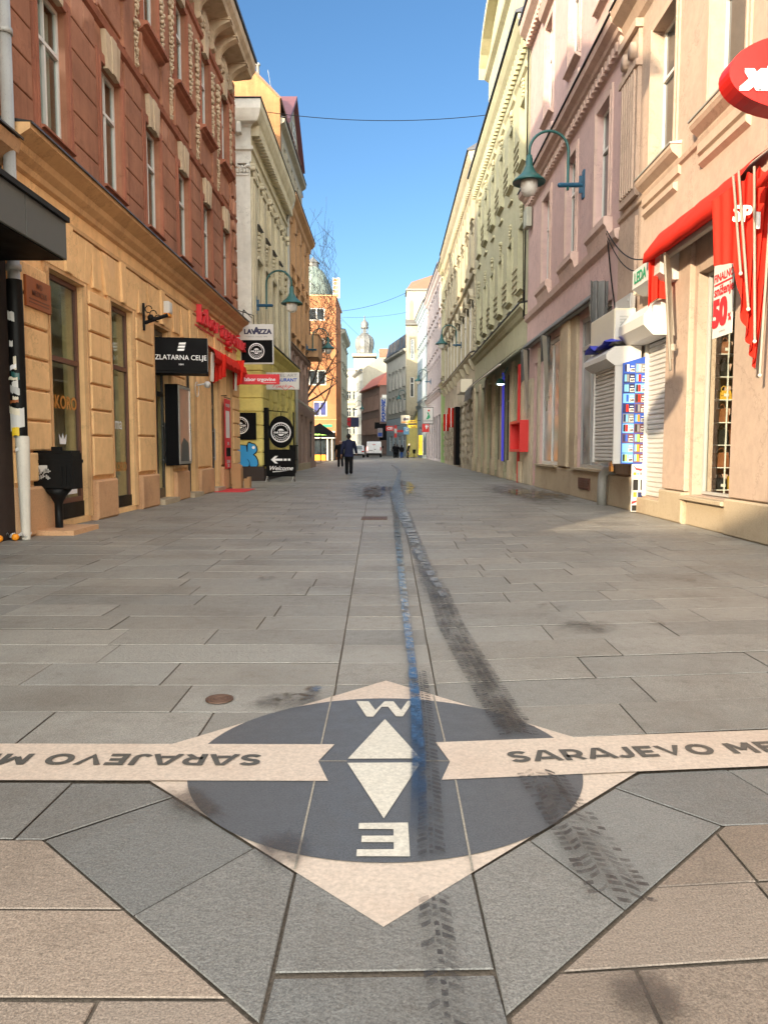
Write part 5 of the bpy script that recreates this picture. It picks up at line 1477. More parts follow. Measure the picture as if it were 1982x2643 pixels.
b = MB(); b.fbox(fp, 25.6, 28.1, .95, 5.9, 0, .10, .02); b.fbox(fp, 26.4, 27.5, .95, 5.9, .10, .2, .03); b.build('stone_pier', MT['travertine'], pk)
b = MB(); b.fbox(fp, 33.4, K1, 0, 4.6, 0, .12, .03); b.fbox(fp, 31.95, 32.3, 0, 5.7, 0, .08); b.build('plaster_pier', MT['dirty_plaster'], pk)
b = MB(); b.fbox(fp, K0, 32.3, 0, .9, 0, .12, .02); b.build('plinth', MT['limestone_plinth'], pk)
b = MB()
for a, c, z0, z1 in kg[:2]: b.fbox(fp, a - .1, c + .1, .9, .97, -.2, .22)
b.build('sill', MT['limestone_plinth'], pk)
b = MB(); b.fbox(fp, 23.4, 24.8, .30, .66, .12, .15)
for k in range(4): b.fbox(fp, 23.5, 24.7, .34 + .075 * k, .38 + .075 * k, .15, .175)
b.build('vent_grille', MT['brown_frame'], pk)
for u, w in kb:
    b = MB(); b.fprof(fp, [(0, 7.35), (.10, 7.4), (.18, 7.75), (.26, 7.85), (.26, 8.0), (0, 8.05)], u - .35, u + w + .35); b.build('window_ledge', MT['pink_trim'], pk)
b = MB(); b.fprof(fp, [(0, 7.2), (.12, 7.3), (.16, 7.5), (0, 7.55)], K0, K1); b.build('string_course', MT['pink_trim'], pk)
for u, w in kb:
    b = MB(); b.fbox(fp, u - .1, u + w + .1, 13.0, 14.0, 0, .06, .02)
    b.fprof(fp, [(0, 18.5), (.2, 18.6), (.3, 18.9), (0, 19.0)], u - .35, u + w + .35); b.build('window_hood', MT['pink_trim'], pk)
cornice(fp, [(0, 12.05), (.06, 12.1), (.08, 12.3), (.26, 12.42), (.30, 12.52), (.46, 12.62), (.50, 12.78), (0, 12.84)], K0 - .4, K1, pk, 'pink_trim', dent=(.34, .18, 12.12, 12.36, .2))
cornice(fp, [(0, 19.0), (.2, 19.1), (.25, 19.4), (.5, 19.6), (.55, 19.9), (0, 20)], K0, K1, pk, 'pink_trim', name='eave', dent=(.34, .18, 19.0, 19.3, .3))
gable_roof(fp, K0, K1, 20, 24.5, 5, 10, pk, eave=.6)
rg = random.Random(4)

# salmon house, nearest on the right
S0, S1 = 1.5, 21.4
sm_ = thing('salmon_house', 'salmon pink corner house with red awnings, nearest on the right', 'house', (RX, 14, 0))
sb = [(17.45, 1.55), (14.05, 1.55), (10.65, 1.55), (7.25, 1.55), (3.85, 1.55)]
facade(sm_, fp, S0, S1, 7.0, 17.0, [(8.1, 11.35), (13.6, 16.2)], sb, 'salmon_render', 'salmon_trim', gm='window_glass', back=10, sw=.17, sd=.04, depth=.32, mull=0, tr=.64, name='upper_wall')
sg_ = [(14.06, 15.88, .62, 5.1), (17.42, 19.0, .42, 4.7), (9.0, 11.6, .62, 5.1), (4.2, 7.0, .62, 5.1)]
b = MB(); b.wall(fp, S0, S1, 0, 7.0, sg_, .40); shell(b, fp, S0, S1, 0, 6.998, 10); b.build('ground_floor_wall', MT['salmon_render'], sm_)
for a, c in ((16.05, 17.35), (11.8, 13.95), (7.2, 8.8)):
    b = MB(); b.fbox(fp, a, c, .68, 6.2, 0, .10, .02); b.build('pier', MT['salmon_render'], sm_)
for a, c in ((17.36, 16.0), (13.98, 11.7), (8.9, 7.1)):
    b = MB(); b.fbox(fp, c, a, 0, .66, 0, .17, .03); b.build('plinth', MT['limestone_plinth'], sm_)
b = MB()
b.fbox(fp, 14.0, 15.9, 0, .52, 0, .10, .02); b.fbox(fp, 13.99, 16.0, .52, .6, -.3, .22, .01); b.build('window_step', MT['limestone_plinth'], sm_)
for a, c, h, d in ((17.37, 19.6, .38, .14), (19.6, S1, .85, .12), (S0, 7, .6, .1)):
    b = MB(); b.fbox(fp, a, c, 0, h, 0, d, .02); b.build('plinth', MT['limestone_plinth'], sm_)
for u, w in sb:
    b = MB(); b.fprof(fp, [(0, 7.42), (.06, 7.46), (.06, 7.78), (.2, 7.9), (.24, 7.98), (.24, 8.06), (0, 8.1)], u - .42, u + w + .42)
    b.fprof(fp, [(0, 7.12), (.1, 7.2), (.1, 7.3), (0, 7.34)], u - .25, u + w + .25); b.build('window_ledge', MT['salmon_trim'], sm_)
    b = MB(); b.fprof(fp, [(.26, 8.06), (.27, 8.09), (0, 8.13), (-.2, 8.13), (-.2, 8.06)], u - .44, u + w + .44); b.build('tin_sill', MT['grey_frame'], sm_)
b = MB(); b.fprof(fp, [(0, 7.6), (.06, 7.64), (.08, 7.72), (0, 7.76)], S0, S1); b.build('string_course', MT['salmon_trim'], sm_)
b = MB(); b.fbox(fp, 19.85, 21.2, 7.9, 12.0, 0, .10)
for k in range(6): b.fbox(fp, 20.0 + .19 * k, 20.1 + .19 * k, 8.1, 11.0, .10, .15, .02)
b.fbox(fp, 19.8, 21.25, 11.0, 11.15, 0, .17); b.fbox(fp, 19.8, 21.25, 11.9, 12.1, 0, .2)
for k in range(2): b.tube([fp.p(20.2 + .6 * k, 11.5, .05), fp.p(20.2 + .6 * k, 11.5, .2)], .2, 12)
b.fbox(fp, 19.85, 21.2, 0.9, 7.4, 0, .08)
b.build('fluted_pilaster', MT['salmon_trim'], sm_)
cornice(fp, [(0, 12.1), (.1, 12.2), (.2, 12.45), (.45, 12.62), (.5, 12.85), (0, 12.9)], S0, S1 - .4, sm_, 'salmon_trim')
gable_roof(fp, S0, S1, 17, 21, 5, 10, sm_, eave=.6)
# shop window display, shutters
w = window(fp, 14.09, 15.86, .64, 5.08, sm_, .26, fm='grey_frame', gm='display_glass', tr=None, mull=0, fw=.06)
window(fp, 9.02, 11.58, .64, 5.08, sm_, .34, fm='grey_frame', gm='window_glass', tr=None, mull=0); window(fp, 4.2, 7.0, .64, 5.08, sm_, .34, fm='grey_frame', gm='window_glass', tr=None, mull=0)
b = MB(); b.quad(fp.p(13.5, .3, -2.2), fp.p(16.8, .3, -2.2), fp.p(16.8, 5.6, -2.2), fp.p(13.5, 5.6, -2.2)); b.quad(fp.p(16.8, .3, -2.2), fp.p(16.8, .3, -.4), fp.p(16.8, 5.6, -.4), fp.p(16.8, 5.6, -2.2)); b.quad(fp.p(13.5, .3, -2.2), fp.p(16.8, .3, -2.2), fp.p(16.8, .3, -.4), fp.p(13.5, .3, -.4))
b.build('shop_interior', MT['interior_warm'], sm_)
rk = thing('display_rack', 'white wire display rack of bags behind the shop window of the salmon house', 'rack', (7.3, 16.3, .6))
frk = FF(16.35)
b = MB()
for k_ in range(9): b.fbox(frk, 6.62, 8.2, .68 + .475 * k_, .70 + .475 * k_, -.38, 0)
for u in (6.60, 7.10, 7.65, 8.2): b.fbox(frk, u, u + .025, .6, 4.7, -.01, .02); b.fbox(frk, u, u + .025, .6, 4.7, -.40, -.38)
b.build('shelf_frame', MT['white_frame'], rk)
rg = random.Random(9)
for k_ in range(8):
    for j_ in range(5):
        if j_ == 0 and k_ not in (1, 4): continue
        u = 6.66 + .29 * j_ + rg.uniform(0, .03); z = .70 + .475 * k_; h = rg.uniform(.18, .34); wd = rg.uniform(.20, .27)
        m = rg.choice(['leather_black', 'leather_black', 'leather_brown', 'leather_black', 'leather_brown'])
        if (k_, j_) in ((0, 0), (0, 2), (4, 1)): m = 'mustard'
        if (k_, j_) == (2, 3): m = 'red_cloth'
        b = MB()
        b.fpoly(frk, [(u, z), (u + wd, z), (u + wd * .96, z + h * .7), (u + wd * .82, z + h), (u + wd * .18, z + h), (u + wd * .04, z + h * .7)], -.26, -.02)
        b.fpoly(frk, [(u + .01, z + h * .45), (u + wd - .01, z + h * .45), (u + wd * .85, z + h * 1.01), (u + wd * .15, z + h * 1.01)], -.02, 0)
        b.tube([frk.p(u + wd * (.5 - .25 * math.cos(math.pi * t / 6)), z + h + .10 * math.sin(math.pi * t / 6), -.12) for t in range(7)], .010, 4)
        o = b.build('handbag', MT[m], loc=(u, 16.35, z))
        if rg.random() < .5:
            t_ = MB(); t_.fbox(frk, u + .08, u + .18, z + .06, z + .12, .0, .006); t_.build('price_tag', MT['white_panel'], o)
        col = {'leather_black': 'black', 'leather_brown': 'brown leather', 'mustard': 'mustard', 'red_cloth': 'red'}[m]
        tag(o, f'{col} handbag on the wire rack behind the salmon house shop window', 'handbag', 'handbags on the shop window rack')
bn = thing('sale_banner', 'white hanging shop banner reading FINALNO sniženje 50% in red', 'banner', (RX - .05, 14.3, 3.6))
frt = FRt(RX)
b = MB(); b.fbox(frt, -14.75, -13.93, 3.62, 5.25, .14, .155); b.build('cloth', MT['white_cloth'], bn)
b = MB()
b.fbox(frt, -14.72, -13.96, 4.57, 4.605, .155, .16)
fill_text(b, frt, 'FINALNO', -14.72, 4.64, .14, .155, .006, bold=.015, sx=.98); fill_text(b, frt, 'sniženje', -14.70, 4.38, .18, .155, .006, bold=.02, sx=1.0); fill_text(b, frt, '50', -14.74, 3.84, .46, .155, .006, bold=.05, sx=.92); fill_text(b, frt, '%', -14.08, 3.86, .13, .155, .008, bold=.02)
b.build('lettering', MT['red_banner'], bn)
b = MB(); fill_text(b, frt, 'sportina.ba', -14.45, 3.70, .04, .155, .006); b.build('lettering', MT['grey_letter'], bn)
rs_ = thing('roller_shutter', 'beige roller shutter closing the doorway of the salmon house', 'shutter', (RX, 18.2, .4))
b = MB(); z = .42; pr_ = []
while z < 4.1: pr_ += [(-.09, z), (-.05, z + .025), (-.05, z + .085), (-.09, z + .11)]; z += .115
b.fprof(fp, pr_ + [(-.15, z), (-.15, .42)], 17.47, 18.95); b.build('slats', MT['white_panel'], rs_)
b = MB(); b.fbox(fp, 18.92, 19.04, .42, 4.1, -.3, .02); b.build('guide_rail', MT['white_frame'], rs_)
b = MB(); b.fprof(fp, [(0, 4.08), (.40, 4.08), (.62, 4.3), (.62, 4.52), (.35, 4.82), (0, 4.88)], 17.3, 19.15); b.build('shutter_box', MT['white_panel'], rs_)
bd = MB(); bd.fbox(frt, -20.9, -19.6, 3.75, 5.45, .10, .22, .01)
for (u, z) in ((-20.75, 3.9), (-20.75, 5.3), (-19.75, 3.9), (-19.75, 5.3), (-20.2, 4.6)): bd.fbox(frt, u - .03, u + .03, z - .03, z + .03, .22, .24)
tag(bd.build('blank_wall_panel', MT['white_panel'], loc=(RX, 20.2, 3.75)), 'tall blank cream panel screwed to the wall above the phone price board', 'panel')
# kiosk hatch with its own shutter
ks = thing('kiosk_hatch', 'white projecting kiosk hatch with its roller shutter closed and a padlock', 'kiosk hatch', (RX, 20, 1.2))
b = MB(); b.fbox(fp, 19.1, 21.0, 1.22, 3.62, .10, .62); b.fbox(fp, 19.02, 19.12, 1.2, 3.9, .1, .72); b.fbox(fp, 21.0, 21.1, 1.2, 3.7, .1, .7); b.build('hatch_body', MT['white_panel'], ks)
b = MB(); z = 1.25; pr_ = []
while z < 3.6: pr_ += [(.63, z), (.67, z + .02), (.67, z + .07), (.63, z + .09)]; z += .095
b.fprof(fp, pr_ + [(.60, z), (.60, 1.25)], 19.14, 20.98); b.build('slats', MT['white_panel'], ks)
b = MB(); b.fprof(fp, [(.1, 3.6), (.75, 3.6), (.95, 3.75), (.95, 3.88), (.75, 4.05), (.1, 4.08)], 19.0, 21.15); b.build('shutter_box', MT['white_panel'], ks)
b = MB(); b.fbox(fp, 19.3, 19.5, 1.0, 1.14, .62, .68); b.tube([fp.p(19.34, 1.13, .65), fp.p(19.34, 1.22, .65), fp.p(19.4, 1.25, .65), fp.p(19.46, 1.22, .65), fp.p(19.46, 1.13, .65)], .014, 5); b.build('padlock', MT['gold_letter'], ks)
tb = MB(); rg = random.Random(2)
P = []
for i in range(9):
    for j in range(5): P.append(fp.p(19.0 + .27 * i, 4.10 + .10 * rg.random() + .08 * math.sin(i * 1.3), .15 + .2 * j + rg.uniform(-.03, .03)))
tb.add(P, [(i * 5 + j, i * 5 + j + 1, i * 5 + j + 6, i * 5 + j + 5) for i in range(8) for j in range(4)])
tag(tb.build('tarpaulin', MT['tarp_blue'], loc=(RX - .5, 20, 4.1)), 'crumpled dark blue tarpaulin on top of the kiosk hatch', 'tarpaulin')
ac = thing('air_conditioner', 'cream air conditioner box above the blue tarpaulin on the pink wall', 'air conditioner', (RX, 20.6, 4.2))
b = MB(); b.fbox(fp, 19.2, 21.4, 4.22, 5.0, .2, .72, .02); b.build('case', MT['cream_plastic'], ac)
b = MB(); b.fbox(FF(19.2), 5.56, 6.0, 4.3, 4.95, 0, .012); b.build('side_cover', MT['white_panel'], ac)
b = MB()
for k in range(5): b.fbox(FF(19.2), 5.66, 5.86, 4.5 + .07 * k, 4.53 + .07 * k, .012, .022)
b.build('grille', MT['grey_frame'], ac)
b = MB(); b.fbox(fp, 19.3, 21.3, 4.15, 4.22, 0, .7); b.build('bracket', MT['grey_pipe'], ac)
# phone price board on the near side of the kiosk hatch, facing the camera
pb = thing('phone_price_board', 'blue board with two columns of phone pictures and prices', 'price board', (5.98, 18.9, 1.2))
fpb = FF(18.99)
b = MB(); b.fpoly(fpb, [(5.70, 1.2), (6.30, 1.2), (6.30, 3.82), (5.70, 3.64)], 0, .05); b.build('board', MT['blue_paint'], pb)
pm = ['sky_paint', 'purple_roof', 'navy_paint', 'blue_paint', 'grey_letter', 'leather_black', 'orange_paint', 'lime_paint', 'white_panel', 'red_cloth', 'white_letter']
rg = random.Random(31)
for j in range(10):
    for i in range(2):
        c = MB(); u0 = 5.715 + i * .285; z0 = 1.23 + .242 * j
        c.cur = rg.choice([0, 1, 2, 3, 4, 3, 2]); c.fbox(fpb, u0, u0 + .272, z0, z0 + .222, .05, .056)
        c.cur = rg.choice([2, 5, 0]); c.fbox(fpb, u0 + .02, u0 + .07, z0 + .03, z0 + .20, .056, .062)
        c.cur = rg.choice([6, 7, 1, 0, 8, 9, 4, 3]); c.fbox(fpb, u0 + .075, u0 + .13, z0 + .03, z0 + .20, .058, .064)
        c.cur = 8; c.fbox(fpb, u0 + .155, u0 + .265, z0 + .02, z0 + .11, .056, .062)
        c.cur = 5; fill_text(c, fpb, str(rg.choice([129, 159, 199, 249, 299, 349, 399, 449])), u0 + .162, z0 + .035, .055, .062, .003, bold=.03, sx=.8)
        c.cur = 10; c.fbox(fpb, u0 + .17, u0 + .25, z0 + .15, z0 + .165, .058, .064)
        c.build('price_card', [MT[m] for m in pm], pb)
lo = thing('accessory_board', 'narrow white advertising board with phone accessories under the price board', 'advertising board', (6.15, 18.95, .02))
b = MB(); b.fbox(fpb, 5.98, 6.30, .02, 1.19, -.02, .03); b.build('board', MT['white_panel'], lo)
for m, (u, z, w_, h) in (('leather_black', (6.02, .55, .12, .26)), ('leather_black', (6.20, .55, .05, .26)), ('mustard', (6.03, .38, .08, .12)), ('navy_paint', (6.14, .38, .11, .12)), ('orange_paint', (6.02, .92, .07, .07)), ('sky_paint', (6.10, .92, .07, .07)), ('grey_letter', (6.18, .92, .07, .07)), ('leather_black', (6.0, .04, .2, .14))):
    b = MB(); b.fbox(fpb, u, u + w_, z, z + h, .03, .036); b.build('picture', MT[m], lo)
b = MB(); b.fpoly(fpb, [(5.99, .20), (6.29, .34), (6.29, .38), (6.12, .30), (5.99, .27)], .03, .037); b.fpoly(fpb, [(6.0, 1.18), (6.08, 1.05), (6.2, 1.02), (6.29, 1.1), (6.2, 1.08), (6.08, 1.1)], .03, .037); b.build('picture', MT['red_banner'], lo)
pp = thing('downpipe', 'short grey curved pipe running out of the wall beside the kiosk hatch', 'pipe', (6.0, 21.5, 0))
b = MB(); b.tube([(6.2, 21.1, 1.0), (6.02, 21.3, .98), (5.96, 21.42, .85), (5.95, 21.45, .6), (5.95, 21.45, 0)], .13, 10); b.build('pipe', MT['grey_pipe'], pp)
le = thing('wall_sign_box', 'white lit sign box with green letters LE half hidden by the red awning', 'sign', (RX, 18, 5.1))
b = MB(); b.fprof(fp, [(.05, 5.15), (.25, 5.15), (.5, 5.3), (.5, 5.72), (.05, 5.8)], 16.7, 18.55); b.build('case', MT['white_panel'], le)
b = MB(); fill_text(b, frt, 'LEDA', -18.4, 5.4, .24, .5, .01, bold=.02); b.build('lettering', MT['green_paint'], le)
b = MB(); b.fbox(fp, 18.6, 19.1, 5.28, 5.72, .1, .3); b.build('lamp_box', MT['cream_plastic'], le)

# awnings: a hood along the wall, folded cloth drapes and bundles of arms
def awning(name, label, u0, u1, z, cloth, drapes, bundles, hood=True, d=.52, drop=.5):
    a = thing(name, label, 'awning', (RX, (u0 + u1) / 2, z - .5))
    if hood:
        b = MB(); n = 24; P = []
        for i in range(n + 1):
            u = u0 + (u1 - u0) * i / n; s = .006 * math.sin(i * 1.1)
            P += [fp.p(u, z, .02), fp.p(u, z - drop * .25 + s - .03 * math.sin(i * .55) ** 2, d * .50), fp.p(u, z - drop * .72 + s, d * .97), fp.p(u, z - drop * .96 + s * 2, d), fp.p(u, z - drop * .90 + .04, d * .6)]
        b.smooth = True; b.add(P, [(i * 5 + j, i * 5 + j + 1, i * 5 + j + 6, i * 5 + j + 5) for i in range(n) for j in range(4)]); b.build('hood', MT[cloth], a)
        b = MB(); b.tube([fp.p(u0 + .1, z - drop + .1, d * .5), fp.p(u1 - .1, z - drop + .1, d * .5)], .09, 8); b.build('roller', MT['grey_pipe'], a)
    for (c, hw, zt, zb, d0, d1) in drapes:         # pleated drapes hanging across the wall plane
        b = MB(); n = 48; P = []
        rr_ = random.Random(int(c * 10))
        for i in range(n + 1):
            t = i / n; dd = d0 + (d1 - d0) * t
            for j in range(7):
                s = j / 6
                P.append(fp.p(c + hw * math.sin(t * 17 + .6 * math.sin(t * 9)) * (.4 + .6 * s) + .1 * s, zt + (zb - zt) * s * (1.0 - .18 * math.sin(t * 3.1)), dd * (1 - .06 * s)))
        b.smooth = True
        b.add(P, [(i * 7 + j, i * 7 + j + 1, i * 7 + j + 8, i * 7 + j + 7) for i in range(n) for j in range(6)]); b.build('drape', MT[cloth], a)
    for (c, zt, zb, dt) in bundles:
        b = MB()
        for k in range(4):
            b.tube([fp.p(c + .10 * k - .15, zt, dt - .06 * k), fp.p(c + .02 * k, zb + .25 * k, dt * .55 - .02 * k)], .028, 6)
        b.tube([fp.p(c, zb + .55, dt * .5), fp.p(c, zb + .42, dt * .5)], .07, 8)
        b.build('arm_bundle', MT['white_pipe'], a)
    return a
ra = awning('red_awning', 'red folded awning over the shop window of the salmon house', 12.9, 17.3, 6.48, 'red_cloth', [(17.0, .07, 5.85, 4.62, .08, .66)], [(16.45, 5.6, 3.2, .55)], d=.68, drop=.92)
rb2 = awning('red_awning', 'red bunched awning with white letters at the right edge of the photo', 8.5, 12.2, 6.1, 'red_cloth', [], [], d=.62, drop=.6)
# its cloth: a flat corner, then pleats gathered to a point
b = MB(); b.smooth = True; n, m = 90, 12; P = []
for i in range(n + 1):
    t = i / n
    tx, tz_ = 5.05 + 1.15 * t, 5.42 + .52 * min(1, t * 1.6) + .05 * math.sin(t * 40) * (t > .3)
    if t < .34: bx, bz = 5.14 + .34 * t / .34, 4.44 + .06 * t / .34
    else:
        q_ = (t - .34) / .66; bx, bz = 5.50 + .40 * q_ ** .8, 4.45 - 1.60 * q_ ** .55
    for j in range(m + 1):
        s_ = j / m; amp = .012 + .070 * max(0, min(1, (t - .28) * 6)) * (.45 + .55 * s_)
        P.append((tx + (bx - tx) * s_ ** .8, 12.42 + amp * math.sin(t * 40 + 1.4 * math.sin(t * 7)) + .10 * t + .05 * s_, tz_ + (bz - tz_) * s_))
b.add(P, [(i * (m + 1) + j, i * (m + 1) + j + 1, (i + 1) * (m + 1) + j + 1, (i + 1) * (m + 1) + j) for i in range(n) for j in range(m)]); b.build('drape', MT['red_cloth'], rb2)
for (p0_, p1_) in (((5.34, 5.78), (5.52, 4.30)), ((5.42, 5.86), (5.66, 3.75)), ((5.66, 5.92), (5.78, 3.25)), ((5.95, 5.95), (5.88, 2.72))):
    b = MB(); b.tube([(p0_[0], 12.34, p0_[1]), (p1_[0], 12.36, p1_[1])], .022, 6); b.ball((p1_[0], 12.36, p1_[1]), .032, n=8); b.build('arm', MT['white_pipe'], rb2)
b = MB(); fa2 = FF(12.45)
fill_text(b, fa2, 'SP', 5.36, 5.10, .24, .075, .01, bold=.03, shear=.1, sx=.85); fill_text(b, fa2, 'I', 5.72, 5.0, .24, .075, .01, bold=.04); b.build('lettering', MT['white_letter'], rb2)
awning('grey_awning', 'grey awning hood with drapes folded back over the pink house shopfront', 22.4, 34.4, 6.32, 'grey_cloth', [(22.0, .14, 6.25, 4.5, .1, .62), (29.6, .12, 5.85, 4.75, .1, .5), (34.0, .12, 5.9, 4.3, .1, .5)], [(29.3, 5.8, 3.0, .5), (33.4, 5.8, 2.9, .5), (22.6, 5.7, 4.2, .5)], d=.34, drop=.42)
# red round sign
so = thing('oval_sign', 'red oval projecting sign with white letters at the upper right edge', 'sign', (5.0, 9.5, 6.0))
def oval(cx, cy, z, rx, rz, n=48): return [(cx + rx * math.cos(2 * math.pi * k / n), z + rz * math.sin(2 * math.pi * k / n)) for k in range(n)]
fo = FF(9.5)
b = MB(); b.fpoly(fo, oval(4.97, 0, 6.0, .95, .45), -.30, 0); b.build('disc', MT['red_paint'], so)
b = MB(); fill_text(b, fo, 'x', 4.17, 5.80, .32, 0, .012, bold=.05, shear=.25, sx=1.1); fill_text(b, fo, 'ALDO', 4.40, 5.80, .37, 0, .012, bold=.05, sx=1.0); b.build('lettering', MT['white_letter'], so)
b = MB(); b.tube([(5.8, 9.65, 6.2), (6.3, 9.65, 6.2)], .04, 6); b.tube([(5.8, 9.65, 5.8), (6.3, 9.65, 5.8)], .04, 6); b.build('bracket', MT['black_metal'], so)
so2 = thing('oval_sign', 'black oval projecting sign on the dark shopfront house beside the camera', 'sign', (-5.2, .25, 8.0))
fo2 = FF(.25)
b = MB(); b.fpoly(fo2, oval(-5.05, 0, 8.05, .85, .46), -.12, 0); b.build('disc', MT['black_panel'], so2)
b = MB(); b.tube([(-5.5, .31, 8.3), (-6.5, .31, 8.3)], .03, 6); b.build('bracket', MT['black_metal'], so2)
# ================================================================== things on the left side
rm = MB
bn_ = thing('litter_bin', 'black box litter bin with a sticker on a post and stone slab', 'litter bin', (-6.15, 14.3, 0))
b = MB(); b.box(-6.72, -5.66, 13.75, 14.95, 0, .09); b.build('base_slab', MT['apricot_plinth'], bn_)
b = MB(); b.tube([(-6.15, 14.3, .09), (-6.15, 14.3, .55), (-6.15, 14.3, .68), (-6.15, 14.3, .82)], [.07, .075, .14, .26], 12); b.build('post', MT['black_metal'], bn_)
b = MB(); fb_ = FF(14.08); b.fbox(fb_, -6.52, -5.78, .82, 1.48, -.44, 0, .02); b.fbox(fb_, -6.54, -5.76, 1.30, 1.36, -.46, .015); b.fbox(fb_, -6.5, -5.8, 1.48, 1.53, -.42, -.02); b.fbox(fb_, -6.23, -6.07, 1.53, 1.60, -.28, -.16)
for u in (-6.0, -5.92, -5.84): b.fbox(fb_, u, u + .03, .9, 1.25, 0, .02)
b.build('box', MT['black_metal'], bn_)
b = MB(); b.fbox(fb_, -6.44, -6.24, 1.14, 1.26, .003, .008); rq2 = random.Random(4)
for k in range(14):
    u, z = -6.47 + rq2.random() * .26, 1.0 + rq2.random() * .18; b.fbox(fb_, u, u + .05, z, z + .018, .003, .008); b.fbox(fb_, u, u + .018, z - .02, z + .05, .003, .008)
b.build('sticker', MT['white_panel'], bn_)
pq = thing('wall_plaque', 'copper coloured memorial plaque with raised lettering on the first pier', 'plaque', (LX, 14.2, 4.1))
b = MB(); b.fbox(fl, 13.75, 14.75, 4.08, 4.62, .10, .15, .01); b.build('plate', MT['copper_plaque'], pq)
b = MB(); fill_text(b, fl, 'IVO', 14.25, 4.44, .10, .15, .006, align='C', bold=.01); fill_text(b, fl, 'MEDICUS', 14.25, 4.30, .10, .15, .006, align='C', bold=.01)
for z in (4.22, 4.16): b.fbox(fl, 13.85, 14.65, z, z + .02, .15, .155)
b.build('lettering', MT['copper_relief'], pq)
ib = thing('iron_bracket', 'black scrolled iron bracket lamp on the pier before the black shop sign', 'bracket lamp', (LX, 20.4, 4.7))
b = MB(); b.fbox(fl, 20.35, 20.42, 4.65, 5.35, .10, .15)
b.tube([fl.p(20.4, 4.85, .15), fl.p(20.4, 5.05, .75)], .05, 6)
for k in range(3):
    c = fl.p(20.4, 5.2 - .12 * k, .25 + .12 * k)
    b.tube([(c[0] + .09 * math.cos(t * .7), c[1], c[2] + .09 * math.sin(t * .7)) for t in range(8)], .014, 4)
b.ball(fl.p(20.4, 4.98, .3), .09, n=8); b.build('scrollwork', MT['black_metal'], ib)
ab = MB(); ab.fbox(fl, 22.2, 22.5, 5.42, 5.75, .08, .30, .03); ab.cur = 1; ab.fbox(fl, 22.22, 22.48, 5.32, 5.42, .09, .28, .02)
tag(ab.build('alarm_box', [MT['white_panel'], MT['orange_paint']], loc=(LX, 22.3, 5.3)), 'white alarm box with orange base above the black shop sign', 'alarm box')
zs = thing('shop_sign', 'black box sign reading ZLATARNA CELJE projecting from the apricot wall', 'sign', (-5.8, 22, 3.7))
fz = Fr((-6.45, 21.45), (-5.05, 21.75), (0, -1))
b = MB(); b.fbox(fz, 0, fz.L, 3.72, 4.64, -.75, 0, .01); b.fbox(fz, -.02, fz.L + .02, 3.66, 3.72, -.76, .01); b.build('box', MT['black_panel'], zs)
b = MB(); b.fbox(fz, fz.L, fz.L + .012, 3.72, 4.64, -.74, -.01); b.build('end_panel', MT['charcoal_panel'], zs)
b = MB(); fill_text(b, fz, 'ZLATARNA CELJE', fz.L / 2, 4.03, .135, .004, .006, align='C', sx=.92); fill_text(b, fz, '1844', fz.L / 2, 3.88, .05, .004, .006, align='C')
for k in range(3):
    b.fpoly(fz, [(.62 + .02 * k, 4.28 + .085 * k), (.80 + .02 * k, 4.28 + .085 * k), (.82 + .02 * k, 4.34 + .085 * k), (.64 + .02 * k, 4.33 + .085 * k)], .0, .01)
b.build('lettering', MT['white_letter'], zs)
dc = thing('display_case', 'black wall display case with a tall framed picture below the black sign', 'display case', (-6.3, 23.2, 1.1))
b = MB(); b.fbox(fl, 22.55, 23.9, 1.08, 3.45, .0, .38, .01); b.build('case', MT['black_panel'], dc)
b = MB()
for (a, c, z0, z1) in ((22.58, 22.66, 1.12, 3.42), (23.8, 23.88, 1.12, 3.42), (22.66, 23.8, 1.12, 1.2), (22.66, 23.8, 3.34, 3.42)): b.fbox(fl, a, c, z0, z1, .38, .41)
b.build('frame', MT['steel'], dc)
paint('photo_skin', (.50, .28, .18), rough=.3, var=.5, scale=2.2, bump=0)
b = MB(); b.fbox(fl, 22.66, 23.8, 1.2, 3.34, .38, .39); b.build('picture', MT['photo_skin'], dc)
b = MB(); b.fpoly(fl, [(22.75, 1.2), (23.7, 1.2), (23.6, 1.75), (23.1, 1.9), (22.8, 1.7)], .39, .395); b.build('picture', MT['charcoal_panel'], dc)
sl_ = thing('wall_floodlight', 'small white floodlight with a coiled cable beside the black shop sign', 'floodlight', (LX, 25.8, 3.6))
b = MB(); b.tube([fl.p(26.1, 3.7, .05), fl.p(26.1, 3.75, .35)], .03, 6); b.ball(fl.p(26.1, 3.72, .42), .12, n=8); b.build('lamp_head', MT['white_panel'], sl_)
b = MB(); b.tube([fl.p(26.1 + .25 * math.cos(t * .5) - .2, 3.55 + .25 * math.sin(t * .5), .12) for t in range(14)], .015, 4); b.build('cable', MT['white_pipe'], sl_)
# red letters, awning, banner of the souvenir shop
rl = thing('letter_sign', 'large red raised letters Izbor trgovine under the cornice of the red house', 'sign', (LX, 29.5, 5.6))
fl_t = FL(LX + .02)
b = MB(); fill_text(b, fl_t, 'Izbor trgovine', 26.0, 5.80, .60, .16, .0, bold=0, sx=1.50, solid=.16, gap=1.12); b.build('letters', MT['red_banner'], rl)
b = MB(); b.fbox(fl_t, 25.95, 33.0, 5.66, 5.72, .03, .08); b.fbox(fl_t, 25.95, 33.0, 6.1, 6.14, .03, .08); b.build('rail', MT['red_paint'], rl)
b = MB(); fill_text(b, fl_t, 'suveniri', 30.6, 5.46, .18, .10, .0, bold=0, sx=1.4, solid=.08); b.build('letters', MT['red_cloth'], rl)
aw = thing('red_shop_awning', 'crumpled red awning folded over the souvenir shop door on the left', 'awning', (-6, 30, 4))
b = MB(); n = 16; P = []
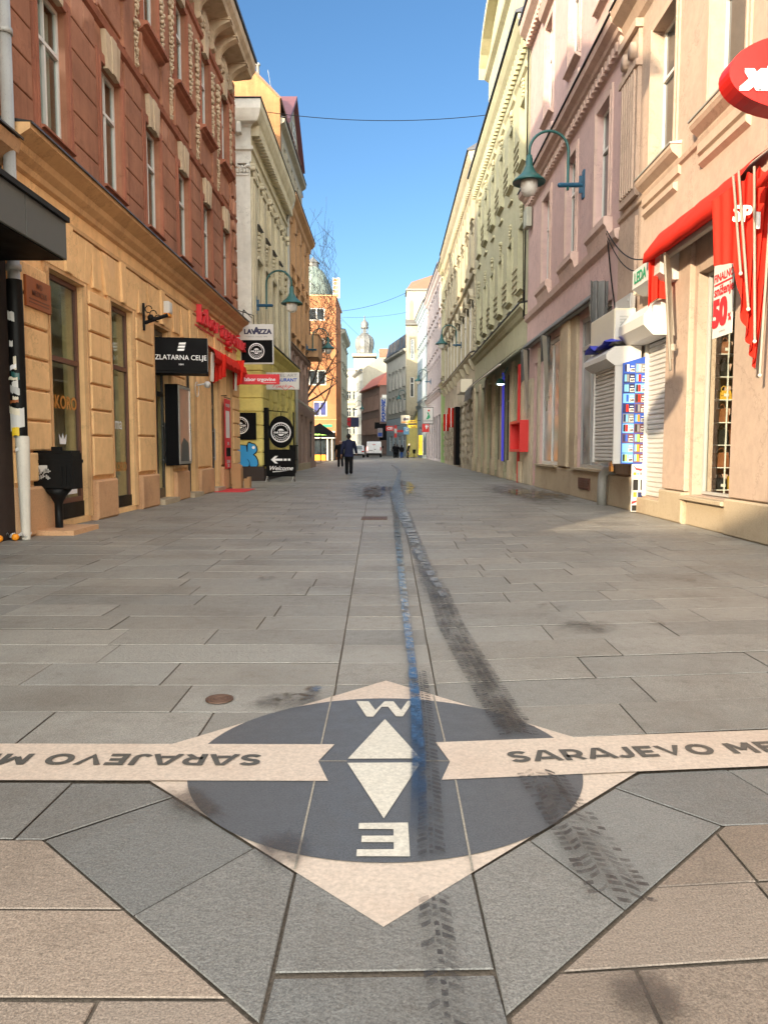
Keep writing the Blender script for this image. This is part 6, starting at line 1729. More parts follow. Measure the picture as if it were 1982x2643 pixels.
for i in range(n + 1):
    u = 27.2 + 6.0 * i / n
    for (d_, z_) in ((.03, 5.25), (.22, 5.18), (.42, 5.0 + .05 * math.sin(i * 2)), (.50, 4.75 + .04 * math.sin(i * 3)), (.40, 4.6)): P.append(fl.p(u, z_, d_))
b.add(P, [(i * 5 + j, i * 5 + j + 1, i * 5 + j + 6, i * 5 + j + 5) for i in range(n) for j in range(4)]); b.build('hood', MT['red_cloth'], aw)
for (u, d0, d1, zt, zb) in ((28.35, .1, .62, 5.0, 3.95), (32.0, .1, .6, 5.2, 4.0)):
    b = MB(); P = []; b.smooth = True
    for i in range(13):
        t = i / 12
        for j in range(6): P.append(fl.p(u + .12 * math.sin(i * 1.9) * (.3 + j / 6) + (.9 * t if u > 30 else .2 * t) * (j / 5) * -.5, zt + (zb - zt) * j / 5 * (1 - .25 * t), d0 + (d1 - d0) * t))
    b.add(P, [(i * 6 + j, i * 6 + j + 1, i * 6 + j + 7, i * 6 + j + 6) for i in range(12) for j in range(5)]); b.build('drape', MT['red_cloth'], aw)
b = MB()
for u in (27.35, 31.6):
    for k in range(4): b.tube([fl.p(u + .12 * k, 4.95, .3), fl.p(u + .10 * k, 3.95, .26)], .03, 5)
b.build('arm_bundle', MT['white_pipe'], aw)
rb_ = thing('red_banner', 'tall narrow red banner with a pale portrait on the souvenir shop pier', 'banner', (-6.3, 30.3, .8))
b = MB(); b.fbox(fl, 29.75, 30.85, .8, 3.5, .20, .215); b.build('cloth', MT['red_banner'], rb_)
b = MB(); b.fbox(fl, 29.95, 30.65, 2.0, 3.05, .215, .22)
for t_, z in (('POPUST', 3.2), ('SVE', 1.72), ('CIJENA', 1.02), ('50%', .86)): fill_text(b, fl, t_, 30.3, z, .12, .215, .006, align='C', bold=.02, sx=1.2)
b.build('lettering', MT['white_cloth'], rb_)
b = MB(); b.fbox(fl, 29.95, 30.75, 1.28, 1.62, .215, .22); b.build('black_panel', MT['black_panel'], rb_)
b = MB(); b.tube([fl.p(29.7, 3.6, .1), fl.p(29.7, 3.6, .32)], .02, 5); b.tube([fl.p(29.7, .78, .1), fl.p(30.9, .78, .24)], .015, 5); b.tube([fl.p(29.7, 3.55, .22), fl.p(30.9, 3.55, .22)], .015, 5); b.build('rod', MT['black_metal'], rb_)
cb1 = thing('cardboard_box', 'tall cardboard box standing on end against the souvenir shop pier', 'box', (-6.08, 30.9, 0))
b = MB(); b.box(-6.22, -5.86, 30.6, 31.1, 0, .80); b.build('carton', MT['cardboard'], cb1)
b = MB(); b.box(-6.22, -5.86, 30.57, 30.6, .80, 1.0) ; b.box(-6.26, -6.22, 30.62, 31.1, .55, .80); b.build('flap', MT['cardboard'], cb1)
cb2 = thing('cardboard_box', 'short cardboard box on the pavement beside the tall carton', 'box', (-5.72, 31.2, 0))
b = MB(); b.box(-5.82, -5.58, 31.0, 31.4, 0, .36); b.build('carton', MT['cardboard'], cb2)
b = MB(); b.box(-5.82, -5.70, 31.0, 31.4, .36, .372); b.box(-5.69, -5.58, 31.0, 31.4, .36, .44); b.build('flap', MT['cardboard'], cb2)
mat_ = MB(); mat_.box(-6.3, -5.2, 27.8, 30.1, .006, .02); tag(mat_.build('door_mat', MT['red_banner'], loc=(-5.7, 29, 0)), 'flat red door mat on the paving before the souvenir shop', 'mat')
rc = random.Random(8)
for i, (x, y) in enumerate(((-6.5, 12.75), (-6.34, 12.98))):
    o = MB(); o.ball((x, y, .062), .062, n=12, m=8); s_ = MB(); s_.ball((x + .02, y - .02, .122), .008, n=6, m=4)
    o = o.build('orange', MT['orange_fruit'], loc=(x, y, 0)); tag(o, ['orange lying nearest the left edge by the drainpipe foot', 'orange lying against the crumpled paper by the drainpipe foot'][i], 'orange'); s_.build('stem_end', MT['brown_frame'], o)
pp_ = MB(); P = []
for i in range(8):
    for j in range(6): P.append((-6.52 + .045 * i, 13.0 + .06 * j, .02 + .12 * rc.random()))
pp_.add(P, [(i * 6 + j, i * 6 + j + 1, i * 6 + j + 7, i * 6 + j + 6) for i in range(7) for j in range(5)])
tag(pp_.build('crumpled_paper', MT['white_cloth'], loc=(-6.4, 13.1, 0)), 'crumpled white paper bag lying behind the oranges', 'paper')

# signs between the red and the white house
def badge(mb, mb2, fr, u, z, r, d):
    n = 40
    def ring(r0, r1, dd):
        P = []
        for k in range(n):
            a = 2 * math.pi * k / n; P += [fr.p(u + r0 * math.cos(a), z + r0 * math.sin(a), d + dd), fr.p(u + r1 * math.cos(a), z + r1 * math.sin(a), d + dd)]
        mb.add(P, [(2 * k, 2 * k + 1, (2 * k + 3) % (2 * n), (2 * k + 2) % (2 * n)) for k in range(n)])
    ring(r * .88, r, .006); ring(r * .70, r * .74, .006); ring(0, r * .36, .006)
    for k in range(22):
        a = 2 * math.pi * k / 22
        if abs(math.sin(a)) < .35: continue
        mb.fbox(fr, u + r * .80 * math.cos(a) - r * .028, u + r * .80 * math.cos(a) + r * .028, z + r * .80 * math.sin(a) - r * .05, z + r * .80 * math.sin(a) + r * .05, d, d + .005)
    for k in range(9):
        a = math.pi * (1.2 + .6 * k / 8); mb.fbox(fr, u + r * .55 * math.cos(a) - r * .025, u + r * .55 * math.cos(a) + r * .025, z + r * .55 * math.sin(a) - r * .05, z + r * .55 * math.sin(a) + r * .05, d, d + .005)
    mb2.fbox(fr, u - r * .78, u + r * .78, z - r * .17, z + r * .17, d + .006, d + .009)
    fill_text(mb, fr, 'steak & burger', u, z - r * .10, r * .24, d + .009, .004, align='C', bold=.02, sx=.70)
lv = thing('coffee_sign', 'white and black projecting sign reading LAVAZZA above a round badge', 'sign', (-5.8, 34.3, 5.3))
flv = FF(34.2)
b = MB(); b.fbox(flv, -6.47, -5.06, 6.33, 7.0, -.15, .0); b.fbox(flv, -6.49, -5.04, 5.30, 7.02, -.16, -.02); b.build('case', MT['white_panel'], lv)
b = MB(); b.fbox(flv, -6.44, -5.08, 5.36, 6.33, -.1, .006); b.build('black_panel', MT['black_panel'], lv)
b = MB()
fill_text(b, flv, 'LAV', -6.32, 6.60, .20, .001, .006, bold=.045, sx=1.02); fill_text(b, flv, 'A', -5.90, 6.60, .28, .001, .006, bold=.05, sx=1.0); fill_text(b, flv, 'ZZA', -5.69, 6.60, .20, .001, .006, bold=.045, sx=1.02); b.build('lettering', MT['navy_letter'], lv)
b = MB(); fill_text(b, flv, 'TORINO, ITALIA, 1895', -5.77, 6.45, .055, .001, .006, align='C', sx=1.25); b.build('lettering', MT['grey_letter'], lv)
b, b2 = MB(), MB(); badge(b, b2, flv, -5.78, 5.85, .35, .006); b.build('badge', MT['white_letter'], lv); b2.build('badge_band', MT['black_panel'], lv)
b = MB(); b.tube([(-6.4, 34.28, 7.02), (-6.4, 34.6, 7.7), (-6.6, 37.9, 7.9)], .025, 5); b.tube([(-5.9, 34.28, 7.02), (-5.9, 34.28, 7.4), (-6.5, 33.4, 7.5)], .02, 5); b.build('bracket', MT['black_metal'], lv)
iz = thing('arm_sign', 'red projecting sign reading Izbor trgovine in white letters', 'sign', (-5.4, 32.9, 4.3))
fiz = FF(32.9)
b = MB(); b.fbox(fiz, -6.42, -4.61, 4.30, 4.72, -.12, 0, .01); b.build('case', MT['red_banner'], iz)
b = MB(); fill_text(b, fiz, 'Izbor trgovine', -6.10, 4.44, .145, 0, .008, bold=.02, sx=1.12); b.fbox(fiz, -5.3, -4.75, 4.36, 4.375, 0, .006); b.build('lettering', MT['white_letter'], iz)
ht = thing('restaurant_sign', 'white projecting sign with HOTEL ART RESTORAN lettering behind the red arm sign', 'sign', (-5.3, 39, 4.5))
fht = FF(39)
b = MB(); b.fbox(fht, -6.2, -4.47, 4.55, 5.40, -.12, 0, .01); b.build('case', MT['white_panel'], ht)
b = MB(); fill_text(b, fht, 'HOTEL ART', -4.58, 5.18, .15, 0, .008, align='R', sx=1.25); b.build('lettering', MT['grey_letter'], ht)
b = MB(); fill_text(b, fht, 'RESTAURANT', -4.58, 4.95, .16, 0, .008, align='R', bold=.03, sx=1.05, shear=.1); b.build('lettering', MT['blue_paint'], ht)
b = MB(); fill_text(b, fht, 'Fresko', -5.35, 4.65, .16, 0, .008, align='C', shear=.4, sx=1.5); b.tube([fht.p(-5.6 + .9 * t / 12, 4.62 + .10 * math.sin(t * .8), .01) for t in range(13)], .012, 4); b.build('lettering', MT['red_banner'], ht)
bb = thing('menu_board', 'black square menu board with a round badge on the yellow side wall', 'board', (-6.8, 37.7, 2))
fbb = FF(37.76)
b = MB(); b.fbox(fbb, -7.4, -6.44, 2.02, 3.34, 0, .06); b.build('board', MT['black_panel'], bb)
b, b2 = MB(), MB(); badge(b, b2, fbb, -7.22, 2.72, .42, .06); b.build('badge', MT['white_letter'], bb); b2.build('badge_band', MT['black_panel'], bb)
gf = thing('graffiti', 'blue bubble letter graffiti with black outline on the yellow side wall', 'graffiti', (-6.9, 37.7, .6))
fgf = FF(37.775)
gz_ = lambda zx, zy: (lambda p: (p[0], p[2]))(atY(620 + zx / 10.37, 1060 + zy / 10.37, 37.77))
out = [(-60, 900), (60, 905), (160, 920), (190, 900), (200, 850), (250, 830), (310, 860), (400, 880), (460, 960), (475, 1060), (440, 1140), (380, 1175), (440, 1220), (490, 1320), (505, 1440), (460, 1520), (380, 1560), (290, 1540), (230, 1500), (180, 1540), (80, 1540), (-60, 1520)]
b = MB(); b.fpoly(fgf, [gz_(*p) for p in out], 0, .004); b.build('outline', MT['black_metal'], gf)
cx0 = sum(p[0] for p in out) / len(out); cy0 = sum(p[1] for p in out) / len(out)
inn = [(-60, 925), (55, 928), (165, 945), (180, 1100), (205, 1100), (215, 880), (250, 862), (300, 885), (390, 905), (435, 970), (447, 1055), (415, 1115), (340, 1180), (410, 1235), (462, 1330), (475, 1430), (440, 1500), (380, 1530), (300, 1515), (262, 1460), (262, 1390), (230, 1320), (170, 1290), (225, 1340), (245, 1400), (235, 1470), (180, 1512), (80, 1512), (-60, 1495)]
b = MB(); b.fpoly(fgf, [gz_(*p) for p in inn], .004, .008); b.build('fill', MT['graffiti_blue'], gf)
b = MB(); b.fpoly(fgf, [gz_(360 + 42 * math.cos(k * .52), 985 + 42 * math.sin(k * .52)) for k in range(12)], .008, .010); b.build('highlight', MT['white_letter'], gf)
bc = MB(); bc.fbox(FF(38.0), -6.16, -5.92, .7, 3.6, -.5, 0); tag(bc.build('corner_box_sign', MT['black_panel'], loc=(-6.05, 38.2, .7)), 'tall slim black box sign at the corner of the yellow ground floor', 'sign')
ov = thing('hanging_oval_sign', 'black oval hanging sign with round white badge above the arrow board', 'sign', (-5.3, 38.6, 1.6))
fov = FF(38.55); ovx, ovz = -5.35, 2.42
b = MB(); b.fpoly(fov, [(ovx + .62 * math.cos(2 * math.pi * k / 40), ovz + .80 * math.sin(2 * math.pi * k / 40)) for k in range(40)], -.12, 0); b.build('disc', MT['black_panel'], ov)
b, b2 = MB(), MB(); badge(b, b2, fov, ovx, ovz - .02, .50, 0); b.build('badge', MT['white_letter'], ov); b2.build('badge_band', MT['black_panel'], ov)
b = MB(); b.tube([(-6.2, 38.6, 3.5), (-5.0, 38.6, 3.4)], .025, 6); b.tube([(ovx, 38.6, 3.2), (ovx, 38.6, 3.4)], .02, 5)
for k in range(5): b.tube([(-6.0 + .25 * k, 38.6, 3.45), (-5.95 + .25 * k, 38.5, 3.62)], .012, 4)
b.tube([(-4.72, 38.6, .1), (-4.72, 38.6, 3.4)], .04, 6); b.build('bracket', MT['black_metal'], ov)
wb = thing('arrow_board', 'black pavement board with a white arrow and the word Welcome', 'pavement board', (-5.16, 37, 0))
fwb = FF(36.95)
b = MB(); b.fbox(fwb, -5.86, -4.47, .25, 1.55, -.06, 0, .01); b.build('panel', MT['black_panel'], wb)
for x in (-5.8, -4.55):
    b = MB(); b.tube([(x, 37.0, .28), (x - .05, 36.75, .0)], .03, 6); b.tube([(x, 37.0, .28), (x + .03, 37.3, .0)], .03, 6); b.build('foot', MT['grey_pipe'], wb)
b = MB(); az = 1.06
b.fpoly(fwb, [(-5.62, az), (-5.42, az + .18), (-5.28, az + .18), (-5.42, az + .05), (-5.06, az + .05), (-5.06, az - .05), (-5.42, az - .05), (-5.28, az - .18), (-5.42, az - .18)], 0, .006)
b.fbox(fwb, -5.0, -4.86, az - .05, az + .05, 0, .006); b.fbox(fwb, -4.80, -4.69, az - .05, az + .05, 0, .006)
fill_text(b, fwb, 'Welcome', -5.15, .56, .2, 0, .006, bold=.012, shear=.35, align='C', sx=1.02); b.fpoly(fwb, [(-5.55, .49), (-5.1, .52), (-4.75, .56), (-5.1, .50), (-5.55, .46)], 0, .006)
b.build('lettering', MT['white_letter'], wb)
fbx = thing('feed_meter', 'small black wall box with a grey label behind the arrow board', 'wall box', (-6.05, 48, 0))
b = MB(); b.fbox(fg, 47.6, 48.6, .85, 1.75, .1, .45, .02); b.fbox(fg, 47.5, 48.7, 1.75, 1.82, .08, .5); b.build('box', MT['black_metal'], fbx)
b = MB(); b.fbox(FF(47.6), BG + .16, BG + .4, 1.2, 1.5, 0, .01); b.build('label', MT['grey_frame'], fbx)
b = MB(); b.fbox(fg, 47.9, 48.2, 0, .85, .15, .3); b.build('leg', MT['black_metal'], fbx)

# ================================================================== wall lamps
def lamp(name, label, xw, D, z, side, group='green wall lamps along the street'):
    s = 1 if side == 'L' else -1
    r = thing(name, label, 'wall lamp', (xw, D, z), group)
    X = lambda d: xw + s * d
    b = MB(); b.box(min(X(0), X(.05)), max(X(0), X(.05)), D - .12, D + .12, z - .42, z + .45); b.fbox(FF(D - .03), min(X(0), X(.16)), max(X(0), X(.16)), z - .25, z + .28, -.06, 0); b.build('wall_plate', MT['lamp_blue'], r)
    b = MB(); b.tube([(X(.05), D, z), (X(.78), D, z)], .075, 10); b.ball((X(.78), D, z), .075, n=8); b.build('wall_arm', MT['lamp_blue'], r)
    pts = [(X(.52), D, z - .16), (X(.52), D, z + 1.05)] + [(X(1.14 - .62 * math.cos(math.pi * k / 14)), D, z + 1.05 + .62 * math.sin(math.pi * k / 14)) for k in range(1, 15)] + [(X(1.76), D, z + .85)]
    b = MB(); b.tube(pts, .045, 8); b.build('swan_neck', MT['lamp_teal'], r)
    b = MB(); b.lathe((X(1.76), D, z), [(.0, .92), (.085, .92), (.09, .84), (.11, .82), (.11, .60), (.13, .58), (.17, .48), (.26, .34), (.40, .22), (.50, .14), (.53, .10), (.52, .06), (.48, .09), (.22, .13)], 22); b.build('lamp_shade', MT['lamp_teal'], r)
    b = MB(); b.lathe((X(1.76), D, z), [(.27, .12), (.28, -.05), (.25, -.20), (.17, -.31), (.06, -.35), (0, -.355)], 18); b.build('globe', MT['globe_glass'], r)
    return r
lr = lamp('wall_lamp', 'large green swan neck lamp on the pink house', RX, 25.4, 9.98, 'R')
ll = lamp('wall_lamp', 'green swan neck lamp on the white pilaster house', BX + .12, 38.35, 8.58, 'L')
def lamp_copy(src, dx, dy, dzz, label): return copy_tree(src, (dx, dy, dzz), label)
lamp_copy(lr, 0, 40.5, .35, 'green swan neck lamp on the cream pedimented house')
lamp_copy(lr, -.35, 82, .9, 'dark swan neck lamp on the grey lilac house')
lamp_copy(lr, -2.6, 115.5, .6, 'small green lamp in front of the grey mansard house')
lamp_copy(ll, -.1, 24.2, .95, 'dark swan neck lamp on the ochre gable house')
lamp_copy(ll, -.3, 110, 0.6, 'tiny far lamp on the left before the white far building')

# ================================================================== lime house shopfront things
rbx = thing('red_frame_box', 'red open metal display box on red posts before the lime house', 'display box', (5.9, 35.5, 1.4))
b = MB(); fr_ = FR(5.9 + .35)
for (a, c, z0, z1, d0, d1) in ((33.9, 36.7, 2.72, 2.84, .05, .5), (33.9, 36.7, 1.44, 1.56, .05, .5), (33.9, 34.0, 1.56, 2.72, .05, .5), (36.6, 36.7, 1.56, 2.72, .05, .5), (34.0, 36.6, 1.56, 2.72, .05, .08)): b.fbox(fp, a, c, z0, z1, d0, d1)
b.build('box', MT['red_paint'], rbx)
b = MB(); b.fbox(fp, 36.2, 36.32, 0, 1.44, .1, .22); b.fbox(fp, 36.2, 36.32, 2.84, 5.5, .1, .22); b.build('post', MT['red_paint'], rbx)
tl = thing('light_strip', 'vertical blue light strip on the lime house shopfront', 'light strip', (6.1, 40.4, .9))
b = MB(); b.fbox(fp, 40.3, 40.5, .95, 5.5, .24, .34); b.build('tube', MT['tube_blue'], tl)
b = MB(); b.fbox(fp, 40.25, 40.55, .9, 5.55, .18, .24); b.build('backing', MT['dark_frame'], tl)
fl2 = thing('shop_floodlight', 'lit floodlight hanging under the black awning of the lime house', 'floodlight', (5.6, 38.5, 4.9))
b = MB(); b.tube([(5.9, 38.5, 5.6), (5.6, 38.5, 5.05)], .03, 6); b.lathe((5.55, 38.5, 4.75), [(.08, .3), (.16, .22), (.24, .02)], 12); b.build('reflector', MT['lamp_teal'], fl2)
b = MB(); b.ball((5.55, 38.5, 4.78), .19, .19, .06, 10, 5); b.build('lens', MT['lamp_lit'], fl2)
ba = thing('black_awning', 'long black shop awning with pale edge along the lime house', 'awning', (5.6, 43, 5.4))
b = MB(); P = []; n = 20
for i in range(n + 1):
    u = 35.4 + 14.5 * i / n
    P += [fp.p(u, 6.35, .05), fp.p(u, 5.92, .65), fp.p(u, 5.42 + .03 * math.sin(i), 1.2)]
b.add(P, [(i * 3 + j, i * 3 + j + 1, i * 3 + j + 4, i * 3 + j + 3) for i in range(n) for j in range(2)]); b.build('cloth', MT['black_cloth'], ba)
b = MB(); b.fbox(fp, 35.4, 49.9, 5.36, 5.43, 1.16, 1.23); b.build('front_bar', MT['white_pipe'], ba)
b = MB(); P = []
for i in range(13):
    u = 49.0 + 5 * i / 12; P += [fp.p(u, 5.6, .9), fp.p(u, 5.2, .98 + .03 * math.sin(i * 2)), fp.p(u, 4.85 - .06 * (i % 2), 1.0)]
b.add(P, [(i * 3 + j, i * 3 + j + 1, i * 3 + j + 4, i * 3 + j + 3) for i in range(12) for j in range(2)]); b.build('valance', MT['grey_cloth'], ba)
wx_ = MB(); wx_.fbox(fp, 57, 60, 5.75, 6.7, .1, .95, .02); tag(wx_.build('box_sign', MT['cream_plastic'], loc=(5.8, 58, 5.7)), 'cream projecting sign box at the start of the cream pedimented house', 'sign')
rd = thing('red_striped_drape', 'red and white folded awning drapes on the cream pedimented house', 'awning', (6, 76, 3.5))
for (u, zt, zb) in ((72, 5.4, 3.6), (78, 5.1, 3.4)):
    b = MB(); b.smooth = True; P = []
    for i in range(9):
        for j in range(6): P.append(fcr.p(u - 56.2 + .2 * math.sin(i * 2) + .3 * (j % 2), zt + (zb - zt) * j / 5, .15 + .07 * i))
    b.add(P, [(i * 6 + j, i * 6 + j + 1, i * 6 + j + 7, i * 6 + j + 6) for i in range(8) for j in range(5)]); b.build('drape', MT['red_cloth'], rd)
    b = MB(); b.fbox(FF(u - .4), 5.75, 5.82, zb, zt, 0, .05); b.build('stripe', MT['white_cloth'], rd)
bp = MB(); bp.fbox(fp, 66.5, 68.3, .2, 5.2, .12, .5); tag(bp.build('dark_shop_pillar', MT['black_panel'], loc=(6, 67, 0)), 'tall black shopfront pillar on the cream pedimented house', 'pillar')
gs = thing('deli_sign', 'white hanging sign with a green and red figure reading Gourmet', 'sign', (5.1, 100, 4.8))
fgs2 = FF(100)
b = MB(); b.fbox(fgs2, 4.42, 5.82, 4.86, 6.98, -.15, 0); b.build('panel', MT['white_panel'], gs)
b = MB()
for (a, c, z0, z1) in ((4.42, 4.48, 4.86, 6.98), (5.76, 5.82, 4.86, 6.98), (4.48, 5.76, 4.86, 4.92), (4.48, 5.76, 6.92, 6.98)): b.fbox(fgs2, a, c, z0, z1, 0, .03)
b.build('frame', MT['dark_frame'], gs)
b = MB(); b.fpoly(fgs2, [(5.0, 6.35), (5.2, 6.3), (5.25, 6.1), (5.35, 5.9), (5.4, 5.65), (5.15, 5.45), (4.85, 5.4), (5.02, 5.75), (5.12, 6.0), (5.05, 6.15)], 0, .02); b.build('picture', MT['green_paint'], gs)
b = MB(); b.ball((5.22, 99.96, 6.55), .13, .04, .12); b.build('picture', MT['red_paint'], gs)
b = MB(); fill_text(b, fgs2, 'Gourmet', 5.12, 5.15, .22, 0, .02, align='C', shear=.3, bold=.02); b.build('lettering', MT['grey_letter'], gs)
b = MB(); b.tube([(4.7, 100, 7.0), (4.7, 100, 7.25), (6.1, 100, 7.3)], .03, 5); b.build('bracket', MT['white_pipe'], gs)
def flag(name, label, px0, py0, px1, py1, Y, m, txt=None, tm='white_letter', th=.4, parts=()):
    a, c = atY(px0, py0, Y), atY(px1, py1, Y); f_ = FF(Y)
    t_ = thing(name, label, 'sign', ((a[0] + c[0]) / 2, Y, c[2]))
    b = MB(); b.fbox(f_, a[0], c[0], c[2], a[2], -.2, 0, .01); b.build('panel', MT[m], t_)
    w_, h_ = c[0] - a[0], a[2] - c[2]
    for (u0, u1, z0, z1, pm) in parts:
        b = MB(); b.fbox(f_, a[0] + w_ * u0, a[0] + w_ * u1, c[2] + h_ * z0, c[2] + h_ * z1, 0, .02); b.build('band', MT[pm], t_)
    if txt:
        for (s, fu, fz_, fh) in txt:
            b = MB(); fill_text(b, f_, s, a[0] + w_ * fu, c[2] + h_ * fz_, h_ * fh, .02, .02, align='C', bold=.03, shear=.15); b.build('lettering', MT[tm], t_)
    b = MB(); b.tube([(c[0] - .1, Y - .1, a[2] - .05), (c[0] + .5, Y - .1, a[2] - .05)], .03, 5); b.build('bracket', MT['black_metal'], t_)
    return t_
z5 = lambda x, y: (1010 + x / 8.73, 1000 + y / 8.73)
flag('drugstore_sign', 'cream projecting sign reading dm with an orange swoosh', *z5(215, 625), *z5(415, 815), 120, 'cream_plastic', [('dm', .55, .38, .36)], 'navy_paint', parts=((.05, .85, .10, .24, 'orange_paint'),))
flag('yellow_sign', 'orange yellow projecting sign with a dark middle band', *z5(378, 740), *z5(578, 915), 114, 'yellow_paint', [('BEAUTY', .55, .74, .14), ('SALON', .55, .08, .14)], 'navy_paint', parts=((.02, .98, .40, .62, 'dark_frame'),))
flag('blue_logo_sign', 'pale blue square sign with a round blue and red logo', *z5(272, 895), *z5(400, 1060), 124, 'sky_paint', [('G', .55, .45, .40)], 'white_letter')
flag('red_wheat_sign', 'red sign with white wheat ears under the Gourmet sign', *z5(695, 820), *z5(850, 1005), 99, 'red_paint', [('V', .62, .35, .4), ('V', .62, .60, .3)], 'white_letter')
flag('red_shop_sign', 'red sign with white letters on the pale blue shopfront', 996, 1099, 1015, 1112, 137, 'red_paint', [('CEI', .5, .25, .5)], 'white_letter')
flag('red_column_sign', 'narrow upright red and white sign beside the dm shop', *z5(65, 850), *z5(125, 1130), 138, 'red_paint', parts=((.05, .95, .35, .72, 'white_panel'),))
flag('red_bar_sign', 'low wide red sign bar on the pale blue shopfront', *z5(125, 960), *z5(268, 1010), 138.5, 'red_banner')
z6 = lambda x, y: (840 + x / 9.76, 1060 + y / 9.76)
flag('far_red_sign', 'orange red square sign on the left before the white building', *z6(430, 410), *z6(535, 540), 150, 'orange_paint', [('v', .5, .3, .4)])
flag('far_blue_sign', 'blue and white square sign below the orange red one', *z6(435, 550), *z6(530, 660), 150.5, 'blue_paint', parts=((.2, .75, .3, .75, 'white_panel'),))
flag('street_banner', 'dark blue banner with a red panel hung across the far street', *z6(545, 165), *z6(845, 410), 170, 'navy_paint', parts=((0, .3, .05, .95, 'red_banner'), (.05, .25, .5, .62, 'white_panel')))
flag('dark_sign_panel', 'tilted blue grey hanging sign panel in front of the brown building', *z6(1310, 440), *z6(1440, 670), 158, 'grey_lilac_render', parts=((.1, .9, .1, .5, 'blue_paint'),))
dk = MB(); a_, c_ = atY(*z6(1360, 330), 160), atY(*z6(1530, 740), 160); dk.box(a_[0], c_[0] + .5, 160, 161, c_[2], a_[2]); dk.box(a_[0] - 1, a_[0], 160.2, 161, a_[2] - 1, a_[2] + .3)
tag(dk.build('dark_awning', MT['black_cloth'], loc=(a_[0], 160, c_[2])), 'black awning over the corner shop right of the white van', 'awning')
yp = MB(); a_, c_ = atY(*z5(615, 1075), 118), atY(*z5(700, 1520), 118); yp.box(a_[0], c_[0], 118, 119.5, c_[2], a_[2]); tag(yp.build('leaning_board', MT['yellow_paint'], loc=(a_[0], 118, c_[2])), 'tall yellow board leaning on the pale blue house wall', 'board')

# ================================================================== people
def skin_obj(name, J, E, mat, parent, root=0, sub=2, extra=None):
    me = bpy.data.meshes.new(name)
    org = ORG[parent.name] if parent else (0, 0, 0)
    me.from_pydata([tuple((a - o) * U for a, o in zip(p[:3], org)) for p in J], E, [])
    o = bpy.data.objects.new(name, me); C.objects.link(o)
    sk = o.modifiers.new('skin', 'SKIN'); sk.use_smooth_shade = True
    for i, p in enumerate(J):
        v = me.skin_vertices[0].data[i]; v.radius = (p[3] * U, (p[4] if len(p) > 4 else p[3]) * U); v.use_root = (i == root)
    ss = o.modifiers.new('sub', 'SUBSURF'); ss.levels = sub; ss.render_levels = sub
    bpy.context.view_layer.update()
    dg = bpy.context.evaluated_depsgraph_get()
    nm = bpy.data.meshes.new_from_object(o.evaluated_get(dg)); nm.name = name
    o.modifiers.clear(); o.data = nm; bpy.data.meshes.remove(me)
    nm.materials.clear(); nm.materials.append(mat)
    o.parent = parent; ORG[o.name] = org
    return o

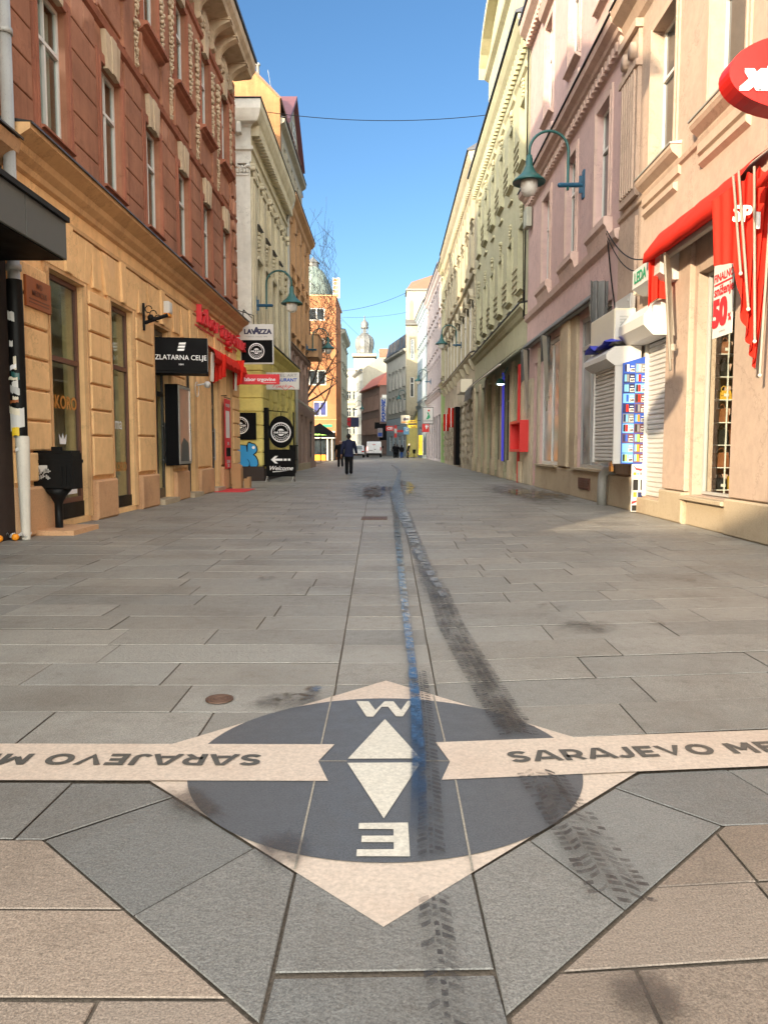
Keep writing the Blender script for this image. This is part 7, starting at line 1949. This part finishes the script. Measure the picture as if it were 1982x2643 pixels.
def person(label, x, y, h, turn, top, legs, hairm, stride=.0, arms=(0, 0), bend=(0, 0), coat=0.0, bald=False, lean=0.0, bag=None, skirt=False, wide=1.0, longhair=False):
    """turn: 0 walks away from the camera; joints in fractions of the height"""
    z0 = gz(y)
    r = thing('person', label, 'person', (x, y, z0))
    ct, st_ = math.cos(turn), math.sin(turn)
    def W(px, py, pz): return (x + (px * ct - py * st_) * h, y + (px * st_ + py * ct) * h, z0 + pz * h)
    def j(px, py, pz, ra, rb=None): q_ = W(px, py + lean * max(0, pz - .5), pz); return (q_[0], q_[1], q_[2], ra * h, (rb or ra) * h)
    w = wide
    hips = [(-.045 * w, 0, .50), (.045 * w, 0, .50)]
    kn = []; an = []; el = []; wr = []; sh = [(-.112 * w, 0, .80), (.112 * w, 0, .80)]
    for i, s in ((0, 1), (1, -1)):
        f = stride * s
        kn.append((hips[i][0] * 1.05, .12 * f + .02, .275)); an.append((hips[i][0] * 1.05, .22 * f - (.03 if f < 0 else 0), .045 + (.02 if f < 0 else 0)))
        a = arms[i]; bn_2 = bend[i]; sx = -1 if i == 0 else 1
        e = (sh[i][0] + sx * (.035 + .05 * abs(bn_2)), -.17 * math.sin(a), .80 - .165 * math.cos(a) ); el.append(e)
        wr.append((e[0] + sx * (.015 + .03 * bn_2), e[1] + .145 * math.sin(-a + bn_2 * 1.6 + .25), e[2] - .145 * math.cos(-a + bn_2 * 1.6 + .25)))
    # body: one continuous surface with fingers
    J = [j(0, 0, .52, .070, .055), j(0, 0, .64, .068, .052), j(0, 0, .77, .082, .055), j(0, .0, .835, .034), j(0, .01, .87, .033), j(0, .015, .905, .050, .058), j(0, .015, .945, .051, .059), j(0, .012, .972, .040, .046), j(0, .01, .990, .022, .026), j(0, .01, .998, .010, .012)]
    E = [(k, k + 1) for k in range(9)]
    for i in (0, 1):
        k = len(J); J += [j(*hips[i], .052), j(*kn[i], .034), j(kn[i][0], (kn[i][1] + an[i][1]) / 2 - .01, .17, .033), j(*an[i], .020), j(an[i][0], an[i][1] + .06, .022, .018)]
        E += [(0, k), (k, k + 1), (k + 1, k + 2), (k + 2, k + 3), (k + 3, k + 4)]
        k = len(J); hd = Vector(wr[i]) - Vector(el[i]); hd.normalize()
        palm = Vector(wr[i]) + hd * .035
        J += [j(sh[i][0] * .9, sh[i][1], .775, .030), j(*el[i], .025), j(*wr[i], .015, .018), j(*palm, .013, .022)]
        E += [(2, k), (k, k + 1), (k + 1, k + 2), (k + 2, k + 3)]
        side = Vector((0, 1, 0)); inw = Vector((1 if i == 0 else -1, 0, 0))
        for fi, (off, ln) in enumerate(((-.016, .032), (-.005, .042), (.006, .040), (.016, .034))):
            b0 = palm + hd * .018 + side * off; b1 = b0 + hd * ln * .55 + inw * .006; b2 = b1 + hd * ln * .4 + inw * .012
            m_ = len(J); J += [j(*b0, .0058), j(*b1, .005), j(*b2, .0042)]; E += [(k + 3, m_), (m_, m_ + 1), (m_ + 1, m_ + 2)]
        b0 = palm + side * .024 - hd * .008; b1 = b0 + side * .012 + hd * .022 + inw * .008
        m_ = len(J); J += [j(*b0, .0065), j(*b1, .005)]; E += [(k + 3, m_), (m_, m_ + 1)]
    body = skin_obj('body', J, E, MT['skin'], r, 0, 1)
    f_ = MB()
    for s in (-1, 1):
        f_.ball(W(s * .058, .01 + lean * .42, .925), .012 * h, .016 * h, .022 * h, 6, 5)
    f_.build('ear', MT['skin'], r)
    f_ = MB(); f_.ball(W(0, .078 + lean * .42, .918), .010 * h, .014 * h, .016 * h, 6, 5); f_.build('nose', MT['skin'], r)
    f_ = MB()
    for s in (-1, 1): f_.ball(W(s * .02, .068 + lean * .42, .932), .008 * h, .006 * h, .006 * h, 6, 4)
    f_.build('eye', MT['hair_dark'], r)
    # clothes
    def loft(mb, rings, n=14):
        V = []; F = []
        for (px, py, pz, rx, ry) in rings:
            for k in range(n):
                a_ = 2 * math.pi * k / n
                V.append(W(px + rx * math.cos(a_), py + lean * max(0, pz - .5) + ry * math.sin(a_), pz))
        for i in range(len(rings) - 1):
            for k in range(n): F.append((i * n + k, i * n + (k + 1) % n, (i + 1) * n + (k + 1) % n, (i + 1) * n + k))
        F += [tuple(range(n)), tuple(range((len(rings) - 1) * n, len(rings) * n))]
        mb.smooth = True; mb.add(V, F)
    def limb(mb, pts, rs_):
        V = [Vector(W(p[0], p[1] + lean * max(0, p[2] - .5), p[2])) for p in pts]; Q = []; R = []
        for i in range(len(V) - 1):
            for k in range(4): t = k / 4; Q.append(tuple(V[i].lerp(V[i + 1], t))); R.append((rs_[i] * (1 - t) + rs_[i + 1] * t) * h)
        Q.append(tuple(V[-1])); R.append(rs_[-1] * h); mb.tube(Q, R, 10)
        for v, r_ in zip(V[:-1], rs_[:-1]): mb.ball(tuple(v), r_ * h, n=10, m=6)
    jk = MB()
    loft(jk, [(0, 0, .445 - coat, (.108 + coat * .3) * w, .082 + coat * .2), (0, 0, .52, .106 * w, .080), (0, 0, .60, .100 * w, .075), (0, 0, .70, .109 * w, .080), (0, 0, .77, .122 * w, .078), (0, 0, .806, .116 * w, .068), (0, .0, .832, .082 * w, .056), (0, .0, .846, .056 * w, .050), (0, .004, .862, .044, .045)])
    for i in (0, 1): limb(jk, [(sh[i][0] * .98, sh[i][1], .782), el[i], tuple(Vector(wr[i]) * .97 + Vector(el[i]) * .03)], [.052, .040, .030])
    jk.build('jacket', MT[top], r)
    if skirt:
        sk_ = MB(); loft(sk_, [(0, 0, .24, .12, .10), (0, 0, .4, .11, .09), (0, 0, .57, .085, .07)]); sk_.build('skirt', MT[legs], r)
    tr2 = MB(); loft(tr2, [(0, 0, .445, .092 * w, .072), (0, 0, .50, .100 * w, .078), (0, 0, .57, .090 * w, .068)])
    for i in (0, 1): limb(tr2, [(hips[i][0] * 1.04, 0, .475), kn[i], (an[i][0], an[i][1], an[i][2] - .012)], [.062, .049, .042])
    tr2.build('trousers', MT[legs], r)
    for i in (0, 1):
        skin_obj('shoe', [j(an[i][0], an[i][1] - .012, an[i][2] - .014, .030, .027), j(an[i][0], an[i][1] + .045, max(.020, an[i][2] - .028), .026, .018), j(an[i][0], an[i][1] + .085, max(.016, an[i][2] - .032), .020, .013)], [(0, 1), (1, 2)], MT['shoe_black'], r, 0, 1)
    if not bald:
        hr = MB(); c_ = W(0, -.010 + lean * .44, .948)
        hr.ball(c_, .056 * h, .062 * h, .054 * h, 14, 9); c_ = W(0, -.022 + lean * .42, .915); hr.ball(c_, .047 * h, .044 * h, .048 * h, 12, 7)
        if longhair:
            loft(hr, [(0, -.03, .78, .075, .03), (0, -.028, .84, .072, .04), (0, -.015, .92, .066, .055), (0, -.01, .96, .05, .05)])
        hr.build('hair', MT[hairm], r)
    if bag:
        bb_ = MB(); p = W(*[a + c for a, c in zip(wr[bag[0]], (0, 0, -.10))]); bb_.box(p[0] - .16, p[0] + .16, p[1] - .07, p[1] + .07, p[2] - .42, p[2] - .05)
        o = bb_.build('carried_bag', MT[bag[1]], loc=(p[0], p[1], p[2] - .42)); hh = MB(); hh.tube([(p[0] - .1, p[1], p[2] - .05), (p[0], p[1], p[2] + .12), (p[0] + .1, p[1], p[2] - .05)], .012, 4); hh.build('handle', MT[bag[1]], o); tag(o, bag[2], 'bag')
    return r
person('man in dark navy jacket walking away down the middle of the street', -2.40, 47, 2.50, .05, 'jacket_navy', 'trousers_dark', 'hair_dark', stride=.45, arms=(.35, -.30), bend=(.12, .16), wide=1.08)
person('bald older man in a black coat walking at the left side', -4.15, 67, 2.34, .15, 'coat_black', 'trousers_dark', 'hair_dark', stride=.35, arms=(-.6, .55), bend=(.15, .2), coat=.06, bald=True, wide=1.25)
person('person in black walking close on the left of a couple far down the street', 1.0, 122, 2.27, 0, 'coat_black', 'trousers_dark', 'hair_dark', stride=.12, arms=(.1, -.1), coat=.05, wide=1.1)
person('person in black walking close on the right of a couple far down the street', 1.42, 122.3, 2.20, 0, 'coat_black', 'trousers_dark', 'hair_dark', stride=-.12, arms=(-.1, .1), coat=.05, wide=1.1)
person('woman with long dark hair and blue jeans near the dm shop', 2.1, 121, 2.10, .3, 'coat_black', 'jeans_blue', 'hair_dark', stride=.15, arms=(.2, -.2), wide=1.1, longhair=True)
person('grey haired man in black bending forward near the bay tower house', 3.02, 120, 2.3, -1.2, 'coat_black', 'trousers_dark', 'white_cloth', stride=.2, arms=(-.4, .3), lean=.28, wide=1.15, bag=(0, 'white_cloth', 'white carrier bag held by the bending grey haired man'))
sb_ = thing('small_bin', 'small black litter bin on a post beside the bay tower house', 'litter bin', (4.1, 122, gz(122)))
b = MB(); b.tube([(4.1, 122, gz(122)), (4.1, 122, 1.0)], .06, 6); b.build('post', MT['black_metal'], sb_)
b = MB(); b.lathe((4.1, 122, .9), [(0, 0), (.2, 0), (.26, .55), (.22, .62), (0, .66)], 12); b.build('box', MT['black_metal'], sb_)

# ================================================================== van and car
def vehicle(name, label, cat, x, y, W_, L_, H_, prof, glass_y, rear=True):
    """rear faces the camera; prof: side outline [(y,z)] in layout units from the rear"""
    z0 = gz(y); r = thing(name, label, cat, (x, y, z0))
    b = MB(); n = len(prof); hw = W_ / 2
    secs = [(-hw, .84), (-hw * .97, .95), (-hw * .9, 1.0), (hw * .9, 1.0), (hw * .97, .95), (hw, .84)]
    cy = L_ / 2; P = []
    for sx, k in secs:
        for (py, pz) in prof:
            top = pz > H_ * .55
            P.append((x + sx * (1 - (.10 * ((pz - H_ * .55) / (H_ * .45)) if top else 0)), y + cy + (py - cy) * (.985 if k < .9 else 1), z0 + (pz if pz < H_ * .5 else H_ * .5 + (pz - H_ * .5) * (.9 + .1 * k))))
    F = []
    for i in range(len(secs) - 1):
        for j_ in range(n): F.append((i * n + j_, i * n + (j_ + 1) % n, (i + 1) * n + (j_ + 1) % n, (i + 1) * n + j_))
    F += [tuple(range(n)), tuple(range((len(secs) - 1) * n, len(secs) * n))]
    b.smooth = False; b.add(P, F); body = b.build('body', MT['car_white'], r)
    return r, hw, z0
H = 2.72
van, hw, vz = vehicle('delivery_van', 'white delivery van seen from behind at the far end of the street', 'van', -2.44, 131, 2.62, 6.2, H,
    [(.08, .45), (0, .7), (.02, 1.3), (.14, 2.45), (.3, 2.66), (.8, 2.72), (3.8, 2.72), (4.2, 2.62), (5.0, 1.75), (6.0, 1.5), (6.2, 1.2), (6.2, .5), (6.0, .42)], None)
fvn = FF(131.0); vx = -2.44
b = MB(); b.fbox(fvn, vx - hw * .98, vx + hw * .98, vz + .40, vz + .72, -.5, .07, .03); b.build('bumper', MT['rubber'], van)
b = MB(); b.fbox(fvn, vx - .008, vx + .008, vz + .75, vz + 2.5, -.3, .012); b.build('door_seam', MT['dark_frame'], van)
b = MB(); b.fbox(fvn, vx + .12, vx + .30, vz + 1.28, vz + 1.42, -.05, .03); b.build('handle', MT['rubber'], van)
b = MB(); b.fbox(fvn, vx - .85, vx - .20, vz + 1.12, vz + 1.24, -.05, .012); b.build('number_plate', MT['grey_letter'], van)
for s in (-1, 1):
    b = MB(); b.fbox(fvn, vx + s * hw * .88 - .09, vx + s * hw * .88 + .09, vz + 1.15, vz + 1.75, -.2, .02, .01); b.build('tail_light', MT['brake_lit' if s < 0 else 'tail_red'], van)
for s in (-1, 1):
    for yy in (1.0, 5.0):
        b = MB(); X0 = vx + s * hw * .86; b.tube([(X0 - .14, 131 + yy, vz + .42), (X0 + .14, 131 + yy, vz + .42)], .42, 18); wl = b.build('wheel', MT['rubber'], van)
        b = MB(); b.tube([(X0 - .145, 131 + yy, vz + .42), (X0 + .145, 131 + yy, vz + .42)], .25, 12); b.build('rim', MT['steel'], wl)
for s in (-1, 1):
    b = MB(); b.box(vx + s * (hw + .16) - .12, vx + s * (hw + .16) + .12, 135.2, 135.3, vz + 1.55, vz + 1.95); b.build('wing_mirror', MT['rubber'], van)
    b = MB(); b.fbox(Fr((vx + s * hw * .985, 131), (vx + s * hw * .985, 132), (s, 0)), 3.6, 4.6, vz + 1.65, vz + 2.3, -.05, .0); b.build('side_window', MT['window_glass'], van)
b = MB(); b.fbox(fvn, vx - .25, vx + .3, vz + 2.12, vz + 2.2, -.3, .0); b.build('brake_light', MT['tail_red'], van)
cx_, cy_ = -5.25, 128.5
car, hw, vz = vehicle('parked_car', 'white car partly hidden behind the walking man', 'car', cx_, cy_, 2.45, 5.8, 2.05,
    [(.1, .42), (0, .7), (.05, 1.15), (.5, 1.25), (.9, 1.35), (1.6, 1.98), (2.2, 2.05), (3.4, 2.03), (4.3, 1.42), (5.5, 1.2), (5.8, .95), (5.8, .45)], None)
fcr2 = FF(cy_)
b = MB(); P = [(cx_ - hw * .78, cy_ + .92, vz + 1.40), (cx_ + hw * .78, cy_ + .92, vz + 1.40), (cx_ + hw * .70, cy_ + 1.5, vz + 1.93), (cx_ - hw * .70, cy_ + 1.5, vz + 1.93)]
b.add([(p[0], p[1] - .03, p[2] + .02) for p in P] , [(0, 1, 2, 3)]); b.build('rear_window', MT['sky_glass'], car)
b = MB(); b.fbox(fcr2, cx_ - hw * .98, cx_ + hw * .98, vz + .38, vz + .62, -.5, .05, .03); b.build('bumper', MT['rubber'], car)
b = MB(); b.fbox(fcr2, cx_ - .35, cx_ + .35, vz + .72, vz + .86, -.1, .03); b.build('number_plate', MT['white_panel'], car)
for s in (-1, 1):
    b = MB(); b.fbox(fcr2, cx_ + s * hw * .82 - .2, cx_ + s * hw * .82 + .2, vz + .88, vz + 1.12, -.2, .03, .01); b.build('tail_light', MT['tail_red'], car)
    for yy in (1.0, 4.7):
        b = MB(); X0 = cx_ + s * hw * .86; b.tube([(X0 - .13, cy_ + yy, vz + .4), (X0 + .13, cy_ + yy, vz + .4)], .40, 18); wl = b.build('wheel', MT['rubber'], car)
        b = MB(); b.tube([(X0 - .135, cy_ + yy, vz + .4), (X0 + .135, cy_ + yy, vz + .4)], .24, 12); b.build('rim', MT['steel'], wl)
    b = MB(); b.box(cx_ + s * (hw + .12) - .1, cx_ + s * (hw + .12) + .1, cy_ + 3.6, cy_ + 3.7, vz + 1.3, vz + 1.5); b.build('wing_mirror', MT['rubber'], car)

# ================================================================== cables
def cable(label, p0, p1, sag, r=.018, m='black_metal', n=18):
    P = [tuple(a + (c - a) * i / n for a, c in zip(p0, p1)) for i in range(n + 1)]
    P = [(p[0], p[1], p[2] - sag * 4 * (i / n) * (1 - i / n)) for i, p in enumerate(P)]
    b = MB(); b.tube(P, r, 5); return tag(b.build('cable', MT[m], loc=p0), label, 'cable')
cable('long black cable strung across the street against the upper sky', atY(680, 288, 50), atY(1265, 296, 50), .45, .022)
cable('thin cable rising to the bay tower across the far sky', atY(880, 803, 128), atY(1050, 755, 128), .5, .03)
cable('thin level cable across the far sky below the rising one', atY(888, 819, 129), atY(1050, 806, 129), .3, .02)
cable('thin cable slanting down behind the onion domed tower', atY(882, 823, 132), atY(985, 915, 132), .2, .02)
cable('thick black cable hanging down the seam of the pink and lime houses', fp.p(35.15, 19, .14), fp.p(35.2, 7.4, .16), .0, .035)
cable('thin black cable hanging beside the thick one on the lime house', fp.p(35.9, 14, .14), fp.p(35.3, 7.5, .18), .6, .022)
cable('black cable dangling down the pink wall to the air conditioner', fp.p(22.3, 8.0, .12), fp.p(20.9, 5.0, .14), .35, .022)
cable('thin cable looping from the pink wall to the red awning', fp.p(22.2, 7.7, .14), fp.p(17.6, 5.9, .3), .4, .016)
cable('second thin cable looping to the red awning just below the other', fp.p(22.2, 7.6, .14), fp.p(17.4, 5.75, .3), .6, .014)
jb = MB(); jb.fbox(fp, 34.2, 34.9, 11.2, 12.0, .06, .3, .02); tag(jb.build('junction_box', MT['grey_green_render'], loc=(6.1, 34.5, 11)), 'grey green junction box where cables meet on the pink house edge', 'junction box')

# ================================================================== houses behind the camera (they bound the sunlit square)
K_ = thing('square_house', 'plain ochre house across the square behind the camera', 'house', (-30, -32, 0))
fk2 = Fr((-70, -30), (-9, -30), (0, 1))
facade(K_, fk2, 0, 61, 0, 14, [(1, 4), (5.5, 8), (9.5, 12)], [(2 + 4 * i, 1.6) for i in range(14)], 'apricot_render', None, back=14)
b = MB(); b.fprof(fk2, [(.4, 14), (.4, 14.1), (-7, 14.6), (-14.4, 14.1), (-14.4, 14)], 0, 61); b.build('roof', MT['roof_tin'], K_)
print('built', len(bpy.data.objects))
